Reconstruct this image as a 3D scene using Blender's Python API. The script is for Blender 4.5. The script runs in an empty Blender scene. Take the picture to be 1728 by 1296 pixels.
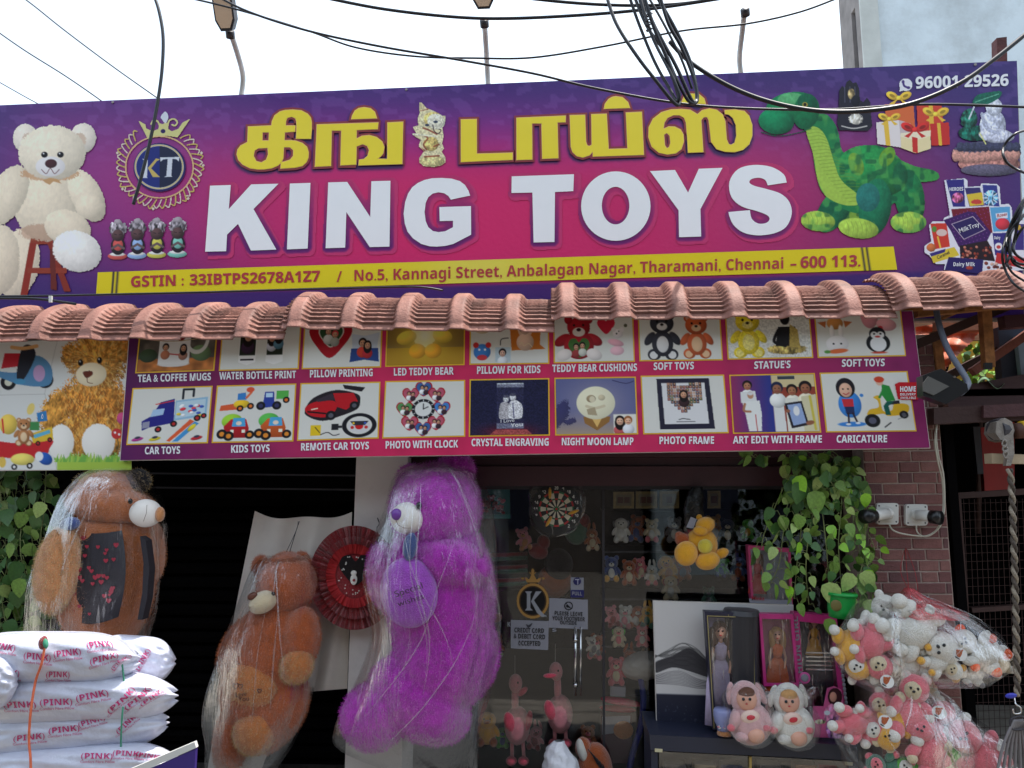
import bpy, math, random
import numpy as np
from mathutils import Vector, Matrix
random.seed(7)
rng = np.random.default_rng(7)
sc = bpy.context.scene
C = sc.collection

# ---------------------------------------------------------------- camera
YAW, PITCH, ROLL, F, CZ = -0.069, 0.12706, -0.009, 1298.0, 1.9

def _basis():
    cr, sr = math.cos(ROLL), math.sin(ROLL)
    cp, sp = math.cos(PITCH), math.sin(PITCH)
    cy, sy = math.cos(YAW), math.sin(YAW)
    def w(x, y, f):
        x, y = cr * x - sr * y, sr * x + cr * y
        fw, up = cp * f - sp * y, sp * f + cp * y
        return Vector((cy * x + sy * fw, -sy * x + cy * fw, up))
    return w(1, 0, 0), w(0, 1, 0), w(0, 0, 1)
RX, UP, FW = _basis()
cam_d = bpy.data.cameras.new('camera')
cam = bpy.data.objects.new('camera', cam_d)
C.objects.link(cam)
cam_d.sensor_width = 36.0
cam_d.lens = 36.0 * F / 1728.0
cam_d.clip_start, cam_d.clip_end = 0.05, 500.0
m = Matrix((( RX.x, UP.x, -FW.x, 0), (RX.y, UP.y, -FW.y, 0), (RX.z, UP.z, -FW.z, CZ), (0, 0, 0, 1)))
cam.matrix_world = m
sc.camera = cam

# ---------------------------------------------------------------- daylight
SUN_EL, SUN_AZ = math.radians(73), math.radians(70)      # azimuth measured from +Y (into the shop) towards +X
world = bpy.data.worlds.new('World'); sc.world = world
world.use_nodes = True
nt = world.node_tree; nt.nodes.clear()
sky = nt.nodes.new('ShaderNodeTexSky'); sky.sky_type = 'NISHITA'
sky.sun_disc = False
sky.sun_elevation, sky.sun_rotation = SUN_EL, SUN_AZ
sky.air_density, sky.dust_density, sky.ozone_density = 1.0, 4.0, 1.0
bg = nt.nodes.new('ShaderNodeBackground'); bg.inputs[1].default_value = 0.15
ow = nt.nodes.new('ShaderNodeOutputWorld')
# thin bright haze over the whole sky, a little uneven
tcw = nt.nodes.new('ShaderNodeTexCoord'); nw = nt.nodes.new('ShaderNodeTexNoise'); nw.inputs['Scale'].default_value = 1.6
mxw = nt.nodes.new('ShaderNodeMix'); mxw.data_type = 'RGBA'; mxw.inputs[7].default_value = (5.6, 6.6, 7.6, 1)
rw = nt.nodes.new('ShaderNodeMapRange'); rw.inputs[1].default_value = .36; rw.inputs[2].default_value = .62; rw.inputs[3].default_value = .3; rw.inputs[4].default_value = .95
nt.links.new(tcw.outputs['Generated'], nw.inputs['Vector']); nt.links.new(nw.outputs['Fac'], rw.inputs[0]); nt.links.new(rw.outputs[0], mxw.inputs[0])
nt.links.new(sky.outputs[0], mxw.inputs[6]); nt.links.new(mxw.outputs[2], bg.inputs[0]); nt.links.new(bg.outputs[0], ow.inputs[0])
sun_d = bpy.data.lights.new('sun', 'SUN'); sun_d.energy = 3.6
sun_d.angle = math.radians(0.5); sun_d.color = (1.0, 0.95, 0.88)
sun = bpy.data.objects.new('sun', sun_d); C.objects.link(sun)
sdir = Vector((math.sin(SUN_AZ) * math.cos(SUN_EL), math.cos(SUN_AZ) * math.cos(SUN_EL), math.sin(SUN_EL)))
sun.rotation_euler = sdir.to_track_quat('Z', 'Y').to_euler()
sun.location = (0, 0, 20)
vs = sc.view_settings
sc.display_settings.display_device = 'sRGB'
vs.view_transform = 'Standard'; vs.look = 'None'; vs.gamma = 1.0; vs.use_curve_mapping = False
vs.exposure = 0.8
try:
    sc.cycles.transparent_max_bounces = 32
    sc.cycles.max_bounces = 8
    sc.cycles.use_denoising = True
    sc.cycles.caustics_reflective = False
    sc.cycles.sample_clamp_indirect = 6.0
except Exception:
    pass

# ---------------------------------------------------------------- geometry helpers
def slopes(px, py):
    x = (np.asarray(px, float) - 864) / F; y = -(np.asarray(py, float) - 648) / F
    X = RX.x * x + UP.x * y + FW.x; Y = RX.y * x + UP.y * y + FW.y; Z = RX.z * x + UP.z * y + FW.z
    return X / Y, Z / Y
def PA(px, py, Y):                       # arrays of photo positions -> points on the vertical plane y = Y
    a, b = slopes(px, py); Y = np.broadcast_to(np.asarray(Y, float), a.shape)
    return np.stack([a * Y, Y, CZ + b * Y], -1)
def P(px, py, Y):
    return Vector(PA(np.array([px]), np.array([py]), Y)[0])
def MS(Y): return Y / F                  # metres per photo pixel at depth Y

def lin(c):
    c = np.asarray(c, float) / 255.0
    return np.where(c <= 0.04045, c / 12.92, ((c + 0.055) / 1.055) ** 2.4)

W = {}                                   # world position of every object's origin
def put(o, pos, parent):
    C.objects.link(o)
    if parent is not None:
        o.parent = parent; o.location = Vector(pos) - W[parent.name]
    else:
        o.location = Vector(pos)
    W[o.name] = Vector(pos)
    return o
def setp(o, label=None, cat=None, group=None, kind=None):
    for k, v in (('label', label), ('category', cat), ('group', group), ('kind', kind)):
        if v: o[k] = v
    return o
def thing(name, label, cat, pos, group=None):
    o = bpy.data.objects.new(name, None); o.empty_display_size = 0.1
    put(o, pos, None)
    return setp(o, label, cat, group)
def make(name, V, Fc, mat, parent=None, smooth=False, col=None, label=None, cat=None, group=None, kind=None):
    V = np.asarray(V, float).reshape(-1, 3)
    c = (V.min(0) + V.max(0)) / 2
    if parent is None: c[2] = V[:, 2].min()
    me = bpy.data.meshes.new(name)
    L = V - c
    if isinstance(Fc, np.ndarray):
        n, k = Fc.shape
        me.vertices.add(len(L)); me.vertices.foreach_set('co', L.ravel())
        me.loops.add(n * k); me.loops.foreach_set('vertex_index', Fc.ravel().astype(np.int32))
        me.polygons.add(n); me.polygons.foreach_set('loop_start', np.arange(0, n * k, k, dtype=np.int32))
        me.update(calc_edges=True)
    else:
        me.from_pydata([tuple(v) for v in L], [], Fc); me.update()
    if smooth: me.polygons.foreach_set('use_smooth', [True] * len(me.polygons))
    if col is not None:
        at = me.color_attributes.new('Col', 'FLOAT_COLOR', 'POINT')
        cc = np.ones((len(V), 4)); cc[:, :3] = col; at.data.foreach_set('color', cc.ravel())
    me.materials.append(mat)
    o = bpy.data.objects.new(name, me)
    put(o, c, parent)
    return setp(o, label, cat, group, kind)

class MB:
    def __init__(s): s.v = []; s.f = []; s.n = 0
    def add(s, V, Fc):
        s.v.append(np.asarray(V, float).reshape(-1, 3)); s.f += [tuple(int(i) + s.n for i in f) for f in Fc]; s.n += len(s.v[-1]); return s
    def box(s, a, b, M=None):
        (x0, y0, z0), (x1, y1, z1) = a, b
        V = np.array([(x0,y0,z0),(x1,y0,z0),(x1,y1,z0),(x0,y1,z0),(x0,y0,z1),(x1,y0,z1),(x1,y1,z1),(x0,y1,z1)], float)
        if M is not None: V = np.array([tuple(M @ Vector(v)) for v in V])
        return s.add(V, [(3,2,1,0),(4,5,6,7),(0,1,5,4),(1,2,6,5),(2,3,7,6),(3,0,4,7)])
    def tube(s, pts, r, n=8, cap=True):
        pts = [Vector(p) for p in pts]; rr = r if hasattr(r, '__len__') else [r] * len(pts)
        V = []; prev = None
        for i, p in enumerate(pts):
            t = (pts[min(i + 1, len(pts) - 1)] - pts[max(i - 1, 0)])
            t = t.normalized() if t.length > 1e-9 else Vector((0, 0, 1))
            if prev is None:
                a = t.orthogonal().normalized()
            else:
                a = prev - t * prev.dot(t); a = a.normalized() if a.length > 1e-6 else t.orthogonal().normalized()
            prev = a; b = t.cross(a)
            for k in range(n):
                th = 2 * math.pi * k / n
                V.append(p + (a * math.cos(th) + b * math.sin(th)) * rr[i])
        Fc = [(i*n+k, i*n+(k+1)%n, (i+1)*n+(k+1)%n, (i+1)*n+k) for i in range(len(pts)-1) for k in range(n)]
        if cap: Fc += [tuple(range(n-1, -1, -1)), tuple((len(pts)-1)*n + k for k in range(n))]
        return s.add([tuple(v) for v in V], Fc)
    def prism(s, pts, Y0, Y1):            # photo outline at depth Y0 (near) extruded straight back to Y1
        n = len(pts); A = PA([p[0] for p in pts], [p[1] for p in pts], Y0); B = A.copy(); B[:, 1] = Y1
        Fc = [tuple(range(n)), tuple(range(2*n-1, n-1, -1))] + [(i, i + n, (i+1) % n + n, (i+1) % n) for i in range(n)]
        return s.add(np.vstack([A, B]), Fc)
    def build(s, name, mat, parent=None, smooth=False, **k):
        return make(name, np.vstack(s.v), s.f, mat, parent, smooth, **k)

_ico = {}
def ico(sub):
    if sub not in _ico:
        import bmesh
        bm = bmesh.new(); bmesh.ops.create_icosphere(bm, subdivisions=sub, radius=1.0)
        _ico[sub] = (np.array([v.co[:] for v in bm.verts]), np.array([[v.index for v in f.verts] for f in bm.faces])); bm.free()
    return _ico[sub]
def hashn(V, k, ph):                      # smooth pseudo noise made of sines
    a = np.sin(V[:,0]*k+ph)*np.cos(V[:,1]*k*1.3+ph*2)+np.sin(V[:,2]*k*0.9+ph*3+V[:,0]*k*.4)
    b = np.sin(V[:,0]*k*2.7+ph*1.7+V[:,2]*k*1.9)*np.cos(V[:,1]*k*2.3-V[:,2]*k*2.1+ph)
    return a * .5 + b * .35
def ell(name, px, py, Y, rx, ry, rz, mat, parent, rot=0, sub=3, lump=.02, squash=None, label=None):
    """ellipsoid: centre in photo pixels at depth Y, radii in photo pixels (rx across, ry up, rz deep)"""
    V, Fc = ico(sub); k = MS(Y)
    V = V.copy()
    if squash: V[:, 0] *= 1 + squash * V[:, 2]
    ph = random.uniform(0, 9)
    V = V * (1 + lump * hashn(V, 3.1, ph))[:, None]
    V = V * np.array([rx * k, rz * k, ry * k])
    a = math.radians(rot); ca, sa = math.cos(a), math.sin(a)
    V = np.stack([V[:,0]*ca + V[:,2]*sa, V[:,1], -V[:,0]*sa + V[:,2]*ca], -1)
    return make(name, V + np.array(P(px, py, Y)), Fc, mat, parent, True, label=label)
def cr(pts, n=6, closed=False):           # Catmull-Rom through points of any dimension
    pts = [np.array(p, float) for p in pts]; N = len(pts); out = []
    rngi = range(N) if closed else range(N - 1)
    for i in rngi:
        g = (lambda j: pts[j % N]) if closed else (lambda j: pts[min(max(j, 0), N - 1)])
        p0, p1, p2, p3 = g(i-1), g(i), g(i+1), g(i+2)
        for k in range(n):
            t = k / n
            out.append(.5*((2*p1)+(-p0+p2)*t+(2*p0-5*p1+4*p2-p3)*t*t+(-p0+3*p1-3*p2+p3)*t**3))
    if not closed: out.append(pts[-1])
    return out
def cable(name, pts, r, mat, parent=None, n=8, **k):   # pts: (px, py, Y)
    q = cr(pts, n); mb = MB(); mb.tube([P(*p) for p in q], r, 7)
    return mb.build(name, mat, parent, True, **k)

# ---------------------------------------------------------------- materials
def mat(name, col, rough=.6, var=.12, scale=8., bump=0., bscale=60., metal=0., sheen=0., coat=0., aniso=None, alpha=None, spec=.5, dirt=None, dcol=(70, 60, 56), dsc=3.):
    m = bpy.data.materials.new(name); m.use_nodes = True; n = m.node_tree.nodes; l = m.node_tree.links
    b = n['Principled BSDF']; b.inputs['Roughness'].default_value = rough; b.inputs['Metallic'].default_value = metal
    b.inputs['Specular IOR Level'].default_value = spec
    if sheen: b.inputs['Sheen Weight'].default_value = sheen; b.inputs['Sheen Roughness'].default_value = .5
    if coat: b.inputs['Coat Weight'].default_value = coat; b.inputs['Coat Roughness'].default_value = .15
    tc = n.new('ShaderNodeTexCoord'); mp = n.new('ShaderNodeMapping'); l.new(tc.outputs['Object'], mp.inputs[0])
    if aniso: mp.inputs['Scale'].default_value = aniso
    nz = n.new('ShaderNodeTexNoise'); nz.inputs['Scale'].default_value = scale; nz.inputs['Detail'].default_value = 6
    l.new(mp.outputs[0], nz.inputs['Vector'])
    c = lin(col); mx = n.new('ShaderNodeMix'); mx.data_type = 'RGBA'
    mx.inputs[6].default_value = (*(np.clip(c * (1 - var * 1.6), 0, 1)), 1); mx.inputs[7].default_value = (*(np.clip(c * (1 + var * 1.6), 0, 1)), 1)
    l.new(nz.outputs['Fac'], mx.inputs[0]); l.new(mx.outputs[2], b.inputs['Base Color'])
    if dirt:                                       # grime and rain stains with their own shapes
        n4 = n.new('ShaderNodeTexNoise'); n4.inputs['Scale'].default_value = dsc; n4.inputs['Detail'].default_value = 9; n4.inputs['Roughness'].default_value = .68; l.new(mp.outputs[0], n4.inputs['Vector'])
        rg = n.new('ShaderNodeMapRange'); rg.inputs[1].default_value = .48; rg.inputs[2].default_value = .78; rg.inputs[4].default_value = dirt; l.new(n4.outputs['Fac'], rg.inputs[0])
        m3 = n.new('ShaderNodeMix'); m3.data_type = 'RGBA'; l.new(rg.outputs[0], m3.inputs[0]); l.new(mx.outputs[2], m3.inputs[6]); m3.inputs[7].default_value = (*lin(dcol), 1); l.new(m3.outputs[2], b.inputs['Base Color'])
    if bump:
        n2 = n.new('ShaderNodeTexNoise'); n2.inputs['Scale'].default_value = bscale; n2.inputs['Detail'].default_value = 5
        l.new(mp.outputs[0], n2.inputs['Vector']); bp = n.new('ShaderNodeBump'); bp.inputs['Strength'].default_value = bump
        bp.inputs['Distance'].default_value = .01; l.new(n2.outputs['Fac'], bp.inputs['Height']); l.new(bp.outputs[0], b.inputs['Normal'])
    return m
def print_mat(name, rough=.35, bump=0.0, bscale=40, spec=.5, coat=0):
    m = bpy.data.materials.new(name); m.use_nodes = True; n = m.node_tree.nodes; l = m.node_tree.links
    b = n['Principled BSDF']; b.inputs['Roughness'].default_value = rough; b.inputs['Specular IOR Level'].default_value = spec
    if coat: b.inputs['Coat Weight'].default_value = coat; b.inputs['Coat Roughness'].default_value = .2
    a = n.new('ShaderNodeVertexColor'); a.layer_name = 'Col'
    l.new(a.outputs[0], b.inputs['Base Color'])
    if bump:
        tc = n.new('ShaderNodeTexCoord'); n2 = n.new('ShaderNodeTexNoise'); n2.inputs['Scale'].default_value = bscale; n2.inputs['Detail'].default_value = 8
        l.new(tc.outputs['Object'], n2.inputs['Vector']); bp = n.new('ShaderNodeBump'); bp.inputs['Strength'].default_value = bump
        bp.inputs['Distance'].default_value = .004; l.new(n2.outputs['Fac'], bp.inputs['Height']); l.new(bp.outputs[0], b.inputs['Normal'])
    return m
def film(name, base=.05, k=.75, rough=.12, bump=.5, sc3=(14, 14, 2.2), tint=(1, 1, 1), gl=(1, 1, 1), milk=0.0, dist=.012, glint=0., ior=1.45):
    """thin clear plastic: mostly see-through, glossy where it turns away"""
    m = bpy.data.materials.new(name); m.use_nodes = True; n = m.node_tree.nodes; l = m.node_tree.links; n.clear()
    out = n.new('ShaderNodeOutputMaterial'); tr = n.new('ShaderNodeBsdfTransparent'); tr.inputs[0].default_value = (*tint, 1)
    g = n.new('ShaderNodeBsdfGlossy'); g.inputs['Roughness'].default_value = rough; g.inputs[0].default_value = (*gl, 1)
    tc = n.new('ShaderNodeTexCoord'); mp = n.new('ShaderNodeMapping'); mp.inputs['Scale'].default_value = sc3
    nz = n.new('ShaderNodeTexNoise'); nz.inputs['Scale'].default_value = 3.; nz.inputs['Detail'].default_value = 4; nz.inputs['Distortion'].default_value = .6
    l.new(tc.outputs['Object'], mp.inputs[0]); l.new(mp.outputs[0], nz.inputs['Vector'])
    bp = n.new('ShaderNodeBump'); bp.inputs['Strength'].default_value = bump; bp.inputs['Distance'].default_value = dist
    l.new(nz.outputs['Fac'], bp.inputs['Height']); l.new(bp.outputs[0], g.inputs['Normal'])
    fr = n.new('ShaderNodeFresnel'); fr.inputs[0].default_value = ior; l.new(bp.outputs[0], fr.inputs['Normal'])
    ma = n.new('ShaderNodeMath'); ma.operation = 'MULTIPLY_ADD'; ma.inputs[1].default_value = k; ma.inputs[2].default_value = base; ma.use_clamp = True
    l.new(fr.outputs[0], ma.inputs[0])
    if glint:                                    # noise streaks of extra gloss, imitating highlights along creased film
        mp2 = n.new('ShaderNodeMapping'); mp2.inputs['Scale'].default_value = (sc3[0]*1.2, sc3[1]*1.2, sc3[2]*.55); mp2.inputs['Rotation'].default_value = (0, .22, 0); l.new(tc.outputs['Object'], mp2.inputs[0])
        n3 = n.new('ShaderNodeTexNoise'); n3.inputs['Scale'].default_value = 2.2; n3.inputs['Detail'].default_value = 3; n3.inputs['Distortion'].default_value = .4; l.new(mp2.outputs[0], n3.inputs['Vector'])
        rp = n.new('ShaderNodeMapRange'); rp.inputs[1].default_value = .625; rp.inputs[2].default_value = .66; rp.inputs[4].default_value = glint; l.new(n3.outputs['Fac'], rp.inputs[0])
        ad = n.new('ShaderNodeMath'); ad.operation = 'ADD'; ad.use_clamp = True; l.new(ma.outputs[0], ad.inputs[0]); l.new(rp.outputs[0], ad.inputs[1]); ma = ad
    mx = n.new('ShaderNodeMixShader'); l.new(ma.outputs[0], mx.inputs[0]); l.new(tr.outputs[0], mx.inputs[1]); l.new(g.outputs[0], mx.inputs[2])
    last = mx
    if milk:
        d = n.new('ShaderNodeBsdfDiffuse'); d.inputs[0].default_value = (*gl, 1)
        m2 = n.new('ShaderNodeMixShader'); m2.inputs[0].default_value = milk; l.new(mx.outputs[0], m2.inputs[1]); l.new(d.outputs[0], m2.inputs[2]); last = m2
    l.new(last.outputs[0], out.inputs[0])
    return m

M = dict(
    print=print_mat('vinyl_print', .42, .15, 45, spec=.22), print_soft=print_mat('paper_print', .5), print_up=print_mat('sign_vinyl', .36, .3, 38, spec=.25),
    pink_tile=mat('pink_roof_sheet', (150, 106, 94), .6, .35, 7, .35, 90, spec=.25, dirt=.8, dcol=(74, 60, 56), dsc=5.), black=mat('black_cable', (18, 20, 28), .4, .05),
    grey_metal=mat('grey_painted_metal', (150, 145, 142), .45, .15, 12, .1, 50), dark_metal=mat('dark_metal', (45, 42, 48), .5, .2, 12, .1, 50),
    concrete=mat('concrete_plaster', (206, 216, 220), .9, .12, 1.6, .3, 14, dirt=.6, dcol=(120, 120, 112), dsc=1.1), concrete_d=mat('weathered_shaded_concrete', (140, 132, 128), .95, .35, 5, .4, 18),
    black_wall=mat('near_black_wall', (10, 9, 10), 1., .3, 5, .2, 30, spec=.04), maroon=mat('maroon_header', (66, 34, 42), .45, .2, 5, .1, 20),  # near-black walls and shutter carry the shade of room and recess
    white_paint=mat('white_painted_plaster', (224, 216, 208), .7, .06, 4, .15, 25, dirt=.3, dcol=(120, 100, 86), dsc=4.), cloth=mat('white_cotton_cloth', (226, 216, 206), .9, .05, 10, .3, 300, dirt=.2, dcol=(150, 130, 110)),
    rust=mat('rusty_steel', (150, 98, 54), .85, .6, 22, .4, 60), brownsheet=mat('brown_sheet', (184, 116, 84), .7, .3, 10, .3, 30),
    darkbrown=mat('dark_brown_wood', (62, 38, 34), .7, .3, 9, .2, 50), wood=mat('pale_wood', (176, 156, 128), .75, .2, 14, .2, 60),
    brick=mat('brown_brick', (126, 84, 80), .85, .3, 22, .5, 120), mortar=mat('pale_mortar', (168, 148, 138), .95, .25, 30, .5, 150),
    leaf=mat('pothos_leaf', (108, 142, 58), .42, .45, 7, .2, 30), leaf2=mat('pale_pothos_leaf', (156, 178, 100), .42, .3, 7, .2, 30),
    leaf3=mat('dark_pothos_leaf', (62, 102, 44), .42, .3, 7, .2, 30), leafy=mat('fresh_yellow_green_leaf', (140, 196, 50), .4, .2, 7), stem=mat('plant_stem', (128, 138, 84), .6, .2),
    green_pot=mat('green_plastic', (16, 150, 62), .35, .06), white_plastic=mat('white_plastic', (216, 214, 208), .4, .05), blackp=mat('black_plastic', (18, 18, 20), .3, .05),
    cable_w=mat('white_cable', (200, 196, 180), .5, .08), navy=mat('navy_laminate', (34, 38, 56), .4, .12, 6), asphalt=mat('asphalt', (92, 88, 82), .95, .3, 30, .5, 200),
    floor=mat('grey_floor_tiles', (70, 64, 62), .5, .2, 4), street=mat('opposite_wall_paint', (176, 188, 190), .85, .2, 1.5), chrome=mat('polished_steel', (200, 200, 200), .15, .03, metal=1.),
    rope_o=mat('orange_rope', (226, 112, 76), .8, .25, 60), rope_g=mat('green_rope', (70, 150, 120), .8, .25, 60), rope_w=mat('speckled_rope', (150, 138, 122), .85, .5, 90, .6, 200),
    bag=film('clear_bag_film', .0, .42, .10, .6, (20, 20, 2.4), dist=.010, milk=.0, glint=.07), bag_s=film('crinkled_clear_bag', .0, .32, .16, .35, (22, 22, 9), milk=.006, glint=.10),
    net=film('red_tinted_bag', .05, .7, .3, .9, (20, 20, 5), tint=(.92, .6, .6), gl=(.8, .16, .18), milk=.10, glint=.12),
    glass=film('window_glass', .0, 1.0, .0, .0, ior=1.5), boxfilm=film('box_window_film', .02, .9, .1, .5, (22, 22, 5), glint=.25),
    dim_glass=mat('lamp_glass', (92, 90, 86), .3, .05))
M['folds'] = film('film_fold', .03, .8, .12, .3, (20, 20, 6), milk=.03)
def fur(name, col, var=.2, sheen=.6): return mat(name, col, .9, var, 26, 1.0, 170, sheen=sheen, spec=.15)
M.update(purple=fur('purple_fur', (178, 20, 176), .3), brown=fur('caramel_fur', (176, 100, 50)), orange=fur('orange_brown_fur', (172, 82, 30)),
    tan=fur('pale_tan_fur', (196, 132, 80)), paw=fur('amber_paw_fur', (190, 112, 52)), wfur=fur('white_fur', (226, 222, 212), .05, .3), creamf=fur('cream_fur', (214, 196, 160), .08), pinkf=fur('pink_fur', (224, 112, 122), .12), yellowf=fur('yellow_fur', (228, 168, 52), .12),
    redf=fur('red_frill_fabric', (140, 18, 26), .2), greenf=fur('green_fur', (90, 180, 60), .12), bluef=fur('blue_fur', (66, 84, 140), .12), blackf=fur('black_fur', (26, 24, 28), .1, .2), greyf=fur('grey_fur', (130, 128, 130)), lilac=fur('lilac_plush', (162, 70, 188)), flam=fur('flamingo_pink_fur', (226, 138, 146)),
    flamd=fur('deep_pink_fur', (222, 78, 100)), tealf=fur('teal_fur', (70, 120, 96)), eye=mat('black_button', (10, 10, 12), .1, 0), nose=mat('brown_nose', (92, 48, 30), .4, .05), muzzle=mat('white_short_plush', (226, 220, 212), .6, .04, 10, .3, 200), pnose=mat('purple_nose', (110, 60, 150), .3, .05))
# ---------------------------------------------------------------- flat print painter (the artwork printed on signs, as fine coloured meshes)
_lat = np.random.default_rng(3).random((257, 257))
def vn(X, Y, s, seed=0):
    x = X / s + seed * 17.3 + 1000; y = Y / s + seed * 9.1 + 1000
    xi = np.floor(x).astype(int); yi = np.floor(y).astype(int); fx = x - xi; fy = y - yi
    fx = fx*fx*(3-2*fx); fy = fy*fy*(3-2*fy); g = lambda a, b: _lat[a % 257, b % 257]
    return (g(xi, yi)*(1-fx)+g(xi+1, yi)*fx)*(1-fy) + (g(xi, yi+1)*(1-fx)+g(xi+1, yi+1)*fx)*fy
def blur(A, r):
    k = np.exp(-np.linspace(-2, 2, 2*int(max(1, r))+1)**2); k /= k.sum()
    A = np.apply_along_axis(lambda v: np.convolve(v, k, 'same'), 0, A)
    return np.apply_along_axis(lambda v: np.convolve(v, k, 'same'), 1, A)
def dil(A, r):
    out = A.copy(); n = 16
    for rr in (r, r*.5):
        for i in range(n):
            a = 2*math.pi*i/n; dx, dy = int(round(rr*math.cos(a))), int(round(rr*math.sin(a)))
            out = np.maximum(out, np.roll(np.roll(A, dy, 0), dx, 1))
    return out
class Cv:
    def __init__(s, x0, y0, x1, y1, st=1.0, bg=None):
        s.st = st; xs = np.arange(x0, x1 + st * .5, st); ys = np.arange(y0, y1 + st * .5, st)
        xs[-1] = x1 if bg is not None else xs[-1]; ys[-1] = y1 if bg is not None else ys[-1]
        s.X, s.Y = np.meshgrid(xs, ys); s.C = np.zeros(s.X.shape + (3,)); s.A = np.zeros(s.X.shape)
        if bg is not None: s.C[:] = bg; s.A[:] = 1
    def put(s, m, col):
        col = np.asarray(col, float); m = np.clip(m, 0, 1)
        s.C = s.C * (1 - m[..., None]) + col * m[..., None]; s.A = np.maximum(s.A, m); return s
    def ell(s, cx, cy, rx, ry, col, rot=0, sh=0., fz=0., a=1., half=None, nz=0.):
        t = math.radians(rot); dx, dy = s.X - cx, s.Y - cy
        u, v = dx*math.cos(t)+dy*math.sin(t), -dx*math.sin(t)+dy*math.cos(t)
        r = np.hypot(u / rx, v / ry)
        if fz: r = r + fz * (vn(s.X, s.Y, 1.6, 1) - .5)
        m = np.clip((1 - r) * min(rx, ry) / s.st + .5, 0, 1) * a
        if half == 'top': m = m * (s.Y < cy)
        if half == 'bot': m = m * (s.Y > cy)
        c = np.asarray(col, float) * np.ones(s.C.shape)
        if sh: c = c * (1 + sh * (.25 - .35*dx/rx - .45*dy/ry - .45*np.clip(r, 0, 1)**2))[..., None]
        if nz: c = c * (1 + nz * (vn(s.X, s.Y*.6+s.X*.3, 2.2, 2) - .5) + nz * (vn(s.X, s.Y, 6, 4) - .5))[..., None]
        return s.put(m, np.clip(c, 0, 255))
    def ring(s, cx, cy, rx, ry, w, col):
        r = np.hypot((s.X-cx)/rx, (s.Y-cy)/ry); return s.put(np.clip((w/2 - np.abs(r-1)*min(rx, ry))/s.st+.5, 0, 1), col)
    def pmask(s, pts, ss=2):
        x = np.array([p[0] for p in pts], float); y = np.array([p[1] for p in pts], float)
        j0 = max(0, int((x.min()-s.X[0,0])/s.st)-1); j1 = min(s.X.shape[1], int((x.max()-s.X[0,0])/s.st)+3)
        i0 = max(0, int((y.min()-s.Y[0,0])/s.st)-1); i1 = min(s.X.shape[0], int((y.max()-s.Y[0,0])/s.st)+3)
        m = np.zeros(s.X.shape)
        if j1 <= j0 or i1 <= i0: return m
        X, Y = s.X[i0:i1, j0:j1], s.Y[i0:i1, j0:j1]; acc = np.zeros(X.shape)
        for a in range(ss):
            for b in range(ss):
                xx, yy = X+s.st*((a+.5)/ss-.5), Y+s.st*((b+.5)/ss-.5); ins = np.zeros(X.shape, bool)
                for k in range(len(x)):
                    xa, ya, xb, yb = x[k], y[k], x[k-1], y[k-1]
                    if ya == yb: continue
                    ins ^= ((ya > yy) != (yb > yy)) & (xx < (xb-xa)*(yy-ya)/(yb-ya)+xa)
                acc += ins
        m[i0:i1, j0:j1] = acc / ss**2; return m
    def poly(s, pts, col, a=1., sm=False, g=None):
        if sm: pts = cr(pts, 5, True)
        c = np.asarray(col, float)
        if g is not None:
            y = [p[1] for p in pts]; t = np.clip((s.Y-min(y))/(max(y)-min(y)+1e-6), 0, 1)[..., None]; c = c*(1-t)+np.asarray(g, float)*t
        return s.put(s.pmask(pts) * a, c)
    def rect(s, x0, y0, x1, y1, col, a=1., g=None): return s.poly([(x0,y0),(x1,y0),(x1,y1),(x0,y1)], col, a, g=g)
    def line(s, pts, w, col, sm=False, a=1.):
        if sm: pts = cr(pts, 5)
        d = np.full(s.X.shape, 1e9)
        for p, q in zip(pts[:-1], pts[1:]):
            ex, ey = q[0]-p[0], q[1]-p[1]; L = ex*ex+ey*ey+1e-9
            t = np.clip(((s.X-p[0])*ex+(s.Y-p[1])*ey)/L, 0, 1); d = np.minimum(d, np.hypot(s.X-p[0]-t*ex, s.Y-p[1]-t*ey))
        return s.put(np.clip((w/2-d)/s.st+.5, 0, 1)*a, col)
    def grain(s, amt, sc_=1.5, seed=5):
        s.C = np.clip(s.C*(1+amt*(vn(s.X, s.Y, sc_, seed)-.5))[..., None], 0, 255); return s
    def emit(s, name, Y, parent, mp=None, mt=None, th=.45, **k):
        px, py = mp(s.X, s.Y) if mp else (s.X, s.Y); V = PA(px, py, Y).reshape(-1, 3)
        h, w = s.X.shape; idx = np.arange(h*w).reshape(h, w); q = (s.A[:-1,:-1]+s.A[1:,:-1]+s.A[:-1,1:]+s.A[1:,1:])/4 > th
        Fc = np.stack([idx[:-1,:-1][q], idx[1:,:-1][q], idx[1:,1:][q], idx[:-1,1:][q]], -1)
        used = np.unique(Fc); rem = np.full(h*w, -1); rem[used] = np.arange(len(used))
        A = s.A[..., None]; Cc = lin(np.clip(s.C, 0, 255)).reshape(-1, 3)
        # carry colours outwards by one cell so cut edges keep their colour
        Am = s.A.reshape(-1); weak = Am < .9
        if weak.any() and not (~weak).all():
            CC = s.C.copy(); Wt = (s.A >= .9).astype(float)
            for _ in range(2):
                acc = np.zeros_like(CC); wt = np.zeros(Wt.shape)
                for dx, dy in ((0,1),(0,-1),(1,0),(-1,0),(1,1),(-1,-1),(1,-1),(-1,1)):
                    Ws = np.roll(np.roll(Wt, dy, 0), dx, 1); acc += np.roll(np.roll(CC, dy, 0), dx, 1)*Ws[..., None]; wt += Ws
                f = (Wt < .5) & (wt > 0); CC[f] = acc[f]/wt[f][:, None]; Wt = np.maximum(Wt, f)
            Cc = lin(np.clip(CC, 0, 255)).reshape(-1, 3)
        return make(name, V[used], rem[Fc].astype(np.int32), mt or M['print'], parent, False, col=Cc[used], **k)
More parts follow.
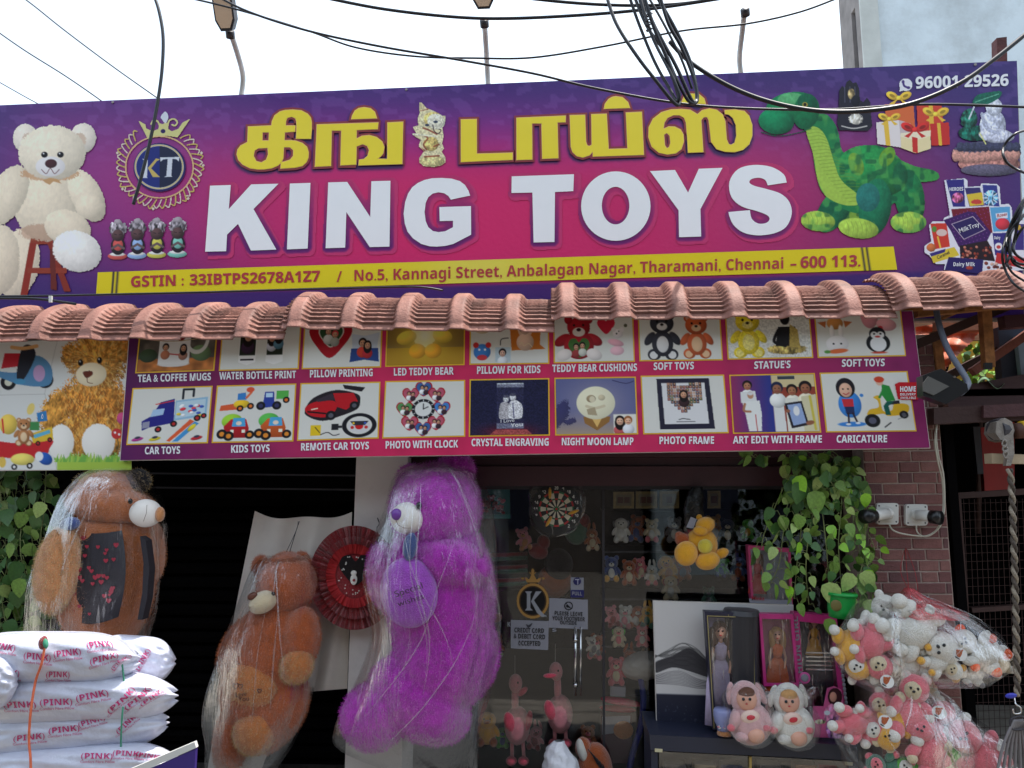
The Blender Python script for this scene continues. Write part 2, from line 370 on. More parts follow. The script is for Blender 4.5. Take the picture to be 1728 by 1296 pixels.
def bil(TL, TR, BR, BL, w, h):
    def f(X, Y):
        u, v = X/w, Y/h
        return ((1-u)*(1-v)*TL[0]+u*(1-v)*TR[0]+u*v*BR[0]+(1-u)*v*BL[0], (1-u)*(1-v)*TL[1]+u*(1-v)*TR[1]+u*v*BR[1]+(1-u)*v*BL[1])
    return f
def Z(pts, ox, oy, s): return [(ox+x/s, oy+y/s) for x, y in pts]
_tm = {}
def heavy(s):                              # the bold sans alphabet of the symbol block, closer to sign lettering
    out = ''
    for ch in s:
        o = ord(ch)
        out += chr(0x1D5D4+o-65) if 65 <= o <= 90 else chr(0x1D5EE+o-97) if 97 <= o <= 122 else chr(0x1D7EC+o-48) if 48 <= o <= 57 else ch
    return out
THIN = {'MilkTray', 'Caramel', 'Roses', 'I Love', 'Minka'}
def textmesh(s, bold, hv=True):
    if hv and s not in THIN: s = heavy(s)
    if (s, bold) in _tm: return _tm[(s, bold)]
    c = bpy.data.curves.new('letters', 'FONT'); c.body = s; c.size = 1; c.offset = bold*.35; c.resolution_u = 4; c.fill_mode = 'FRONT'
    o = bpy.data.objects.new('letters', c); C.objects.link(o); bpy.context.view_layer.update()
    me = bpy.data.meshes.new_from_object(o.evaluated_get(bpy.context.evaluated_depsgraph_get()))
    V = np.zeros(len(me.vertices)*3); me.vertices.foreach_get('co', V); V = V.reshape(-1, 3); Fc = [tuple(p.vertices) for p in me.polygons]
    bpy.data.objects.remove(o); bpy.data.curves.remove(c); bpy.data.meshes.remove(me)
    _tm[(s, bold)] = (V, Fc); return V, Fc
def polymesh(name, outer, holes, off, Y, mt, parent, flip=True, **k):
    c = bpy.data.curves.new('shape', 'CURVE'); c.dimensions = '2D'; c.fill_mode = 'FRONT'; c.offset = off
    for pts in [outer] + holes:
        s_ = c.splines.new('POLY'); s_.points.add(len(pts)-1); s_.use_cyclic_u = True
        ar = sum(pts[i-1][0]*pts[i][1]-pts[i][0]*pts[i-1][1] for i in range(len(pts)))
        q = list(pts)
        if (ar > 0) == (pts is outer): q = q[::-1]
        for i, p_ in enumerate(q): s_.points[i].co = (p_[0]-800, -(p_[1]-300), 0, 1)
    o = bpy.data.objects.new('shape', c); C.objects.link(o); bpy.context.view_layer.update()
    me = bpy.data.meshes.new_from_object(o.evaluated_get(bpy.context.evaluated_depsgraph_get()))
    V = np.array([v.co[:] for v in me.vertices]); Fc = [tuple(p.vertices) for p in me.polygons]; bpy.data.objects.remove(o); bpy.data.curves.remove(c); bpy.data.meshes.remove(me)
    return make(name, PA(V[:,0]+800, 300-V[:,1], Y), Fc, mt, parent, **k)
_cap = {}
def caph(bold):
    if bold not in _cap: V, _ = textmesh('H', bold); _cap[bold] = (V[:,1].min(), V[:,1].max())
    return _cap[bold]
def txt(s, xl, yb, xr, yb2, h, Y, mt, parent, name='lettering', bold=.02, skew=0., yf=None, **k):
    """lettering fitted between two photo points on its baseline, cap height h pixels, lying on the plane y = Y"""
    V, Fc = textmesh(s, bold); lo, hi = caph(bold); u = (V[:,0]-V[:,0].min())/(V[:,0].max()-V[:,0].min()); v = (V[:,1]-lo)/(hi-lo)
    ang = math.atan2(yb2-yb, xr-xl); nx, ny = math.sin(ang), -math.cos(ang)
    px = xl+u*(xr-xl)+(v*h)*(nx if abs(ang) > .25 else 0)+skew*v*h; py = yb+u*(yb2-yb)+(v*h)*(ny if abs(ang) > .25 else -1)
    Yv = yf(px, py) if yf else Y
    return make(name, PA(px, py, Yv), Fc, mt, parent, **k)
# ---------------------------------------------------------------- ground, street and the buildings around
def struct(mb, name, m, parent=None): return mb.build(name, m, parent, kind=None if parent else 'structure')
struct(MB().box((-60, -60, -.3), (60, 80, 0)), 'ground', M['asphalt'])
struct(MB().box((-60, 3.1, 0.004), (60, 9.0, .12)), 'pavement', mat('cement_pavement', (146, 140, 130), .95, .25, 8, .4, 60))
struct(MB().box((-3.0, 4.85, .12), (2.2, 8.4, .16)), 'shop_floor', M['floor'])
YU, YL, YA = 4.5, 4.15, 4.0
XR = P(1600, 900, 4.5).x
# shop room
sh = thing('shop_building', 'dark shop room behind the glass front with maroon header', 'shop', (0, 6, 0))
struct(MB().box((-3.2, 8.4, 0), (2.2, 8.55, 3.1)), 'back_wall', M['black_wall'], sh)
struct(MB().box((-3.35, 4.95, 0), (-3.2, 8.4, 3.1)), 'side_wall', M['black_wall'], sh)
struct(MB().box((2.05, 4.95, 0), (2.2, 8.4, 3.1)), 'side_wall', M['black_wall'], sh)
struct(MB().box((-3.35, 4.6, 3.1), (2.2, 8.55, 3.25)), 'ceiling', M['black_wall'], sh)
struct(MB().box((-4.6, 4.6, 3.25), (XR+.1, 8.5, 3.6)), 'roof_slab', M['concrete'], sh)
# shutter bay left of the pillar, its recess shade put into near-black colour
mb = MB(); sw = thing('rolling_shutter', 'closed metal shutter, coloured near-black as recess shade, in the bay left of the white pillar', 'shutter', P(430, 1296, 5.0))
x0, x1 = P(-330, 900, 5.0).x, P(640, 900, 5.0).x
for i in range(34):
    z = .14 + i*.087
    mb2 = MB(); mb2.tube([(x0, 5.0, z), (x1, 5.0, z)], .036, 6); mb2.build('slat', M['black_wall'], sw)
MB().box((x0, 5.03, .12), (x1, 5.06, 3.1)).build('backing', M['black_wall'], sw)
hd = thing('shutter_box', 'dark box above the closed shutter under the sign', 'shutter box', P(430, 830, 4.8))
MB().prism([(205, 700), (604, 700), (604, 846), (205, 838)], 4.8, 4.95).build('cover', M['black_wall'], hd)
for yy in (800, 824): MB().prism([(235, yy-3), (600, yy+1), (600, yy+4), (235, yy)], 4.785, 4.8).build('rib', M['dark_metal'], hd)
mb = MB()
mb.prism([(228, 846), (246, 846), (246, 1330), (228, 1330)], 4.84, 4.9); mb.build('shutter_guide', M['dark_metal'], hd)
# pillar
pl = MB().prism([(604, 700), (690, 700), (676, 1400), (578, 1400)], 4.62, 4.95).build('white_pillar', M['white_paint'])
setp(pl, 'white painted pillar between the shutter bay and the glass front', 'pillar')
# header beam over the glass
hb = thing('header_beam', 'dark maroon header beam over the glass shop front', 'beam', P(1050, 820, 4.7))
MB().prism([(690, 690), (1476, 690), (1476, 772), (690, 772)], 4.66, 4.95).build('upper_board', M['maroon'], hb)
MB().prism([(690, 773), (1476, 773), (1476, 786), (690, 786)], 4.72, 4.95).build('groove', M['maroon'], hb)
MB().prism([(690, 787), (1476, 787), (1476, 820), (690, 820)], 4.69, 4.95).build('lower_board', M['maroon'], hb)
# opposite side of the street (stands behind the camera, mirrored in the glass)
def house(label, x0, x1, y, h, m_, n):
    ob = thing('opposite_house', label, 'house', ((x0+x1)/2, y, 0), 'houses across the street')
    MB().box((x0, y-4, 0), (x1, y, h)).build('wall', m_, ob); MB().box((x0-.2, y-4.1, h), (x1+.2, y+.25, h+.2)).build('roof', M['concrete_d'], ob)
    for fl in range(max(1, int(h//3))):
        for i in range(n):
            x = x0+.6+i*(x1-x0-1.)/n
            f = MB().box((x, y+.003, .9+fl*3), (x+1.1, y+.04, 2.3+fl*3)).build('window', M['navy'], ob)
            MB().box((x-.08, y+.003, 2.3+fl*3), (x+1.18, y+.06, 2.38+fl*3)).build('frame', M['white_paint'], f)
dk_ = mat('weathered_brown_facade', (104, 94, 86), .9, .3, 3)
house('tall weathered brown house across the street behind the viewer on the left', -18, 1.6, -7, 6.6, dk_, 6)
house('low pale house across the street seen mirrored in the shop glass', 1.8, 6.2, -6.5, 3.2, M['street'], 2)
house('tall brown house across the street standing behind the low pale one', 1.8, 6.2, -12, 7.5, dk_, 2)
house('tall weathered house across the street behind the viewer on the right', 6.4, 20, -7, 6.4, dk_, 5)
tr_ = thing('street_tree', 'broad dark tree across the street seen mirrored in the glass', 'tree', (-3.5, -4.2, 0))
MB().tube([(-3.5, -4.2, 0), (-3.4, -4.2, 1.8), (-3.2, -4.1, 3)], [.16, .12, .07], 8).build('trunk', M['darkbrown'], tr_, True)
V, Fc = [], []
for i in range(2600):
    d = rng.normal(size=3); d /= np.linalg.norm(d); r = rng.uniform(.4, 1)**.5
    c = np.array([-3.3, -4.2, 3.3]) + d*r*np.array([2.3, 1.4, 1.2]); a = rng.normal(size=3)*.11; b = rng.normal(size=3)*.08
    V += [c-a, c+b, c+a, c-b]; Fc.append((4*i, 4*i+1, 4*i+2, 4*i+3))
make('crown', np.array(V), Fc, M['leaf3'], tr_)

# concrete building top right
YB = 7.5
X0 = P(1466, 60, YB).x
a1, _ = slopes(1427, 60); YBB = X0/float(a1)
bd = thing('concrete_building', 'grey plastered building rising behind the right end of the sign', 'building', (X0+2, YB, 0))
ztop = 9.0
MB().box((X0, YB, 0), (X0+5.5, YBB, ztop)).build('front_wall', M['concrete'], bd)
ms = MB(); yo, yc = YB+.28*(YBB-YB), YB+.46*(YBB-YB)
ms.box((X0-.05, YB+.002, 0), (X0-.002, yo, ztop)); ms.build('side_wall', M['concrete_d'], bd)  # darker grey puts the shade of this side into the colour
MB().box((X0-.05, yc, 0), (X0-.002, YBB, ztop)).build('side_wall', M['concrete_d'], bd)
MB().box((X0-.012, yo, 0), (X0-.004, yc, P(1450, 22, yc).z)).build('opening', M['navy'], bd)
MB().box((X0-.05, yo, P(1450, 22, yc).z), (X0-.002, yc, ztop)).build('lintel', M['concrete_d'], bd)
MB().box((X0-.075, YB-.03, 0), (X0+.1, YB-.002, ztop)).build('corner_trim', mat('lighter_corner_plaster', (188, 190, 184), .9, .15, 5, .3, 20), bd)
po = MB().prism([(1682, 64), (1699, 62), (1701, 150), (1684, 150)], 4.62, 4.68).build('rusty_post', mat('dark_rust', (84, 46, 44), .85, .5, 25, .4, 60))
setp(po, 'short dark rusty post sticking up behind the sign at the right', 'post')

# ---------------------------------------------------------------- the big signboard
sg = thing('shop_signboard', 'large purple and magenta shop signboard with yellow and white lettering', 'signboard', P(860, 500, YU))
def top_y(x): return 177.5 - 0.0437*x
xl_, xr_ = -240, 1716
mb = MB(); a = PA([xl_, xr_, xr_+16, xl_], [top_y(xl_), 103, 540, 560], YU+.004)
V = np.vstack([a, a + [0, .05, 0]]); mb.add(V, [(0,1,2,3),(7,6,5,4),(0,4,5,1),(1,5,6,2),(2,6,7,3),(3,7,4,0)])
mb.build('board', M['grey_metal'], sg)
face = Cv(0, 0, 1956, 420, 3.0, bg=(58, 42, 112))
fx = face.X - 240; t = face.Y/420
def sy(X, Y): # face local to photo
    x = X - 240; yt = 177.5-.0437*x; yb = 556-.012*x
    return x + np.where(x > 800, (x-800)/916*12*(Y/420), -(900-x)/900*8*(Y/420)), yt + (yb-yt)*(Y/420)
FX, FY = sy(face.X, face.Y)
bump_ = lambda cx, cy, sx, sy_, p=2: np.exp(-(np.abs((FX-cx)/sx)**p + np.abs((FY-cy)/sy_)**p))
nz = vn(FX, FY, 60, 3)*.3+vn(FX, FY, 22, 7)*.2
face.put(bump_(860, 300, 620, 125, 3)*(.95+nz*.2), (146, 44, 146))
face.put(bump_(250, 310, 220, 130, 2.4)*.9, (140, 52, 136))
face.put(bump_(110, 300, 120, 110, 2)*.55, (160, 60, 140))
face.put(bump_(860, 380, 590, 140, 4)*.97, (220, 38, 104))
face.put(bump_(1250, 330, 300, 130, 3)*.45, (190, 48, 106))
face.put(bump_(1480, 330, 190, 120, 2)*.42, (140, 34, 96))
face.put(np.clip((FY-(463-.0290*(FX)*1.0)-38)/6, 0, 1)*.9, (62, 34, 110))
face.put((vn(FX*.6, FY, 9, 12) > .62)*.12*np.clip((300-FY)/100, 0, 1), (190, 150, 220))
# title letters drawn in photo pixels
Tc = Cv(385, 155, 1350, 440, .85)
o1 = lambda p: Z(p, 390, 160, 5.574); o2 = lambda p: Z(p, 680, 150, 5.76); o3 = lambda p: Z(p, 940, 140, 4.937)
k1 = lambda p: Z(p, 340, 280, 3.6); k2 = lambda p: Z(p, 760, 0, 2.4931)
tamil = [(o1([(160,300),(380,290),(385,250),(410,195),(460,158),(510,145),(580,141),(660,148),(720,180),(748,215),(757,260),(757,330),(750,412),(612,412),(616,330),(615,250),(605,220),(570,205),(530,215),(515,245),(512,290),(602,290),(600,345),(505,352),(500,430),(560,428),(610,434),(670,455),(712,490),(728,540),(726,590),(710,630),(670,668),(600,685),(467,692),(470,635),(440,665),(380,690),(310,700),(250,700),(180,690),(110,655),(68,610),(54,560),(62,515),(90,478),(155,445),(155,430)]),
          [o1([(295,352),(358,352),(355,432),(292,432)]), o1([(345,498),(350,560),(330,612),(285,638),(235,625),(210,575),(220,525),(255,502)]), o1([(495,492),(555,492),(586,520),(585,575),(555,612),(500,630),(472,634),(490,600)])]),
         (o1([(808,280),(1383,262),(1378,322),(1180,330),(1178,415),(1230,388),(1300,380),(1370,400),(1420,440),(1440,490),(1430,550),(1405,580),(1375,603),(1470,605),(1472,262),(1617,255),(1608,650),(1200,662),(1205,612),(1250,605),(1285,575),(1300,520),(1280,480),(1240,462),(1178,485),(1175,655),(1030,662),(1038,335),(945,335),(938,668),(790,675)]), []),
         (o1([(1132,228),(1140,195),(1165,150),(1200,127),(1250,118),(1310,128),(1350,160),(1370,220)]), []),
         (o2([(565,298),(715,295),(716,632),(1065,622),(1065,688),(565,710)]), []),
         (o2([(1105,283),(1580,262),(1578,322),(1500,325),(1508,672),(1355,678),(1348,335),(1253,335),(1255,685),(1105,690)]), []),
         (o3([(108,270),(232,267),(240,490),(250,520),(268,528),(290,515),(287,262),(412,258),(428,552),(588,547),(575,248),(705,242),(722,598),(300,612),(298,570),(270,602),(215,620),(165,608),(130,575),(116,530)]), []),
         (o3([(392,215),(400,175),(430,135),(460,118),(490,112),(545,120),(590,160),(606,207)]), []),
         (o3([(1217,575),(1092,580),(1085,450),(1075,330),(1060,290),(1020,268),(970,268),(920,290),(893,330),(885,385),(930,364),(980,365),(1030,390),(1052,430),(1055,490),(1035,550),(990,585),(920,595),(850,580),(790,530),(762,450),(765,370),(800,300),(870,245),(950,222),(1040,218),(1110,225),(1170,262),(1210,228),(1270,213),(1330,225),(1380,265),(1400,320),(1412,470),(1430,510),(1450,517),(1480,500),(1495,440),(1490,350),(1465,290),(1430,262),(1400,258),(1398,228),(1480,222),(1560,235),(1600,275),(1625,350),(1625,440),(1600,510),(1550,555),(1480,575),(1400,572),(1330,550),(1285,490),(1265,310),(1250,282),(1220,285),(1200,310)]),
          [o3([(890,430),(915,415),(940,440),(945,500),(935,535),(915,545),(897,520)])]),
         (o3([(1035,165),(1060,110),(1110,90),(1180,92),(1225,130),(1238,175)]), [])]
mt_ = np.zeros(Tc.X.shape)
for out, holes in tamil:
    mm = Tc.pmask(out)
    for h in holes: mm = mm*(1-Tc.pmask(h))
    mt_ = np.maximum(mt_, mm)
oc = lambda cx, cy, rx, ry, n=48: [(cx+rx*math.cos(2*math.pi*i/n), cy+ry*math.sin(2*math.pi*i/n)) for i in range(n)]
latin = [k1([(52,120),(178,116),(166,262),(302,112),(468,108),(316,262),(455,508),(300,514),(222,352),(155,418),(150,518),(22,521)]),
         k1([(537,107),(662,103),(645,502),(519,507)]),
         k1([(770,100),(885,97),(1025,310),(1032,93),(1148,90),(1142,490),(1022,493),(880,280),(873,496),(754,500)]),
         k1([(1632,180),(1622,150),(1600,115),(1570,92),(1520,77),(1460,73),(1400,75),(1355,85),(1315,103),(1280,130),(1255,168),(1237,220),(1228,290),(1235,350),(1252,400),(1285,440),(1335,474),(1385,488),(1430,490),(1480,486),(1530,474),(1638,418),(1637,244),(1445,250),(1447,335),(1528,333),(1528,372),(1480,397),(1440,402),(1405,395),(1378,372),(1362,335),(1355,280),(1362,225),(1378,190),(1405,168),(1440,160),(1475,166),(1500,183),(1515,205)]),
         k2([(258,742),(520,733),(517,804),(440,808),(438,1018),(350,1020),(345,810),(257,812)]),
         k2(oc(696, 867, 146, 146)),
         k2([(840,720),(945,715),(1000,810),(1045,710),(1145,706),(1052,880),(1055,995),(962,998),(960,885)]),
         k2(cr([(1415,768),(1402,733),(1350,702),(1275,694),(1210,712),(1174,765),(1182,828),(1225,868),(1290,888),(1332,905),(1343,922),(1328,938),(1295,940),(1268,920),(1260,884)], 4) + [np.array((1170, 892.))] + cr([(1172,905),(1190,945),(1230,977),(1290,990),(1360,982),(1412,955),(1436,900),(1426,850),(1390,815),(1330,795),(1280,782),(1258,768),(1268,753),(1300,748),(1325,758),(1335,780)], 4))]
ml = np.zeros(Tc.X.shape)
for i, p_ in enumerate(latin):
    mm = Tc.pmask(p_)
    if i == 5: mm = mm*(1-Tc.pmask(k2(oc(695, 865, 58, 79))))
    ml = np.maximum(ml, mm)
# glow and drop shadow artwork goes into the face print
border = dil(mt_, 5)
shd = blur(np.roll(np.roll(dil(mt_, 5), 5, 0), -3, 1), 5)
shl = blur(np.roll(np.roll(dil(ml, 9), 4, 0), 3, 1), 5); pk = dil(ml, 8)
def samp(A):
    i = np.clip(((FY-155)/.85).astype(int), 0, A.shape[0]-1); j = np.clip(((FX-385)/.85).astype(int), 0, A.shape[1]-1)
    return A[i, j]*((FX > 386) & (FX < 1349) & (FY > 156) & (FY < 439))
face.put(samp(shd)*.85, (52, 36, 90))
def emit_face():
    V = PA(FX, FY, YU-.001).reshape(-1, 3)
    h, w = FX.shape; idx = np.arange(h*w).reshape(h, w)
    Fc = np.stack([idx[:-1,:-1].ravel(), idx[1:,:-1].ravel(), idx[1:,1:].ravel(), idx[:-1,1:].ravel()], -1).astype(np.int32)
    make('printed_face', V, Fc, M['print_up'], sg, False, col=lin(face.C).reshape(-1, 3))
emit_face()
# letters shadow / border layer
G_ = Cv(335, 270, 1350, 440, 1.3)
def samp2(A, cv):
    i = np.clip(np.round((cv.Y-155)/.85).astype(int), 0, A.shape[0]-1); j = np.round((cv.X-385)/.85).astype(int)
    ok = (j >= 0) & (j < A.shape[1]); return A[i, np.clip(j, 0, A.shape[1]-1)]*ok
Kc = Cv(335, 270, 1350, 440, .85)
mk = np.zeros(Kc.X.shape)
for i, p_ in enumerate(latin):
    mm = Kc.pmask(p_)
    if i == 5: mm = mm*(1-Kc.pmask(k2(oc(695, 865, 58, 79))))
    mk = np.maximum(mk, mm)
# soft edge band round the white letters
E_ = Cv(335, 270, 1350, 445, 1.3)
me_ = np.zeros(E_.X.shape)
for i, p_ in enumerate(latin):
    mm = E_.pmask(p_)
    if i == 5: mm = mm*(1-E_.pmask(k2(oc(695, 865, 58, 79))))
    me_ = np.maximum(me_, mm)
ed = dil(me_, 6)
low = blur(np.roll(np.roll(ed, 3, 0), 3, 1), 4)
tt = np.clip((E_.Y-300)/120, 0, 1)[..., None]
E_.put(np.clip(low*1.6, 0, 1), 0); E_.C = np.array((196, 50, 108))*(1-tt)+np.array((100, 28, 108))*tt
lum = np.clip(blur(ed, 4)*1.5-.5, 0, 1)[..., None]
bgc = np.array((200, 54, 112.))
E_.C = bgc*(1-lum)+E_.C*lum
E_.A = (low > .2).astype(float)*((E_.X > 336) & (E_.X < 1349))
bx = np.clip(.5*(np.abs(E_.X-350) < 30), 0, 1)
E_.A = np.where(E_.X < 350, 0, E_.A)
E_.emit('letter_glow', YU-.004, sg, mt=M['print_up'], th=.5)
wlet = mat('white_letter_print', (246, 246, 246), .35, .02)
for i, p_ in enumerate(latin): polymesh('letter', [tuple(q) for q in p_], [k2(oc(695, 865, 58, 79))] if i == 5 else [], 0, YU-.008, wlet, sg)
brd = mat('maroon_letter_edge', (140, 36, 42), .4, .04); glt = mat('orange_letter_rim', (246, 190, 120), .4, .04)
ylt = mat('yellow_letter_print', (244, 220, 24), .38, .03, 3)
for out, holes in tamil:
    polymesh('letter_edge', out, holes, 4.2, YU-.0088, brd, sg); polymesh('letter_rim', out, holes, .8, YU-.0104, glt, sg); polymesh('tamil_letter', out, holes, 0, YU-.012, ylt, sg)
gx = .5+.5*np.sin((Tc.X-400)/66.)
yc = np.array((224, 208, 30.))*(1-gx[..., None]*.35)+np.array((232, 222, 130.))*gx[..., None]*.35

# yellow address band
bandc = Cv(0, 0, 1352, 40, 2.0, bg=(232, 212, 30))
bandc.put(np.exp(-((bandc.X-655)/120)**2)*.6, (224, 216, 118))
bm_ = bil((165, 459.5), (1508, 416), (1514, 455), (162, 497), 1352, 40)
for x in (27, 34, 1298, 1306): bandc.line([(x, -2), (x, 42)], 3.2, (40, 34, 60))
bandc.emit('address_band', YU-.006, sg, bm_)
redp = mat('red_print', (176, 40, 48), .4, .03); whp = mat('white_print', (232, 232, 236), .4, .02)
for s_, x0, y0, x1, y1 in (('GSTIN :', 221, 484.5, 310, 481.6), ('33IBTPS2678A1Z7', 320, 481.5, 540, 475), ('/', 568, 475.5, 577, 475.2), ('No.5, Kannagi Street, Anbalagan Nagar, Tharamani, Chennai', 598, 474, 1322, 453.2), ('-', 1334, 453, 1344, 452.6), ('600 113.', 1351, 452.3, 1452, 449.5)):
    txt(s_, x0, y0, x1, y1, 18.5 if x0 < 600 else 19.5, YU-.009, redp, sg, bold=0 if 'No' in s_ else .035)
txt('96001 29526', 1545, 149.5, 1702, 144.8, 20, YU-.006, whp, sg, bold=.045)
wa = Cv(1512, 128, 1545, 160, .8)
wa.ell(1528.5, 143, 11, 10.5, (232, 232, 236)); wa.poly([(1517, 155), (1520, 145), (1527, 152)], (232, 232, 236)); wa.line([(1524, 138), (1526, 145), (1533, 148)], 3.4, (70, 50, 120), True); wa.ell(1524, 138, 2.4, 3, (70, 50, 120)); wa.ell(1533, 148, 3, 2.4, (70, 50, 120))
wa.emit('phone_symbol', YU-.006, sg)

# --- white teddy print
c = Cv(-90, 200, 180, 500, 1.05)
W1, W2, SH = (238, 222, 196), (226, 206, 184), (176, 120, 92)
def furp(cx, cy, rx, ry, rot=0, col=W1, sh=.22, fz=.16): c.ell(cx, cy, rx, ry, col, rot, sh, fz*.5, nz=.04)
furp(30, 445, 36, 60, 12); furp(-6, 452, 38, 48, 15)
c.poly([(52, 402), (88, 402), (90, 412), (50, 412)], (150, 60, 40)); c.poly([(50, 410), (62, 410), (46, 500), (34, 500)], (148, 48, 34)); c.poly([(80, 410), (88, 410), (120, 492), (108, 492)], (140, 50, 36)); c.rect(46, 452, 112, 461, (150, 60, 42)); c.poly([(84, 420), (92, 420), (96, 490), (86, 488)], (110, 40, 34))
furp(-8, 440, 40, 62, 10)
furp(78, 345, 55, 62, 0, W1); c.ell(70, 392, 36, 14, SH, 0, 0, .3, .4)
furp(12, 330, 30, 56, 28); furp(146, 330, 26, 48, -28); furp(150, 348, 23, 22)
furp(114, 385, 40, 30, 20); furp(130, 424, 42, 34, 20, (244, 240, 232))
furp(43, 233, 21, 24, 0, (236, 224, 208)); furp(140, 233, 22, 25, 0, (236, 224, 208)); c.ell(48, 238, 11, 14, (222, 196, 172), 0, 0, .3); c.ell(134, 238, 11, 14, (222, 196, 172), 0, 0, .3)
c.ell(85, 292, 48, 14, (210, 160, 118), 0, 0, .3, .8)
furp(88, 258, 57, 46, 0, (240, 226, 202))
c.ell(85, 281, 25, 17, (236, 230, 228), 0, .1); c.ell(86, 276, 10, 7.5, (70, 34, 40), 0, .3); c.line([(70, 286), (78, 293), (85, 284), (92, 293), (100, 286)], 1.2, (120, 80, 80), True)
for x in (75, 102): c.ell(x, 261, 5.5, 5, (24, 20, 26)); c.ell(x-1.5, 259, 1.4, 1.3, (240, 240, 240))
c.poly([(72, 304), (84, 300), (97, 302), (104, 310), (90, 306), (84, 312), (76, 308)], (206, 160, 110))
c.emit('printed_teddy', YU-.007, sg)
# --- crest logo
c = Cv(180, 182, 350, 355, .8)
gold, silver, cream = (206, 180, 100), (216, 220, 228), (226, 208, 190)
for i in range(44):
    a = 2*math.pi*i/44
    if -2.2 < (a-2*math.pi if a > math.pi else a) < -.95: continue
    cx, cy = 269+66*math.cos(a), 279+66*math.sin(a)
    r = 9 if i % 6 == 0 else 6.5
    c.line([(269+58*math.cos(a-.06), 279+58*math.sin(a-.06)), (cx, cy), (269+(66+r)*math.cos(a+.07), 279+(66+r)*math.sin(a+.07)), (269+(66+r-4)*math.cos(a+.13), 279+(66+r-4)*math.sin(a+.13))], 1.9, cream if i % 2 else gold, True)
    if i % 6 == 0: c.ell(269+74*math.cos(a), 279+74*math.sin(a), 2.2, 2.2, cream)
c.ring(269, 282, 57, 52, 2.2, (222, 180, 132)); c.ell(269.5, 282.5, 44, 41, (44, 28, 92)); c.ell(268.5, 281.5, 41.5, 38, silver); c.ring(268.5, 281.5, 40, 36.5, 1.6, gold)
c.ell(268.5, 281.5, 38.5, 35, (34, 46, 122)); c.put((np.hypot((c.X-268.5)/38.5, (c.Y-281.5)/35) < 1)*(c.X > 269), (32, 38, 66))
L = lambda p: Z(p, 180, 180, 7.2)
c.poly(L([(432,632),(480,640),(500,650),(490,858),(500,868),(425,868),(445,850),(455,655)]), silver); c.poly(L([(600,628),(650,640),(610,660),(540,750),(648,855),(560,855),(500,745)]), gold)
c.poly(L([(648,618),(885,610),(875,668),(850,640),(800,632),(785,840),(800,852),(695,855),(725,840),(742,635),(690,640),(655,668)]), silver)
c.poly(L([(388,172),(470,215),(480,265),(560,300),(630,270),(640,200),(680,215),(712,190),(745,210),(745,270),(790,300),(870,270),(920,195),(1015,148),(862,372),(780,360),(700,350),(600,352),(500,390)]), (216, 210, 140))
c.poly(L([(712,60),(748,110),(742,160),(712,200),(675,160),(658,120)]), silver, sm=True); c.ell(*L([(685, 298)])[0], 4, 3.6, (44, 30, 90))
c.line(L([(740,240),(760,170),(820,150),(858,190),(830,230),(795,220)]), 2.6, (216, 210, 140), True); c.line(L([(650,240),(620,180),(570,165),(540,210)]), 2.6, (216, 210, 140), True)
c.emit('crest_logo', YU-.007, sg)
# --- four small statues
for i, (cx, gc) in enumerate(((199, (206, 90, 84)), (232, (150, 180, 220)), (265, (206, 200, 90)), (300, (130, 196, 180)))):
    c = Cv(cx-19, 366, cx+20, 440, .8); dk, md = (48, 36, 44), (110, 92, 92); q = -2.5*(i-1)/2
    c.ell(cx-1, 431+q, 16, 6, gc, 0, .3); c.ell(cx-1, 428+q, 13, 3, (230, 230, 224), 0, .2); c.ell(cx, 414+q, 12, 15, dk, 0, .5); c.ell(cx, 412+q, 8.5, 10, gc, 0, .3); c.line([(cx-10, 418+q), (cx, 412+q), (cx+10, 418+q)], 4, md)
    c.ell(cx, 395+q, 11, 11, (84, 62, 66), 0, .5); c.ell(cx, 384+q, 14.5, 12.5, (150, 142, 148), 0, .3, .4, nz=1.0); c.ell(cx, 373+q, 6, 4.5, (170, 160, 166), 0, .3, .3); c.ell(cx, 395+q, 9, 9, (86, 62, 62), 0, .6)
    c.line([(cx-6, 394+q), (cx-2, 395+q)], 1.2, dk); c.line([(cx+2, 395+q), (cx+6, 394+q)], 1.2, dk)
    c.emit('printed_statue', YU-.007, sg)
# --- golden elephant-headed statue with flute
c = Cv(690, 165, 762, 290, .8); g1, g2, gd = (232, 220, 176), (214, 190, 116), (150, 74, 52)
o = lambda p: Z(p, 680, 150, 5.76)
c.poly(o([(160,130),(185,135),(225,185),(300,215),(345,240),(370,262),(412,262),(410,320),(380,370),(388,420),(395,462),(380,530),(398,580),(375,610),(412,665),(412,715),(370,745),(300,758),(200,750),(160,715),(160,670),(210,600),(155,545),(175,495),(110,458),(130,430),(95,370),(150,355),(145,280),(165,230)]), g1, sm=False)
c.ell(732, 202, 17, 13, g2, 10, .3, .1, nz=.4); c.ell(736, 205, 15, 13, (236, 230, 206), 15, .15)
c.ell(729.5, 272, 21, 9, (214, 200, 140), 0, .4, nz=.3); c.ell(727, 243, 13, 12, g2, 0, .5, nz=.4)
for p_ in ([(198,380),(250,400),(330,440)], [(200,450),(240,480),(200,540),(230,590)], [(210,660),(350,650)], [(160,560),(210,600)], [(300,560),(350,540)], [(165,210),(240,195)]): c.line(o(p_), 2.8, gd, True, .85)
for x, y in ((235, 352), (318, 320)): c.ell(*o([(x, y)])[0], 3.8, 2.2, (60, 70, 90))
c.line(o([(290,350),(305,410),(345,435),(370,400),(350,395)]), 1.5, (60, 40, 50), True)
c.line(o([(100,440),(330,460)]), 3, (240, 232, 200)); c.poly(o([(160,130),(185,135),(235,195),(160,215)]), (220, 204, 160)); c.grain(.35, 2)
c.emit('printed_golden_statue', YU-.007, sg)
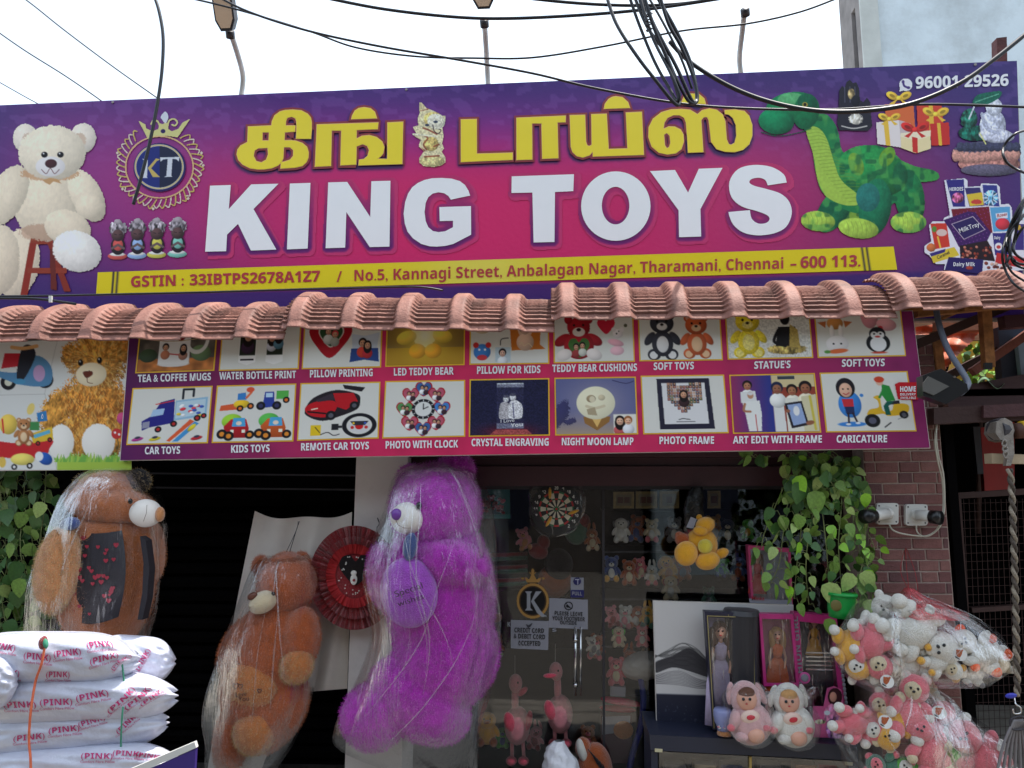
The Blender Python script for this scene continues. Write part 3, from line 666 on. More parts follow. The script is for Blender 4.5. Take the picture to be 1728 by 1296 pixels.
# --- green long-necked toy dinosaur
c = Cv(1275, 150, 1592, 408, 1.0); o = lambda p: Z(p, 1240, 0, 2.492); gr, dg, lg = (30, 128, 72), (14, 88, 66), (170, 204, 80)
def gb(cx, cy, rx, ry, rot=0, col=gr, sh=.5): x, y = o([(cx, cy)])[0]; c.ell(x, y, rx/2.492, ry/2.492, col, rot, sh, 0, nz=.12)
c.poly(o([(640,660),(760,700),(830,715),(858,735),(845,758),(760,768),(690,780)]), (60, 150, 70), sm=True)
gb(500, 905, 40, 55, 20, (70, 130, 50)); c.poly(o([(460,930),(505,870),(550,880),(540,950)]), (130, 170, 60))
gb(420, 880, 60, 110, 35, (24, 110, 70)); gb(350, 930, 72, 42, 5, lg, .3)
gb(735, 830, 62, 120, -8, (26, 120, 66)); gb(730, 935, 75, 45, 0, lg, .3)
c.poly(o([(300,510),(380,480),(430,540),(455,640),(520,615),(600,612),(660,640),(720,710),(720,800),(660,860),(560,900),(460,880),(370,810),(340,720),(325,620)]), gr, sm=True)
gb(580, 720, 150, 105, 15, (34, 132, 66)); gb(510, 690, 30, 50, -20, (120, 170, 60), .1); gb(640, 660, 30, 45, 30, (110, 164, 50), .1); gb(690, 740, 26, 60, 5, (20, 98, 60), .1)
c.put(c.A*np.clip((vn(c.X, c.Y, 11, 31)-.5)*3, 0, .55), (96, 176, 84)); c.put(c.A*np.clip((vn(c.X, c.Y, 9, 47)-.56)*3, 0, .5), (6, 70, 52))
c.poly(o([(300,545),(345,535),(385,580),(420,690),(450,760),(530,830),(520,860),(460,862),(390,830),(350,760),(330,650)]), lg, sm=True)
for i in range(22):
    t = i/21; x = 300+65*t**1.2+110*t*t; y = 548+300*t
    c.line(o([(x+5, y), (x+45+40*t, y-6), (x+70+60*t, y+4-10*t)]), .9, (110, 150, 50), True, .7)
gb(590, 870, 68, 120, 8, (24, 116, 78)); gb(560, 830, 50, 60, 0, (40, 120, 110), .2); gb(520, 960, 85, 42, 8, lg, .3)
for x0, y0, n_ in ((300, 925, 6), (470, 960, 7), (680, 930, 6)):
    for j in range(n_): c.line(o([(x0+j*19, y0-28), (x0+j*19+10, y0), (x0+j*19+6, y0+28)]), .9, (120, 160, 60), True, .7)
gb(240, 450, 110, 62, -8, (18, 120, 72)); gb(175, 510, 75, 55, 5, (16, 124, 78)); gb(240, 420, 60, 30, 0, (90, 170, 110), .2); gb(300, 470, 55, 75, 10, (16, 110, 66), .3); gb(305, 430, 42, 36, 20, (14, 92, 62), .3)
x, y = o([(295, 440)])[0]; c.ell(x, y, 4.6, 4.2, (190, 170, 60)); c.ell(x, y, 2.6, 3, (20, 20, 16))
c.line(o([(110,555),(180,572),(260,560),(320,540)]), 1.4, (12, 84, 60), True); c.grain(.08, 3)
c.emit('printed_dinosaur', YU-.007, sg)
# --- black hand statue
c = Cv(1408, 132, 1476, 225, .8); o = lambda p: Z(p, 1240, 0, 2.492)
c.poly(o([(435,470),(440,380),(452,360),(462,375),(470,345),(485,335),(497,350),(510,345),(522,370),(526,420),(540,430),(556,410),(570,430),(572,480),(578,530),(560,550),(440,548),(430,520)]), (38, 36, 48))
for x in (462, 484, 505): c.line(o([(x, 365), (x+1, 430)]), 1.2, (90, 90, 110))
c.ell(*o([(490, 395)])[0], 6, 9, (150, 130, 90), 0, .4, nz=.8); c.ell(*o([(508, 425)])[0], 7, 10, (24, 24, 34), 0, .6); c.ell(*o([(508, 500)])[0], 12, 9, (210, 204, 190), 0, .4, .3, nz=.6); c.line(o([(450,530),(500,540),(555,530)]), 2, (200, 196, 190), True); c.line(o([(440,460),(500,475),(560,465)]), 1.5, (150, 150, 165), True)
c.emit('printed_hand_statue', YU-.007, sg)
# --- gift boxes
c = Cv(1474, 152, 1612, 264, .8); wh_, rd, yl, ct = (236, 226, 222), (206, 48, 44), (236, 192, 66), (240, 222, 170)
c.poly(o([(630,440),(750,430),(760,560),(640,560)]), (222, 110, 60)); c.poly(o([(765,440),(870,445),(880,560),(770,560)]), (214, 70, 50)); c.poly(o([(815,440),(832,440),(840,560),(820,560)]), yl)
c.poly(o([(595,515),(690,505),(740,520),(740,610),(700,620),(600,605)]), wh_); c.poly(o([(690,505),(740,520),(740,610),(700,620)]), (206, 190, 190)); c.poly(o([(625,512),(645,510),(655,612),(635,610)]), yl)
c.poly(o([(820,520),(900,515),(904,608),(828,612)]), rd); c.poly(o([(850,517),(864,517),(872,611),(858,611)]), yl)
c.poly(o([(697,570),(822,560),(824,625),(762,645),(700,622)]), ct); c.poly(o([(697,560),(825,548),(822,572),(762,590),(697,575)]), (246, 232, 200)); c.poly(o([(745,575),(768,580),(770,645),(748,638)]), rd)
for (cx, cy, s_, col) in ((690, 412, 1.25, yl), (650, 500, 1.1, yl), (845, 480, 1.3, yl), (758, 545, 1.4, rd)):
    x, y = o([(cx, cy)])[0]
    for sg_ in (-1, 1):
        c.ell(x+sg_*9*s_, y-3*s_, 8.5*s_, 5*s_, col, sg_*-25, .35); c.ell(x+sg_*9*s_, y-3*s_, 4*s_, 2*s_, tuple(v*.7 for v in col), sg_*-25); c.poly([(x, y), (x+sg_*13*s_, y+8*s_), (x+sg_*8*s_, y+10*s_)], col)
    c.ell(x, y, 3.5*s_, 3*s_, tuple(min(255, v*1.1) for v in col), 0, .4)
c.emit('printed_gift_boxes', YU-.007, sg)
# --- lotus fountain with seated white figure
c = Cv(1600, 148, 1732, 305, .9)
c.ell(*o([(1060, 640)])[0], 58, 18, (74, 72, 96), 0, .4, .05, nz=.4); c.ell(*o([(1070, 690)])[0], 52, 17, (176, 120, 110), 0, .4, .05, nz=.5); c.ell(*o([(1070, 715)])[0], 48, 10, (96, 90, 110), 0, .4)
for i in range(12): x, y = o([(930+i*23, 655+8*math.sin(i*.5))])[0]; c.ell(x, y, 6.5, 10, (196, 142, 128), 0, .4)
for i in range(10): x, y = o([(950+i*26, 618)])[0]; c.ell(x, y, 7, 8, (60, 62, 86), 0, .5)
c.ell(*o([(1010, 560)])[0], 28, 13, (20, 84, 70), 0, .5, .1, nz=.8); c.ell(*o([(985, 500)])[0], 14, 17, (34, 96, 80), 10, .5, .2, nz=.8)
c.ell(*o([(1085, 530)])[0], 22, 28, (200, 204, 222), 0, .4, nz=.3); c.ell(*o([(1090, 450)])[0], 14, 15, (214, 218, 232), 0, .35, nz=.2); c.ell(*o([(1100, 570)])[0], 30, 12, (206, 208, 224), 5, .4, nz=.3)
c.line(o([(1040,480),(1060,540),(1110,560)]), 6, (190, 194, 214), True); c.poly(o([(1000,430),(1020,400),(1070,388),(1120,385),(1110,412),(1060,440),(1010,445)]), (24, 104, 84), sm=True); c.line(o([(1010,430),(1060,412),(1110,395)]), 1.2, (120, 190, 160)); c.line(o([(985,500),(1010,440)]), 2.5, (220, 225, 235)); c.line(o([(1030,560),(1055,605)]), 2, (220, 220, 130))
c.grain(.3, 2); c.emit('printed_fountain', YU-.007, sg)
# --- chocolate packets
c = Cv(1556, 296, 1735, 472, .8); q = lambda p: Z(p, 1540, 290, 6.82)
c.poly(q([(365,95),(600,75),(630,95),(632,175),(780,165),(790,135),(970,140),(1000,170),(1015,375),(1110,370),(1140,410),(1150,560),(1282,560),(1282,1130),(1130,1140),(800,1170),(360,1130),(375,1060),(270,1060),(190,960),(140,930),(140,850),(215,800),(190,610),(230,570),(355,570),(360,530),(430,500),(420,430)]), (232, 232, 240))
c.poly(q([(385,95),(590,85),(605,400),(465,400)]), (52, 44, 128)); c.ell(*q([(520, 300)])[0], 10, 9, (180, 90, 130), 0, .4, nz=1.2)
c.poly(q([(600,185),(775,180),(830,390),(655,400)]), (60, 50, 110)); c.poly(q([(620,260),(800,235),(820,380),(660,395)]), (226, 196, 60)); c.ell(*q([(740, 345)])[0], 9, 4, (206, 70, 60), 0, 0, .4)
c.poly(q([(805,150),(970,155),(1000,400),(830,385)]), (54, 60, 140)); c.ell(*q([(900, 300)])[0], 12, 13, (120, 190, 230), 0, .2, nz=1.)
for i in range(10):
    a = i*.628; x, y = q([(900, 300)])[0]; c.line([(x+5*math.cos(a), y+5*math.sin(a)), (x+13*math.cos(a), y+13*math.sin(a))], 1.5, (236, 240, 246))
c.poly(q([(445,430),(880,400),(920,700),(500,720)]), (120, 24, 44)); c.poly(q([(890,410),(1120,400),(1130,680),(930,690)]), (96, 170, 216)); c.ell(*q([(1035, 600)])[0], 12, 10, (206, 56, 70), 0, .4); c.poly(q([(955,480),(1090,465),(1095,530),(965,535)]), (238, 238, 244))
c.poly(q([(205,595),(390,590),(430,860),(260,890)]), (212, 60, 44)); c.ell(*q([(335, 700)])[0], 9, 6, (226, 200, 190)); c.line(q([(290,750),(320,870)]), 3, (236, 196, 70)); c.ell(*q([(250, 660)])[0], 4, 5, (90, 150, 60)); c.ell(*q([(215, 870)])[0], 8, 7, (200, 110, 60), 0, .4, .2)
c.poly(q([(355,555),(640,455),(720,465),(905,700),(860,790),(620,895),(530,860),(440,680)]), (66, 26, 96))
for i in range(11):
    for j in range(9):
        x, y = 420+i*42+j*14, 520+j*42-i*14
        if 380 < x < 880: c.ell(*q([(x, y)])[0], .8, .8, (150, 80, 170), a=.8)
c.poly(q([(445,600),(695,510),(838,665),(590,780)]), (216, 200, 210)); c.poly(q([(455,603),(693,518),(827,663),(593,772)]), (46, 30, 92))
c.poly(q([(540,850),(860,790),(905,870),(950,1030),(550,990)]), (40, 22, 30))
for i in range(26): c.ell(*q([(560+random.random()*350, 860+random.random()*150)])[0], 2.6, 2.2, random.choice([(150, 62, 44), (190, 120, 100), (120, 50, 40)]), random.random()*90, .4)
c.poly(q([(200,940),(480,865),(540,960),(240,1050)]), (226, 200, 60)); c.poly(q([(195,940),(380,885),(370,925),(215,975)]), (56, 44, 124))
c.poly(q([(415,980),(815,1010),(800,1175),(370,1130)]), (46, 32, 100)); c.ell(*q([(655, 1105)])[0], 6, 3.2, (170, 60, 50), 0, .4)
c.poly(q([(920,705),(1135,700),(1150,950),(950,960)]), (56, 46, 126)); c.ell(*q([(990, 860)])[0], 6.5, 6.5, (236, 236, 240)); c.ell(*q([(990, 865)])[0], 3.5, 3, (200, 60, 60))
c.poly(q([(1170,600),(1282,600),(1282,900),(1180,900)]), (66, 50, 126)); c.ell(*q([(1210, 640)])[0], 6, 5, (220, 180, 70), 0, .3, .3)
c.poly(q([(970,930),(1282,990),(1282,1110),(950,1050)]), (200, 46, 50)); 
for i in range(16): c.ell(*q([(830+random.random()*300, 1050+random.random()*80)])[0], 3, 2.6, random.choice([(130, 60, 50), (96, 44, 40), (210, 170, 150)]), 0, .4)
c.emit('printed_chocolates', YU-.007, sg)
for s_, p0, p1, h_, col in (('MilkTray', (545, 705), (775, 620), 8, whp), ('Dairy Milk', (470, 1085), (718, 1085), 6.5, whp), ('HEROES', (425, 220), (582, 215), 6, whp), ('Caramel', (290, 1005), (430, 940), 6, mat('dark_print', (40, 26, 40), .4)), ('Roses', (975, 525), (1085, 500), 6, redp), ('Dairy', (940, 775), (1010, 775), 5, whp)):
    a_, b_ = q([p0])[0], q([p1])[0]; txt(s_, a_[0], a_[1], b_[0], b_[1], h_, YU-.0085, col, sg, bold=.02)
for x in (191, 686, 1645): # board screws
    MB().tube([P(x, top_y(x)+4, YU+.002), P(x, top_y(x)+4, YU)-Vector((0, .008, 0))], .008, 8).build('screw', M['grey_metal'], sg)
# ---------------------------------------------------------------- lower signboard with the row of product pictures
lg_ = thing('product_signboard', 'long pink and purple board with eighteen framed product pictures under the tiled awning', 'signboard', P(880, 760, YL))
a = PA([219, 1540, 1570, 202], [543, 524, 756.5, 777.5], YL+.003); V = np.vstack([a, a+[0, .04, 0]])
MB().add(V, [(0,1,2,3),(7,6,5,4),(0,4,5,1),(1,5,6,2),(2,6,7,3),(3,7,4,0)]).build('board', M['white_paint'], lg_)
lf = Cv(0, 0, 1350, 280, 4.0, bg=(204, 46, 92))
u = lf.X/1350; lf.put(np.clip(1-u*3.4, 0, 1)**.8*.95, (84, 34, 88)); lf.put(np.clip((u-.72)*3.6, 0, 1)*.95, (88, 34, 92)); lf.put(np.clip((u-.6)*2, 0, .5), (170, 40, 96)); lf.put(np.exp(-((lf.Y-168)/22)**2)*.3, (120, 30, 70)); lf.grain(.1, 20)
lf.emit('printed_face', YL-.001, lg_, bil((220, 544), (1539.5, 525), (1569, 755.5), (203, 776.5), 1350, 280), M['print'])
B1 = [((228,630),(361.5,625.7)),((369,626),(504,623)),((509,623),(643,620)),((650,619),(784,616)),((792,615.5),(927,614)),((934.4,613),(1071.4,610.6)),((1079,609.7),(1220,608)),((1228,607),(1372.6,604)),((1380,604),(1529,601))]
R2 = [((223.6,655),(359,651),(350.7,748),(213,751)),((366,650.7),(500,647),(495,745),(357,747.6)),((507,646.5),(642,644),(639,740),(501,744)),((650,643),(785,641),(785,737),(645,740)),((792.5,640),(927,638),(928,735),(791,737)),((935.5,637.5),(1073,635.5),(1077,733),(937,735)),((1081,634),(1222,632),(1230,731),(1085.5,733)),((1230.6,632.5),(1375,629.4),(1386,730),(1237,732)),((1383,629),(1531.5,626),(1547,728),(1394,729.7))]
def lean(p, dy): return (p[0] - (p[0]-864)*dy/6000*1.0, p[1]-dy)
R1 = [(lean(a, 104), lean(b, 104), b, a) for a, b in B1]; R1f = [(lean(a, 80), lean(b, 82), b, a) for a, b in B1]
frm = mat('yellow_frame_print', (238, 186, 46), .4, .05)
def frame(q4, nm='picture_frame'):
    (a, b, c_, d) = q4; w = 2.3; mb = MB()
    A = PA([a[0], b[0], c_[0], d[0]], [a[1], b[1], c_[1], d[1]], YL-.003); B = PA([a[0]+w, b[0]-w, c_[0]-w, d[0]+w], [a[1]+w, b[1]+w, c_[1]-w, d[1]-w], YL-.003)
    V = np.vstack([A, B]); V = np.vstack([V, V+[0, .0015, 0]])
    Fc = [(i, (i+1) % 4, 4+(i+1) % 4, 4+i) for i in range(4)] + [(i, i+8, (i+1) % 4+8, (i+1) % 4) for i in range(4)]
    mb.add(V, Fc); mb.build(nm, frm, lg_)
def shrink(q4, w=2.): (a, b, c_, d) = q4; return ((a[0]+w, a[1]+w), (b[0]-w, b[1]+w), (c_[0]-w, c_[1]-w), (d[0]+w, d[1]-w))
WB = (222, 220, 212)
def pane(i, row, bg=WB):
    c = Cv(0, 0, 136, 104, 1.08, bg=bg); return c
def fin(c, i, row, nm):
    q4 = (R1 if row == 1 else R2)[i]; frame(R1f[i] if row == 1 else q4); c.A[c.Y < (22 if row == 1 else -9)] = 0; q4 = shrink(q4, 2.2); c.emit(nm, YL-.005, lg_, bil(*q4, 136, 104))
def folk(c, cx, cy, s, skin, hair, top, long=False):
    c.ell(cx, cy+15*s, 9*s, 9*s, top, 0, .3); 
    if long: c.ell(cx, cy+4*s, 7.4*s, 11*s, hair)
    c.ell(cx, cy-1*s, 6.6*s, 7*s, hair); c.ell(cx, cy+1.3*s, 4.8*s, 5.8*s, skin, 0, .25); c.line([(cx-2*s, cy+3.6*s), (cx+2*s, cy+3.6*s)], .9*s, (150, 60, 60)); c.ell(cx-2*s, cy, .7*s, .6*s, (30, 20, 20)); c.ell(cx+2*s, cy, .7*s, .6*s, (30, 20, 20))
SK = (206, 156, 124); HR = (30, 22, 24)
# row 1
c = pane(0, 1, (96, 88, 80)); c.rect(0, 82, 136, 104, (176, 108, 56)); c.grain(.5, 9); c.ell(18, 76, 16, 12, (60, 76, 54), 0, .4); c.ell(112, 74, 18, 14, (104, 128, 88), 10, .4); c.ring(104, 50, 18, 22, 6, (226, 224, 218))
c.rect(36, 8, 92, 46, (172, 30, 38)); c.ell(64, 92, 28, 5, (222, 218, 214)); c.rect(36, 44, 92, 92, (230, 226, 222)); folk(c, 54, 24, 1., SK, HR, (120, 30, 34)); folk(c, 74, 30, .9, SK, HR, (150, 40, 40), True); folk(c, 48, 62, .9, SK, HR, (190, 120, 90)); folk(c, 80, 64, .9, SK, HR, (170, 120, 100), True); c.line([(56, 74), (72, 76)], 2, (190, 60, 60)); fin(c, 0, 1, 'printed_mugs')
c = pane(1, 1)
for cx in (46, 94): c.poly([(cx-15, 0), (cx+15, 0), (cx+15, 92), (cx, 97), (cx-15, 92)], (238, 236, 232)); c.rect(cx-14, 20, cx+14, 80, (38, 44, 34)); c.ell(cx-8, 34, 8, 10, (70, 92, 52), a=.7)
folk(c, 46, 46, 1.3, SK, HR, (62, 38, 64), True); folk(c, 88, 50, 1., SK, HR, (200, 200, 210), True); folk(c, 100, 46, 1., SK, HR, (90, 130, 150), True); c.rect(34, 86, 58, 89, (60, 56, 60)); fin(c, 1, 1, 'printed_bottles')
c = pane(2, 1)
hp = lambda cx, cy, s: [(cx, cy+28*s), (cx-20*s, cy+10*s), (cx-30*s, cy-8*s), (cx-24*s, cy-24*s), (cx-10*s, cy-27*s), (cx, cy-16*s), (cx+10*s, cy-27*s), (cx+24*s, cy-24*s), (cx+30*s, cy-8*s), (cx+20*s, cy+10*s)]
c.poly(hp(46, 52, 1.28), (170, 20, 34), sm=True); c.poly(hp(47, 48, .76), (214, 200, 190), sm=True); c.poly(hp(47, 48, .68), (46, 78, 46), sm=True); folk(c, 42, 40, 1.0, SK, HR, (200, 200, 196)); folk(c, 54, 46, .9, SK, (210, 60, 70), (160, 160, 150))
c.poly([(84, 46), (108, 50), (134, 44), (130, 68), (134, 96), (108, 92), (82, 96), (86, 70)], (196, 204, 216)); c.poly([(84, 72), (132, 72), (134, 96), (108, 92), (82, 96)], (44, 70, 132)); folk(c, 104, 62, 1.1, SK, HR, (196, 62, 48)); folk(c, 113, 66, 1.0, SK, HR, (180, 44, 52), True); fin(c, 2, 1, 'printed_pillow')
c = pane(3, 1, (134, 106, 58)); c.rect(0, 74, 136, 104, (180, 138, 40)); c.put(np.exp(-((c.X-66)/42)**2-((c.Y-52)/36)**2), (255, 214, 70)); c.ell(66, 46, 22, 28, (255, 240, 150), 0, 0, .1)
for x, y, rx in ((34, 56, 18), (98, 54, 18)): c.ell(x, y, rx, 12, (250, 210, 80), -15 if x < 60 else 15, .3)
c.ell(54, 80, 15, 13, (244, 170, 44), 0, .4); c.ell(82, 80, 15, 13, (244, 170, 44), 0, .4); c.put(np.exp(-((c.X-66)/16)**2-((c.Y-52)/18)**2)*.9, (255, 252, 220)); fin(c, 3, 1, 'printed_glowing_teddy')
c = pane(4, 1); c.ell(20, 36, 18, 16, (226, 206, 170), 0, .2); c.ell(12, 30, 4, 5, (200, 60, 60)); c.ell(33, 36, 4, 4, (70, 120, 200)); c.ell(20, 84, 15, 14, (60, 120, 190), 0, .3); c.ell(9, 72, 5, 5, (206, 50, 50)); c.ell(31, 72, 5, 5, (206, 50, 50)); c.ell(20, 94, 9, 5, (206, 60, 70)); c.ell(15, 80, 2, 2, (250, 250, 250)); c.ell(25, 80, 2, 2, (250, 250, 250))
c.rect(43, 76, 70, 102, (190, 206, 214)); folk(c, 56, 86, 1., (222, 180, 158), HR, (220, 225, 230)); c.poly([(68, 30), (124, 32), (122, 72), (132, 80), (72, 82)], (206, 118, 44)); c.ell(96, 44, 13, 17, (228, 190, 166)); folk(c, 96, 42, 1.7, (222, 180, 158), HR, (228, 190, 166)); c.line([(52, 72), (54, 62), (66, 60)], 1.6, (40, 40, 40), True); c.line([(86, 72), (90, 68), (94, 74), (102, 70), (108, 76)], 1.2, (244, 220, 180), True); fin(c, 4, 1, 'printed_kids_pillows')
c = pane(5, 1); rd = (160, 26, 36)
c.ell(42, 44, 20, 18, rd, 0, .3, .1); c.ell(24, 30, 7, 8, rd, 0, .2); c.ell(60, 30, 7, 8, rd, 0, .2); c.ell(14, 66, 16, 9, rd, -30, .3); c.ell(68, 66, 16, 9, rd, 30, .3); c.ell(42, 76, 26, 24, rd, 0, .3); c.ell(16, 92, 14, 10, (226, 216, 210), -20, .2); c.ell(68, 92, 14, 10, (226, 216, 210), 20, .2); c.ell(42, 52, 11, 8, (228, 214, 204)); c.ell(42, 48, 4, 3, (50, 20, 24)); c.ell(34, 40, 2, 2, (10, 10, 10)); c.ell(50, 40, 2, 2, (10, 10, 10)); c.poly(hp(42, 80, .62), (70, 110, 50), sm=True); folk(c, 37, 78, .8, SK, HR, (150, 60, 60)); folk(c, 48, 76, .8, SK, HR, (200, 200, 190))
c.poly(hp(90, 42, .52), (206, 34, 60), sm=True); c.ell(110, 56, 9, 8, (236, 228, 228), 0, .2); c.ell(103, 49, 4, 4, (236, 228, 228)); c.ell(117, 49, 4, 4, (236, 228, 228)); c.ell(108, 56, 1.3, 1.3, (20, 20, 20)); c.ell(112, 52, 1, 1, (20, 20, 20)); c.ell(106, 72, 14, 6, (232, 172, 184), 15, .2); c.ell(108, 86, 12, 8, (234, 186, 196), 0, .2); c.ell(124, 42, 3, 3, (90, 90, 70)); fin(c, 5, 1, 'printed_bear_cushions')
def pteddy(c, cx, cy, s, col, belly, inner=None):
    for sx in (-1, 1): c.ell(cx+sx*13*s, cy-30*s, 7*s, 7*s, col, 0, .2); c.ell(cx+sx*13*s, cy-30*s, 4*s, 4*s, inner or belly); c.ell(cx+sx*19*s, cy+6*s, 6*s, 12*s, col, sx*-35, .3); c.ell(cx+sx*13*s, cy+31*s, 10*s, 9*s, col, 0, .3); c.ell(cx+sx*14*s, cy+32*s, 6*s, 6*s, belly)
    c.ell(cx, cy+14*s, 16*s, 20*s, col, 0, .3); c.ell(cx, cy+15*s, 9*s, 13*s, belly, 0, .1); c.ell(cx, cy-18*s, 18*s, 16*s, col, 0, .3); c.ell(cx, cy-13*s, 8*s, 6*s, belly); c.ell(cx, cy-16*s, 2.6*s, 2*s, (24, 16, 16)); c.ell(cx-7*s, cy-21*s, 1.8*s, 2*s, (10, 10, 10)); c.ell(cx+7*s, cy-21*s, 1.8*s, 2*s, (10, 10, 10))
c = pane(6, 1); pteddy(c, 38, 60, 1.12, (52, 52, 60), (226, 224, 222), (206, 120, 140)); pteddy(c, 96, 62, 1.02, (196, 92, 50), (230, 190, 150), (226, 170, 150)); fin(c, 6, 1, 'printed_soft_toys')
c = pane(7, 1); pteddy(c, 34, 60, 1.1, (232, 204, 50), (240, 224, 130)); 
c.ell(96, 90, 32, 9, (190, 164, 92), 0, .4, .2, nz=.6); c.poly([(84, 50), (112, 50), (118, 84), (78, 84)], (26, 24, 26)); c.poly([(104, 46), (116, 56), (118, 88), (100, 86)], (186, 160, 84)); c.ell(96, 36, 8, 11, (24, 22, 24), 0, .3); c.ell(96, 22, 5, 5, (20, 18, 20)); c.line([(84, 56), (76, 76), (94, 84)], 5, (26, 24, 26), True); c.grain(.2, 2); fin(c, 7, 1, 'printed_statues')
c = pane(8, 1); c.ell(30, 46, 13, 11, (206, 140, 76), 0, .3); c.poly([(2, 44), (16, 42), (14, 54)], (190, 110, 60)); c.poly([(58, 44), (44, 42), (46, 54)], (190, 110, 60)); c.ell(86, 34, 14, 22, (226, 150, 160), 0, .3); c.ell(112, 50, 16, 11, (226, 160, 166), 10, .3); c.ell(102, 56, 4, 4, (200, 50, 60))
for x in (24, 38): c.ell(x, 62, 4, 13, (232, 226, 222), 0, .2)
c.ell(31, 82, 18, 14, (232, 228, 226), 0, .15); c.ell(25, 82, 1.6, 1.6, (20, 20, 20)); c.ell(37, 82, 1.6, 1.6, (20, 20, 20)); c.ell(31, 95, 16, 4, (222, 110, 60), -5); c.ell(14, 96, 5, 3, (90, 150, 70))
c.ell(96, 82, 19, 17, (24, 24, 28), 0, .3); c.ell(96, 66, 13, 12, (24, 24, 28), 0, .3); c.ell(91, 68, 6, 6, (236, 236, 236)); c.ell(101, 68, 6, 6, (236, 236, 236)); c.ell(96, 84, 13, 13, (236, 236, 236)); c.ell(91, 66, 1.6, 1.6, (10, 10, 10)); c.ell(101, 66, 1.6, 1.6, (10, 10, 10)); c.ell(96, 71, 4, 1.6, (206, 60, 50)); c.ell(96, 99, 12, 2, (206, 80, 60)); fin(c, 8, 1, 'printed_animal_toys')
# row 2
wheel = lambda c, x, y, r, hub=(190, 50, 50): (c.ell(x, y, r, r, (28, 28, 32)), c.ell(x, y, r*.5, r*.5, hub))
c = pane(0, 2); q = lambda p: [((x-705)/3.15, (y-632)/3.0) for x, y in p]
c.poly([(76, 24), (132, 18), (132, 54), (76, 62)], (150, 190, 216)); c.poly([(78, 27), (128, 22), (128, 50), (78, 58)], (190, 214, 226))
for i in range(16): c.ell(82+random.random()*44, 27+random.random()*26, 4, 2.6, random.choice([(220, 60, 70), (60, 90, 180), (236, 236, 240), (230, 200, 60)]), 0, .3)
c.line([(88, 20), (88, 3), (106, 3), (106, 16)], 4, (40, 42, 50)); c.poly([(50, 26), (74, 20), (76, 66), (34, 74), (22, 80), (20, 62), (36, 52)], (44, 44, 130)); c.poly([(38, 40), (58, 38), (56, 50), (34, 54)], (170, 200, 230)); c.line([(42, 30), (72, 24)], 2, (210, 60, 60)); c.poly([(22, 64), (34, 62), (34, 74), (22, 76)], (150, 150, 170)); wheel(c, 50, 78, 6); wheel(c, 76, 68, 6); wheel(c, 116, 58, 6); wheel(c, 127, 54, 5)
c.poly([(66, 100), (72, 102), (112, 64), (104, 60)], (226, 96, 56)); c.poly([(76, 102), (86, 102), (120, 68), (112, 64)], (70, 150, 210)); c.ell(108, 76, 9, 4, (220, 200, 50), -45, .3)
for x, col in ((16, (180, 60, 140)), (46, (206, 190, 50)), (118, (190, 40, 50))): c.ell(x, 96, 10, 3.6, col, -12, .4); c.ell(x, 93, 5, 2.4, (60, 60, 80), -12)
fin(c, 0, 2, 'printed_toy_truck')
c = pane(1, 2)
c.poly([(8, 36), (36, 32), (40, 44), (6, 46)], (222, 96, 56)); c.ell(44, 34, 14, 8, (230, 190, 50), 0, .3); c.poly([(36, 26), (36, 14), (50, 12), (52, 26)], (60, 130, 200)); c.line([(52, 22), (60, 12), (54, 6)], 4, (226, 110, 70)); c.ell(58, 7, 7, 5, (226, 90, 60)); wheel(c, 42, 42, 6, (230, 120, 50)); wheel(c, 60, 38, 6, (230, 120, 50))
c.rect(104, 10, 126, 26, (90, 180, 80)); wheel(c, 122, 28, 6, (230, 120, 50)); c.poly([(82, 30), (84, 12), (100, 12), (102, 40), (84, 42)], (50, 70, 160)); c.rect(86, 14, 98, 22, (190, 220, 240)); wheel(c, 78, 38, 8, (60, 60, 100)); wheel(c, 106, 38, 8, (60, 60, 100))
for cx, col, gc in ((36, (206, 40, 48), (150, 200, 60)), (100, (226, 104, 50), (90, 180, 80))):
    c.ell(cx-6, 66, 18, 14, gc, 0, .3); c.poly([(cx-14, 98), (cx-20, 76), (cx-8, 62), (cx+18, 62), (cx+24, 80), (cx+22, 98)], col, g=tuple(v*.75 for v in col)); c.poly([(cx-6, 76), (cx-4, 60), (cx+16, 60), (cx+18, 76)], (80, 170, 220)); c.ell(cx+6, 70, 5, 4, (240, 220, 200)); c.rect(cx-8, 82, cx-2, 88, (240, 240, 220)); c.rect(cx+12, 82, cx+18, 88, (240, 240, 220)); wheel(c, cx-22, 90, 9, (226, 140, 50)); wheel(c, cx-10, 94, 9, (226, 140, 50)); wheel(c, cx+26, 92, 8, (226, 140, 50))
fin(c, 1, 2, 'printed_kids_trucks')
c = pane(2, 2); c.poly([(8, 50), (22, 26), (60, 12), (98, 20), (104, 34), (98, 50), (64, 64), (40, 70), (16, 62)], (40, 34, 40), sm=True); c.poly([(8, 46), (24, 34), (56, 32), (64, 44), (50, 62), (20, 60)], (196, 28, 38), sm=True); c.poly([(56, 18), (92, 18), (100, 34), (80, 50), (64, 44)], (190, 30, 40)); c.poly([(26, 30), (54, 18), (60, 30), (30, 34)], (60, 50, 60)); c.poly([(72, 2), (112, 8), (106, 16), (76, 10)], (36, 34, 40)); c.line([(14, 52), (44, 56)], 3, (30, 20, 26)); wheel(c, 54, 60, 9, (90, 90, 100)); wheel(c, 94, 42, 8, (90, 90, 100)); c.line([(20, 48), (30, 46)], 2, (240, 240, 220))
c.rect(20, 78, 38, 98, (232, 196, 40)); c.rect(56, 76, 68, 88, (36, 36, 42)); c.rect(66, 80, 74, 84, (36, 36, 42)); c.line([(38, 96), (50, 92), (60, 98), (70, 96)], 1.6, (30, 30, 34), True); c.line([(28, 82), (36, 92)], 1.4, (60, 50, 40))
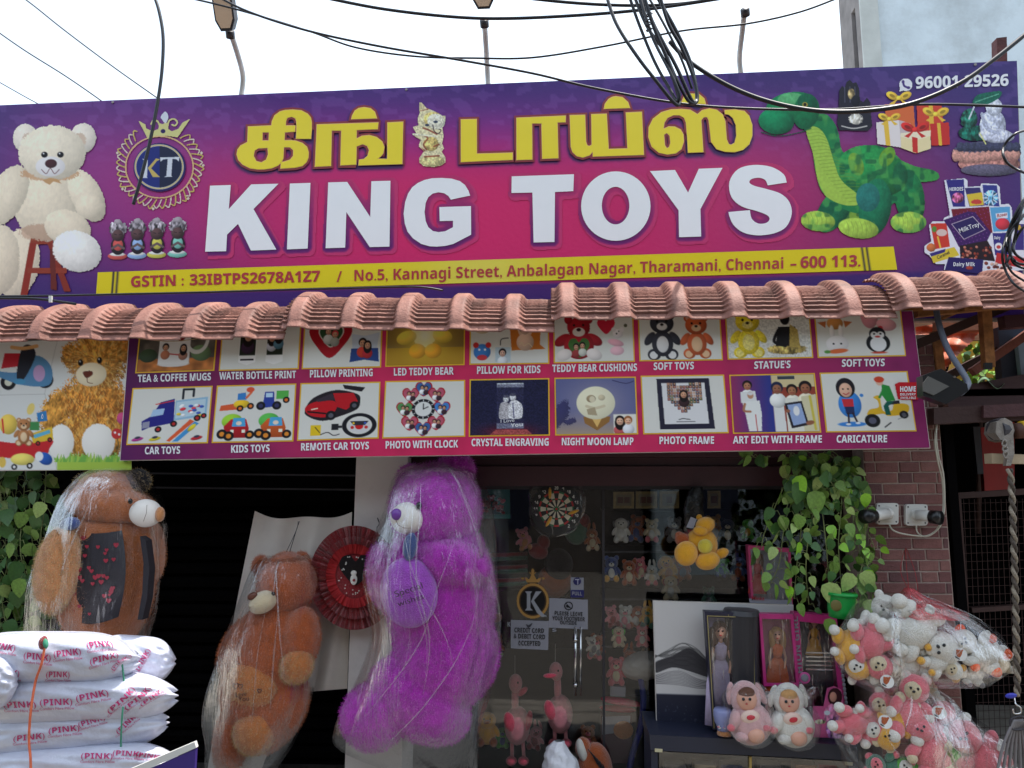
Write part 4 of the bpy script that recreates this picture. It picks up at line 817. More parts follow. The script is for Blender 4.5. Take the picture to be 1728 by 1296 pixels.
c.ring(104, 80, 26, 20, 6, (30, 30, 36)); c.ell(104, 82, 19, 13, (216, 214, 214)); c.ell(104, 82, 7, 6, (206, 36, 40)); c.poly([(88, 72), (120, 72), (114, 80), (94, 80)], (50, 50, 60)); c.ell(94, 76, 2, 2, (240, 200, 50)); c.ell(114, 76, 2, 2, (60, 100, 200)); c.ell(92, 84, 3, 3, (206, 50, 50)); c.ell(116, 84, 3, 3, (206, 50, 50)); fin(c, 2, 2, 'printed_toy_car')
c = pane(3, 2)
for i in range(8):
    a = i*math.pi/4; cx, cy = 66+32*math.cos(a), 52+38*math.sin(a); c.poly([(x, y) for x, y in hp(cx, cy, .5)], (176, 30, 44), sm=True); cc = random.choice([(70, 130, 200), (90, 150, 90), (190, 90, 110), (60, 100, 160)]); c.poly([(x, y) for x, y in hp(cx, cy, .43)], cc, sm=True); folk(c, cx-3, cy-3, .55, SK, HR, (230, 230, 230)); folk(c, cx+4, cy-2, .55, SK, HR, (60, 40, 50))
c.ell(66, 52, 20, 19, (30, 30, 36)); c.ell(66, 52, 14.5, 14, (226, 226, 222)); c.line([(66, 52), (66, 42)], 1.6, (20, 20, 20)); c.line([(66, 52), (74, 48)], 1.6, (20, 20, 20))
for i in range(12): a = i*math.pi/6; c.line([(66+16*math.cos(a), 52+15*math.sin(a)), (66+19*math.cos(a), 52+18*math.sin(a))], 1.3, (220, 220, 220))
fin(c, 3, 2, 'printed_photo_clock')
c = pane(4, 2, (34, 34, 64)); c.put(np.exp(-((c.X-68)/44)**2-((c.Y-98)/12)**2)*.8, (130, 30, 44)); c.poly([(34, 104), (44, 94), (98, 94), (108, 104)], (170, 80, 80)); c.rect(46, 6, 93, 14, (190, 196, 206)); c.rect(46, 82, 93, 92, (176, 180, 196)); c.rect(46, 8, 93, 92, (60, 60, 90), .5)
c.poly([(50, 70), (52, 46), (62, 42), (70, 50), (70, 72), (56, 74)], (180, 176, 180), sm=True); c.poly([(66, 70), (68, 44), (78, 38), (90, 48), (90, 70), (80, 74)], (224, 222, 226), sm=True); c.ell(62, 36, 5, 6.5, (206, 206, 210), 0, .3); c.ell(74, 33, 5.5, 7, (216, 216, 220), 0, .3); c.ell(62, 31, 5, 3, (90, 90, 110)); c.ell(74, 28, 5.5, 3, (80, 80, 100)); c.line([(74, 44), (76, 72)], 2, (90, 90, 120)); c.grain(.5, 1.6)
fin(c, 4, 2, 'printed_crystal')
c = pane(5, 2, (96, 100, 146)); c.put(np.clip((c.Y-60)/44, 0, 1), (170, 150, 130)); c.put(np.exp(-((c.X-68)/50)**2-((c.Y-44)/40)**2)*.6, (176, 168, 176)); c.ell(8, 66, 12, 26, (50, 48, 90), 20, .2, .5, .8); c.ell(24, 80, 10, 6, (50, 48, 90), -20, .2, .6, .8); c.line([(98, 4), (120, 10), (134, 6)], 1.6, (60, 58, 96), True)
c.poly([(46, 72), (92, 72), (90, 82), (69, 98), (48, 84)], (150, 108, 60)); c.poly([(60, 74), (78, 74), (69, 92)], (226, 184, 110)); c.ell(68, 46, 33, 31, (232, 226, 196), 0, .12); c.ell(60, 38, 8, 7, (160, 140, 110), 0, .2); c.ell(62, 39, 5, 6, (222, 210, 180)); c.ell(78, 36, 6, 5.5, (206, 192, 160), 0, .2); c.line([(52, 52), (66, 56), (82, 52)], 5, (214, 200, 168), True); c.poly([(52, 58), (66, 54), (70, 70), (54, 68)], (176, 160, 130)); c.rect(97, 68, 136, 104, (230, 226, 216)); folk(c, 108, 80, 1.2, (222, 178, 150), HR, (190, 90, 90), True); folk(c, 122, 80, 1.1, (226, 180, 150), (160, 96, 50), (220, 220, 225)); fin(c, 5, 2, 'printed_moon_lamp')
c = pane(6, 2); c.poly([(24, 4), (112, 4), (116, 98), (26, 98)], (42, 40, 58)); c.poly([(32, 12), (104, 12), (107, 88), (34, 88)], (224, 222, 222))
hm = hp(69, 46, 1.15)
for i in range(12):
    for j in range(11):
        x, y = 38+i*5.3, 14+j*5.6
        d = ((x-69)/31)**2+((y-38)/26)**2
        if (abs(x-69) < 30-max(0, y-40)*1.02 and y < 72 and not (y < 18 and abs(x-69) < 11)): c.rect(x-2.4, y-2.6, x+2.4, y+2.6, random.choice([(60, 50, 54), (90, 60, 56), (160, 120, 100), (120, 60, 70), (70, 90, 60), (200, 180, 170), (50, 54, 80)])); c.ell(x, y-.3, 1.2, 1.5, SK)
c.rect(62, 26, 75, 46, (70, 50, 50)); folk(c, 68, 33, 1., SK, HR, (60, 40, 44), True); c.line([(58, 80), (64, 78), (76, 80)], 1.4, (40, 40, 44)); c.line([(54, 84), (84, 84)], 1.2, (60, 60, 64)); fin(c, 6, 2, 'printed_photo_frame')
c = pane(7, 2, (46, 60, 140)); c.put(np.clip(1-c.X/66, 0, 1)*.8, (176, 50, 90)); folk(c, 26, 18, 1.2, (176, 120, 90), HR, (226, 226, 224)); c.poly([(14, 30), (38, 28), (40, 48), (14, 50)], (226, 226, 224)); c.poly([(16, 48), (44, 46), (46, 70), (44, 102), (24, 102), (20, 70)], (234, 234, 230)); c.ell(30, 36, 5, 6.5, (190, 140, 110)); c.ell(30, 33, 4.6, 3, (220, 220, 220)); c.line([(36, 72), (37, 102)], 1.4, (190, 60, 60)); c.line([(20, 52), (18, 64), (28, 66)], 4, (176, 120, 90), True)
c.rect(66, 0, 136, 104, (150, 66, 50)); c.rect(66, 0, 136, 22, (214, 196, 150)); c.rect(76, 2, 104, 8, (60, 70, 80)); c.poly([(66, 40), (82, 34), (84, 104), (66, 104)], (226, 226, 222)); folk(c, 74, 24, 1.5, (150, 100, 76), (30, 40, 70), (228, 228, 224)); folk(c, 98, 28, 1.4, (166, 112, 80), HR, (226, 222, 206)); c.poly([(86, 42), (110, 42), (112, 104), (86, 104)], (228, 226, 214)); folk(c, 120, 24, 1.6, (150, 96, 70), HR, (222, 214, 190)); c.poly([(112, 40), (136, 36), (136, 104), (112, 104)], (214, 206, 170)); c.line([(126, 40), (130, 100)], 4, (206, 190, 80)); c.poly([(84, 52), (112, 48), (120, 92), (92, 98)], (40, 36, 44)); c.poly([(88, 55), (110, 52), (116, 88), (95, 93)], (150, 170, 210)); c.ell(102, 66, 5, 9, (232, 232, 232)); c.ell(88, 66, 4, 3, (150, 96, 70)); c.ell(122, 88, 7, 4, (150, 96, 70), -15); fin(c, 7, 2, 'printed_art_edit')
c = pane(8, 2); c.ell(40, 56, 18, 24, (60, 130, 206), 0, .2); c.ell(40, 92, 22, 4.5, (60, 130, 206)); c.ell(60, 40, 3, 3, (60, 130, 206)); c.ell(36, 26, 15, 18, (30, 26, 32), 0, .2); c.ell(36, 30, 10, 13, (222, 176, 150), 0, .15); c.ell(32, 28, 1.4, 1.4, (20, 20, 20)); c.ell(40, 28, 1.4, 1.4, (20, 20, 20)); c.line([(32, 36), (36, 38), (41, 35)], 1.6, (180, 50, 60), True); c.poly([(28, 46), (46, 46), (46, 60), (30, 60)], (200, 50, 60)); c.poly([(31, 60), (46, 60), (46, 74), (33, 74)], (40, 50, 90)); c.line([(36, 72), (35, 90)], 3, (50, 40, 50)); c.line([(43, 72), (48, 88)], 3, (50, 40, 50)); c.ell(34, 92, 4, 2, (230, 230, 230)); c.ell(49, 90, 4, 2, (230, 230, 230))
c.poly([(66, 76), (70, 66), (84, 62), (84, 50), (78, 44), (88, 42), (90, 68), (104, 68), (110, 56), (130, 58), (130, 70), (120, 76), (98, 78), (90, 74)], (222, 176, 44), sm=True); wheel(c, 72, 86, 12, (90, 90, 110)); wheel(c, 122, 76, 7, (90, 90, 100)); c.poly([(100, 52), (118, 50), (118, 56), (100, 58)], (44, 40, 50)); c.poly([(94, 20), (106, 24), (112, 50), (98, 52), (92, 40)], (46, 140, 60)); c.line([(96, 30), (88, 44)], 4, (46, 140, 60)); c.poly([(98, 52), (110, 52), (100, 60), (102, 76), (94, 76), (92, 60)], (24, 92, 78)); c.ell(91, 16, 6, 7, (222, 176, 150)); c.ell(91, 12, 8, 5.5, (206, 70, 44)); c.line([(90, 98), (100, 90)], 2, (30, 30, 30)); c.line([(112, 84), (126, 78)], 1, (120, 120, 120)); fin(c, 8, 2, 'printed_caricature')
hb_ = Cv(0, 0, 42, 30, .9); hb_.poly([(0, 3), (8, 0), (39, 0), (41, 4), (40, 29), (4, 28)], (196, 30, 40)); hb_.emit('printed_delivery_box', YL-.0075, lg_, bil((1510, 645), (1549, 645), (1550, 676), (1512, 676), 41, 30))
for s_, y, h_, b_ in (('HOME', 661, 9, .05), ('DELIVERY', 667.5, 4, .03), ('AVAILABLE', 673.5, 4, .03)): txt(s_, 1519, y, 1545.5, y-.3, h_, YL-.009, whp, lg_, bold=b_)
for s_, x0, y0, x1, y1 in (('TEA & COFFEE MUGS',232.6,645,356,641.7),('WATER BOTTLE PRINT',370,640.6,499.6,638),('PILLOW PRINTING',523,637,629,634.7),('LED TEDDY BEAR',664.6,634,765.6,632),('PILLOW FOR KIDS',805,631,912,629.4),('TEDDY BEAR CUSHIONS',932,628,1075,626),('SOFT TOYS',1103,624.4,1171,623),("STATUE'S",1272.7,622.4,1334,621),('SOFT TOYS',1420.6,619,1493,617.8),('CAR TOYS',244.4,766.7,304,765.6),('KIDS TOYS',390,764,455,762.5),('REMOTE CAR TOYS',508,760.4,622.6,758),('PHOTO WITH CLOCK',650.7,757,773,755),('CRYSTAL ENGRAVING',795.6,753,926,752),('NIGHT MOON LAMP',948,751.4,1069,750.8),('PHOTO FRAME',1112.8,749.4,1205,748.9),('ART EDIT WITH FRAME',1236.7,748.6,1387,747),('CARICATURE',1411.8,747,1497,746.5)):
    txt(s_, x0, y0, x1, y1, 12.6, YL-.0045, whp, lg_, 'caption', bold=.035)
txt('I Love', 845, 713.5, 868, 711.5, 6, YL-.0065, whp, lg_, 'small_lettering', bold=0); txt('You', 862, 721, 882, 719, 6, YL-.0065, whp, lg_, 'small_lettering', bold=0)
# ---------------------------------------------------------------- banner to the left with the brown teddy
bn = thing('teddy_banner', 'white banner printed with a shaggy brown teddy and toys, left of the product board', 'banner', P(100, 795, 4.2))
YN = 4.19
MB().prism([(-160, 548), (221, 545), (206, 793), (-170, 796)], YN+.003, YN+.02).build('board', M['white_paint'], bn)
c = Cv(-165, 548, 222, 793, 1.25, bg=(222, 222, 218))
c.line([(110, 520), (75, 665)], 1, (190, 188, 184)); c.line([(-20, 667), (76, 665), (96, 795)], 1, (190, 188, 184))
c.rect(96, 772, 222, 796, (170, 200, 80))
for i in range(42): x = 94+i*3.1; c.poly([(x-3, 776), (x+random.uniform(-3, 5), 753+random.random()*12), (x+3, 776)], random.choice([(150, 196, 80), (120, 180, 80), (170, 206, 90)]))
def tf(cx, cy, rx, ry, rot=0, col=(196, 138, 62)): c.ell(cx, cy, rx, ry, col, rot, .4, .5, nz=.45)
tf(118, 600, 15, 20); tf(212, 590, 20, 26, 20, (180, 112, 46)); tf(100, 690, 26, 46, 40); tf(214, 700, 22, 50, -25, (186, 120, 50)); tf(160, 688, 55, 60, 0, (196, 130, 56)); tf(130, 735, 34, 34, 0); tf(190, 735, 34, 32, 0)
for i in range(700):
    a, r = random.random()*6.28, random.random()**.5; x, y = 160+r*58*math.cos(a), 690+r*72*math.sin(a); L_ = random.uniform(4, 10); b = random.uniform(-.8, .8)+1.57
    c_ = random.choice([(160, 92, 34), (222, 168, 88), (236, 196, 120), (120, 62, 26)]); i0, i1 = max(0, int((y-12-548)/1.25)), int((y+12-548)/1.25); j0, j1 = int((x-12+165)/1.25), int((x+12+165)/1.25)
    sub = Cv.__new__(Cv); sub.st = 1.25; sub.X, sub.Y, sub.C, sub.A = c.X[i0:i1, j0:j1], c.Y[i0:i1, j0:j1], c.C[i0:i1, j0:j1], c.A[i0:i1, j0:j1]; sub.line([(x, y), (x+L_*math.cos(b), y+L_*math.sin(b))], 1.7, c_, a=.55); c.C[i0:i1, j0:j1] = sub.C
tf(166, 605, 50, 46, 0, (206, 146, 66))
for i in range(500):
    a, r = random.random()*6.28, random.random()**.5; x, y = 166+r*52*math.cos(a), 603+r*48*math.sin(a); L_ = random.uniform(4, 9); b = math.atan2(y-610, x-166)+random.uniform(-.4, .4)
    c_ = random.choice([(176, 106, 40), (226, 176, 96), (238, 204, 130), (150, 84, 34)]); i0, i1 = max(0, int((y-12-548)/1.25)), int((y+12-548)/1.25); j0, j1 = int((x-12+165)/1.25), int((x+12+165)/1.25)
    sub = Cv.__new__(Cv); sub.st = 1.25; sub.X, sub.Y, sub.C, sub.A = c.X[i0:i1, j0:j1], c.Y[i0:i1, j0:j1], c.C[i0:i1, j0:j1], c.A[i0:i1, j0:j1]; sub.line([(x, y), (x+L_*math.cos(b), y+L_*math.sin(b))], 1.7, c_, a=.55); c.C[i0:i1, j0:j1] = sub.C
c.ell(154, 632, 26, 20, (240, 224, 190), -5, .15, .05); c.poly([(140, 628), (154, 626), (156, 632), (146, 638)], (110, 50, 34), sm=True); c.line([(147, 638), (148, 645), (156, 647)], 1, (120, 70, 50), True)
for x in (136, 168): c.ell(x, 608 if x > 150 else 612, 4.4, 5.4, (20, 16, 16)); c.ell(x-1, 606 if x > 150 else 610, 1.3, 1.5, (230, 230, 230))
c.ell(103, 746, 22, 30, (240, 236, 228), 0, .1, .05); c.ell(166, 746, 28, 31, (240, 236, 228), 0, .1, .05)
for i in range(42): x = 94+i*3.1; c.poly([(x-3, 780), (x+random.uniform(-3, 5), 762+random.random()*10), (x+3, 780)], random.choice([(150, 196, 80), (120, 180, 80), (170, 206, 90)]))
c.ell(197, 732, 9, 9, (206, 60, 60)); c.ell(194, 730, 2, 2, (250, 250, 250)); c.ell(201, 733, 2, 2, (250, 250, 250)); c.line([(198, 740), (200, 752), (196, 758)], 1.2, (80, 80, 60), True); c.ell(206, 706, 9, 10, (200, 80, 130), 0, .3)
# tricycle picture and toys picture
wheel(c, 14, 645, 13, (220, 220, 200)); wheel(c, 76, 641, 14, (200, 200, 90)); c.poly([(-20, 625), (30, 628), (60, 600), (86, 618), (82, 650), (30, 648)], (90, 140, 180), sm=True); c.poly([(8, 596), (36, 596), (34, 618), (2, 622)], (196, 36, 50)); c.poly([(36, 590), (50, 582), (60, 600), (40, 640), (28, 636)], (36, 36, 46), sm=True); c.ell(66, 630, 10, 14, (196, 160, 200)); c.ell(33, 644, 10, 5, (80, 150, 190)); c.line([(20, 586), (40, 588), (62, 584)], 6, (226, 170, 110), True); c.line([(20, 575), (70, 572)], 4, (30, 30, 36))
c.ell(14, 716, 15, 17, (230, 196, 90), 0, .3); c.line([(4, 708), (6, 730)], 3, (220, 70, 60)); c.ell(52, 690, 6, 10, (236, 210, 120), 20); c.poly([(62, 697), (78, 693), (80, 710), (64, 712)], (60, 130, 190)); c.rect(50, 712, 66, 726, (70, 140, 80)); c.poly([(-40, 752), (-40, 740), (30, 748), (86, 742), (84, 756), (70, 772), (0, 772), (-30, 765)], (200, 44, 50), sm=True); c.poly([(52, 732), (88, 720), (90, 742), (56, 748)], (230, 190, 60)); c.poly([(56, 734), (84, 725), (85, 731), (58, 740)], (100, 180, 210)); wheel(c, 64, 748, 4); wheel(c, 84, 742, 4)
pteddy(c, 40, 728, .62, (176, 120, 76), (230, 200, 160)); c.ell(38, 775, 20, 10, (232, 214, 110), 0, .3); wheel(c, 24, 788, 5, (230, 230, 230)); wheel(c, 50, 786, 5, (230, 230, 230)); c.ell(76, 774, 13, 10, (44, 90, 170), 30, .3); c.ell(66, 770, 7, 8, (236, 236, 236)); c.ell(4, 780, 6, 9, (226, 190, 90)); c.ell(-30, 720, 18, 20, (80, 150, 90), 0, .3); c.ell(-80, 690, 40, 50, (200, 150, 80), 0, .3, .3, nz=.8)
c.emit('printed_face', YN-.001, bn)
txt('A', 69, 707, 74, 706, 8, YN-.003, whp, bn)
# ---------------------------------------------------------------- tiled awning
aw = thing('tiled_awning', 'pale pink moulded tile-sheet awning sloping out between the two signboards', 'awning', P(860, 560, 4.0))
per = (P(1509, 500, 4.25).x - P(533, 500, 4.25).x)/11.0
xc = P(443, 495, 4.25).x; xa = xc-9.3*per
SHEETS = [(-9, 5, .03, .03), (-4, 5, .032, .012), (1, 5, .068, .016), (6, 6, .082, .05), (12, 5, .088, .088), (17, 4, .09, .09)]
def sheet(c0, npd, dz0, dz1):
    x0 = xc+(c0-.3)*per; nx = npd*30; nv = 13*6
    u = np.linspace(0, npd*per*1.012, nx+1); v = np.linspace(0, 1, nv+1)
    U, Vv = np.meshgrid(u, v)
    ph = (U/per-.3) % 1.0                                    # smooth crest band at phase ~0..0.28, ribbed pan after it
    d = np.minimum(ph, 1-ph)
    crest = np.clip(1-((d-.10)/.125), 0, 1); crest = crest*crest*(3-2*crest); cw = np.clip(1-(d/.13), 0, 1)
    h = .060*crest
    ang = Vv*math.radians(80)+math.radians(8)
    R_ = .42
    flat = np.clip((d-.125)/.03, 0, 1)
    nr = 13; st = (Vv*nr) % 1.0
    rib = (.024*(st-.35)*np.clip((1-st)*7, 0, 1)) * flat * np.clip((1-Vv)*12, 0, 1)*np.clip(Vv*20, 0, 1)
    mid = .004*np.exp(-((ph-.5)/.03)**2)
    seam = -.004*(np.abs(((ph*8) % 1)-.5) > .45)*flat*.6
    rr = R_ + h + rib + mid + seam
    yc_, zc = 4.45, 2.655
    dz = dz0+(dz1-dz0)*U/(npd*per)
    Y = yc_ - rr*np.sin(ang)*1.0
    Zz = zc + .02 + rr*np.cos(ang)*.60 + dz
    # flared lip at the eave
    lip = np.clip((Vv-.955)/.045, 0, 1); Y -= lip*.018; Zz -= lip*.014
    X = x0 + U + rng.normal(0, .0006, U.shape)
    V = np.stack([X, Y, Zz], -1).reshape(-1, 3); h_, w_ = U.shape; idx = np.arange(h_*w_).reshape(h_, w_)
    Fc = np.stack([idx[:-1,:-1].ravel(), idx[1:,:-1].ravel(), idx[1:,1:].ravel(), idx[:-1,1:].ravel()], -1)
    # thickness: an inner skin and a bottom edge
    V2 = np.stack([X, Y+.006*np.sin(ang), Zz-.006*np.cos(ang)], -1).reshape(-1, 3); n = len(V)
    F2 = Fc[:, ::-1] + n; e = idx[-1]; eb = np.stack([e[:-1], e[:-1]+n, e[1:]+n, e[1:]], -1); e = idx[:, 0]; el = np.stack([e[:-1], e[:-1]+n, e[1:]+n, e[1:]], -1); e = idx[:, -1]; er = np.stack([e[:-1], e[1:], e[1:]+n, e[:-1]+n], -1)
    make('roof_sheet', np.vstack([V, V2]), np.vstack([Fc, F2, eb, el, er]).astype(np.int32), M['pink_tile'], aw, False)
for s_ in SHEETS: sheet(*s_)
for x in np.arange(xa, xa+per*30, per*2.5):
    MB().tube([(x, 4.46, 2.80), (x, 4.25, 2.80), (x, 4.16, 2.79)], .012, 6).build('bracket', M['rust'], aw)
MB().box((xa, 4.22, 2.80), (xa+per*30, 4.25, 2.83)).build('purlin', M['rust'], aw)
# ================================================================ plush toys, bags and shop goods
def fuzz(o, n, L, mt, down=.35):
    n = int(n*2.2); L = L*1.3; mt = pile_of(mt)
    """short pile: single thin blades standing on a plush part, one joined mesh"""
    me = o.data; nv = len(me.vertices); co = np.zeros(nv*3); me.vertices.foreach_get('co', co); co = co.reshape(-1, 3)
    no = np.zeros(nv*3); me.vertices.foreach_get('normal', no); no = no.reshape(-1, 3)
    tri = np.array([p.vertices[:] for p in me.polygons]); A, B, D = co[tri[:,0]], co[tri[:,1]], co[tri[:,2]]
    ar = np.linalg.norm(np.cross(B-A, D-A), axis=1); pick = rng.choice(len(tri), n, p=ar/ar.sum()); r1, r2 = rng.random(n)**.5, rng.random(n)
    w = np.stack([1-r1, r1*(1-r2), r1*r2], -1)[..., None]; t = tri[pick]
    p = (co[t]*w).sum(1); nn = (no[t]*w).sum(1); nn /= np.linalg.norm(nn, axis=1)[:, None]
    d = nn + np.array([0, 0, -down]) + rng.normal(0, .35, (n, 3)); d /= np.linalg.norm(d, axis=1)[:, None]
    s = np.cross(d, rng.normal(size=(n, 3))); s /= np.linalg.norm(s, axis=1)[:, None]; Ls = L*rng.uniform(.5, 1.2, (n, 1))
    V = np.stack([p-s*L*.055, p+s*L*.055, p+d*Ls], 1).reshape(-1, 3) + np.array(W[o.name])
    return make('pile', V, np.arange(3*n).reshape(-1, 3).astype(np.int32), mt, o, False, kind='stuff')
def union(t, name, Y, specs, vox=.012, it=14):
    """one continuous plush body grown from overlapping ellipsoids, seams softened"""
    mb_v, mb_f, n0 = [], [], 0; m_ = specs[0][7]
    for s in specs:
        nm, x, y, dy, rx, ry, rz = s[:7]; rot = s[8] if len(s) > 8 else 0; Vi, Fi = ico(4); k = MS(Y+dy); V = Vi*np.array([rx*k, rz*k, ry*k]); a = math.radians(rot); ca, sa = math.cos(a), math.sin(a)
        V = np.stack([V[:,0]*ca+V[:,2]*sa, V[:,1], -V[:,0]*sa+V[:,2]*ca], -1)+np.array(P(x, y, Y+dy)); mb_v.append(V); mb_f.append(Fi+n0); n0 += len(V)
    V, Fc = np.vstack(mb_v), np.vstack(mb_f); me = bpy.data.meshes.new('tmp'); me.from_pydata([tuple(v) for v in V], [], [tuple(int(i) for i in f) for f in Fc]); o = bpy.data.objects.new('tmp', me); C.objects.link(o)
    r = o.modifiers.new('r', 'REMESH'); r.mode = 'VOXEL'; r.voxel_size = vox; sm = o.modifiers.new('s', 'SMOOTH'); sm.factor = .7; sm.iterations = it
    bpy.context.view_layer.update(); m2 = bpy.data.meshes.new_from_object(o.evaluated_get(bpy.context.evaluated_depsgraph_get()))
    co = np.zeros(len(m2.vertices)*3); m2.vertices.foreach_get('co', co); co = co.reshape(-1, 3); fs = []
    for p in m2.polygons:
        v = p.vertices[:]; fs.append((v[0], v[1], v[2])); 
        if len(v) == 4: fs.append((v[0], v[2], v[3]))
    bpy.data.objects.remove(o); bpy.data.meshes.remove(me); bpy.data.meshes.remove(m2)
    co = co + (hashn(co, 16, 1.3)*.0035)[:, None]*np.array([1, 1, 1])
    return make(name, co, np.array(fs, dtype=np.int32), m_, t, True)
_pl = {}
def pile_of(m_):
    if m_.name not in _pl:
        c = {'purple_fur': (200, 50, 196), 'caramel_fur': (200, 124, 70), 'orange_brown_fur': (200, 106, 48)}.get(m_.name, (226, 170, 112)); _pl[m_.name] = fur('pile_of_'+m_.name, c, .45)
    return _pl[m_.name]
def kids(t, Y, specs):
    """specs: (part, px, py, dy, rx, ry, rz, material, rot, sub)"""
    out = []
    for s in specs:
        nm, x, y, dy, rx, ry, rz, m_ = s[:8]; rot = s[8] if len(s) > 8 else 0; sub = s[9] if len(s) > 9 else 3
        out.append(ell(nm, x, y, Y+dy, rx, ry, rz, m_, t, rot, sub))
    return out
def hull(name, label, cat, rows, mt, n=44, wr=.05, freq=9, seed=1, group=None, parent=None, folds=0):
    """plastic bag: rows of (px, py, Y, half width px, depth m) from top to bottom, skin crumpled into long folds"""
    R = cr([(a, b, c, d, e) for a, b, c, d, e in rows], 5); V = []; m_ = len(R)
    r_ = np.random.default_rng(seed); phs = r_.uniform(0, 6.28, 6)
    for i, (px, py, Y, w, dp) in enumerate(R):
        c0 = np.array(P(px, py, Y)); w = max(w, 1)*MS(Y); dp = max(dp, .004)
        for k in range(n):
            a = 2*math.pi*k/n; t = i/m_
            f = 1 + wr*(math.sin(a*freq+phs[0]+3*math.sin(t*5+phs[1]))*.6 + math.sin(a*(freq*2+1)+phs[2]+t*7)*.4 + .7*math.sin(t*19+a*3+phs[3]))
            V.append(c0 + [math.cos(a)*w*f, -math.sin(a)*dp*f, wr*.25*w*math.sin(a*5+phs[4]+t*9)])
    Fc = [(i*n+k, (i+1)*n+k, (i+1)*n+(k+1) % n, i*n+(k+1) % n) for i in range(m_-1) for k in range(n)]
    o = make(name, np.array(V), np.array(Fc, dtype=np.int32), mt, parent, True, label=None if parent else label, cat=None if parent else cat, group=group)
    if folds:                                   # taut gathered folds running down the film from the knot
        G = np.array(V).reshape(m_, n, 3); mb = MB()
        for q in range(folds):
            i0 = int(r_.uniform(.04, .45)*m_); i1 = min(m_-1, i0+int(r_.uniform(.2, .5)*m_)); k0 = r_.uniform(.05, .45)*n; dr = r_.choice([-1, -1, 1])*r_.uniform(.12, .5)*n*(.4 if q % 3 == 0 else 1)
            pts = []
            for i in range(i0, i1+1):
                kk = (k0+dr*(i-i0)/(m_)) % n; ka = int(kk); f = kk-ka; p_ = G[i, ka]*(1-f)+G[i, (ka+1) % n]*f; pts.append(Vector(p_+np.array([0, -.004, 0])))
            if len(pts) > 3:
                L_ = len(pts); mb.tube(pts, [fr_*math.sin(math.pi*(j+.4)/L_)+.0002 for j, fr_ in enumerate([r_.uniform(.0018, .0045)]*L_)], 5)
        mb.build('folds', M['folds'], o, True, kind='stuff')
    return o

# ---------------------------------------------------------------- purple bear
t = thing('plush_bear', 'huge purple plush bear in clear plastic hanging in front of the white pillar', 'plush bear', P(710, 1280, 4.4))
YB_ = 4.42
body = [union(t, 'body', YB_, [('torso', 742, 1000, 0, 92, 150, 66, M['purple'], -4), ('hip', 752, 1105, 0, 86, 92, 62, M['purple'], 30), ('leg', 708, 1180, -.03, 92, 60, 52, M['purple'], 32), ('foot', 632, 1208, -.06, 56, 54, 44, M['purple'], -15), ('arm', 764, 950, -.15, 64, 38, 40, M['purple'], 12), ('arm', 648, 975, -.09, 26, 60, 34, M['purple'], -10)])]+kids(t, YB_, [('head', 735, 858, -.01, 78, 78, 66, M['purple'], 8, 5), ('ear', 768, 795, .0, 34, 34, 20, M['purple'], 0, 4), ('ear', 694, 808, .03, 26, 26, 16, M['purple'], 0, 3)])
for o_, n_ in zip(body, (15000, 4200, 900, 500)): fuzz(o_, n_, .017, M['purple'])
o_ = ell('muzzle', 689, 874, YB_-.19, 30, 27, 28, M['muzzle'], t, 0, 4, .0); ell('nose', 669, 868, YB_-.27, 9, 10, 7, M['pnose'], o_, 0, 3, 0)
MB().tube([P(x, y, YB_-.30+dy) for x, y, dy in ((668, 878, 0), (672, 886, -.003), (682, 891, -.008), (694, 891, -.006))], .0015, 5).build('mouth', M['nose'], o_)
ell('eye', 707, 853, YB_-.245, 5, 6, 4, M['eye'], t, 0, 3, 0)
hrt = ell('heart_cushion', 690, 1000, YB_-.235, 48, 58, 22, M['lilac'], t, -10, 4, .01)
bow = ell('bow', 692, 922, YB_-.26, 12, 24, 8, M['bluef'], t, 10, 3, .1)
bk = mat('dark_embroidery', (50, 20, 40), .6)
THIN.update(('Special', 'wishes', 'Love', 'You'))
def front(px, py): return YB_-.235-.085*np.sqrt(np.clip(1-((px-690)/50)**2-((py-1000)/60)**2, .05, 1))-.008
txt('Special', 668, 1008, 714, 992, 11, 0, bk, t, 'embroidery', .0, yf=front); txt('wishes', 672, 1024, 716, 1010, 10, 0, bk, t, 'embroidery', .0, yf=front)
hull('plastic_bag', 'long clear plastic bag wrapped round the purple bear', 'plastic bag', [(742, 778, YB_, 26, .04), (738, 800, YB_, 70, .19), (738, 860, YB_, 90, .29), (728, 960, YB_-.01, 112, .35), (738, 1060, YB_-.01, 106, .33), (716, 1150, YB_-.01, 112, .31), (692, 1220, YB_, 118, .26), (690, 1262, YB_, 112, .19), (730, 1300, YB_, 72, .1)], M['bag'], 64, .03, 10, 3, folds=8)
cable('bag_string', [(745, 782, 4.4), (742, 740, 4.4), (742, 700, 4.4)], .004, M['black'], label='short black cord holding the purple bear bag', cat='cord')

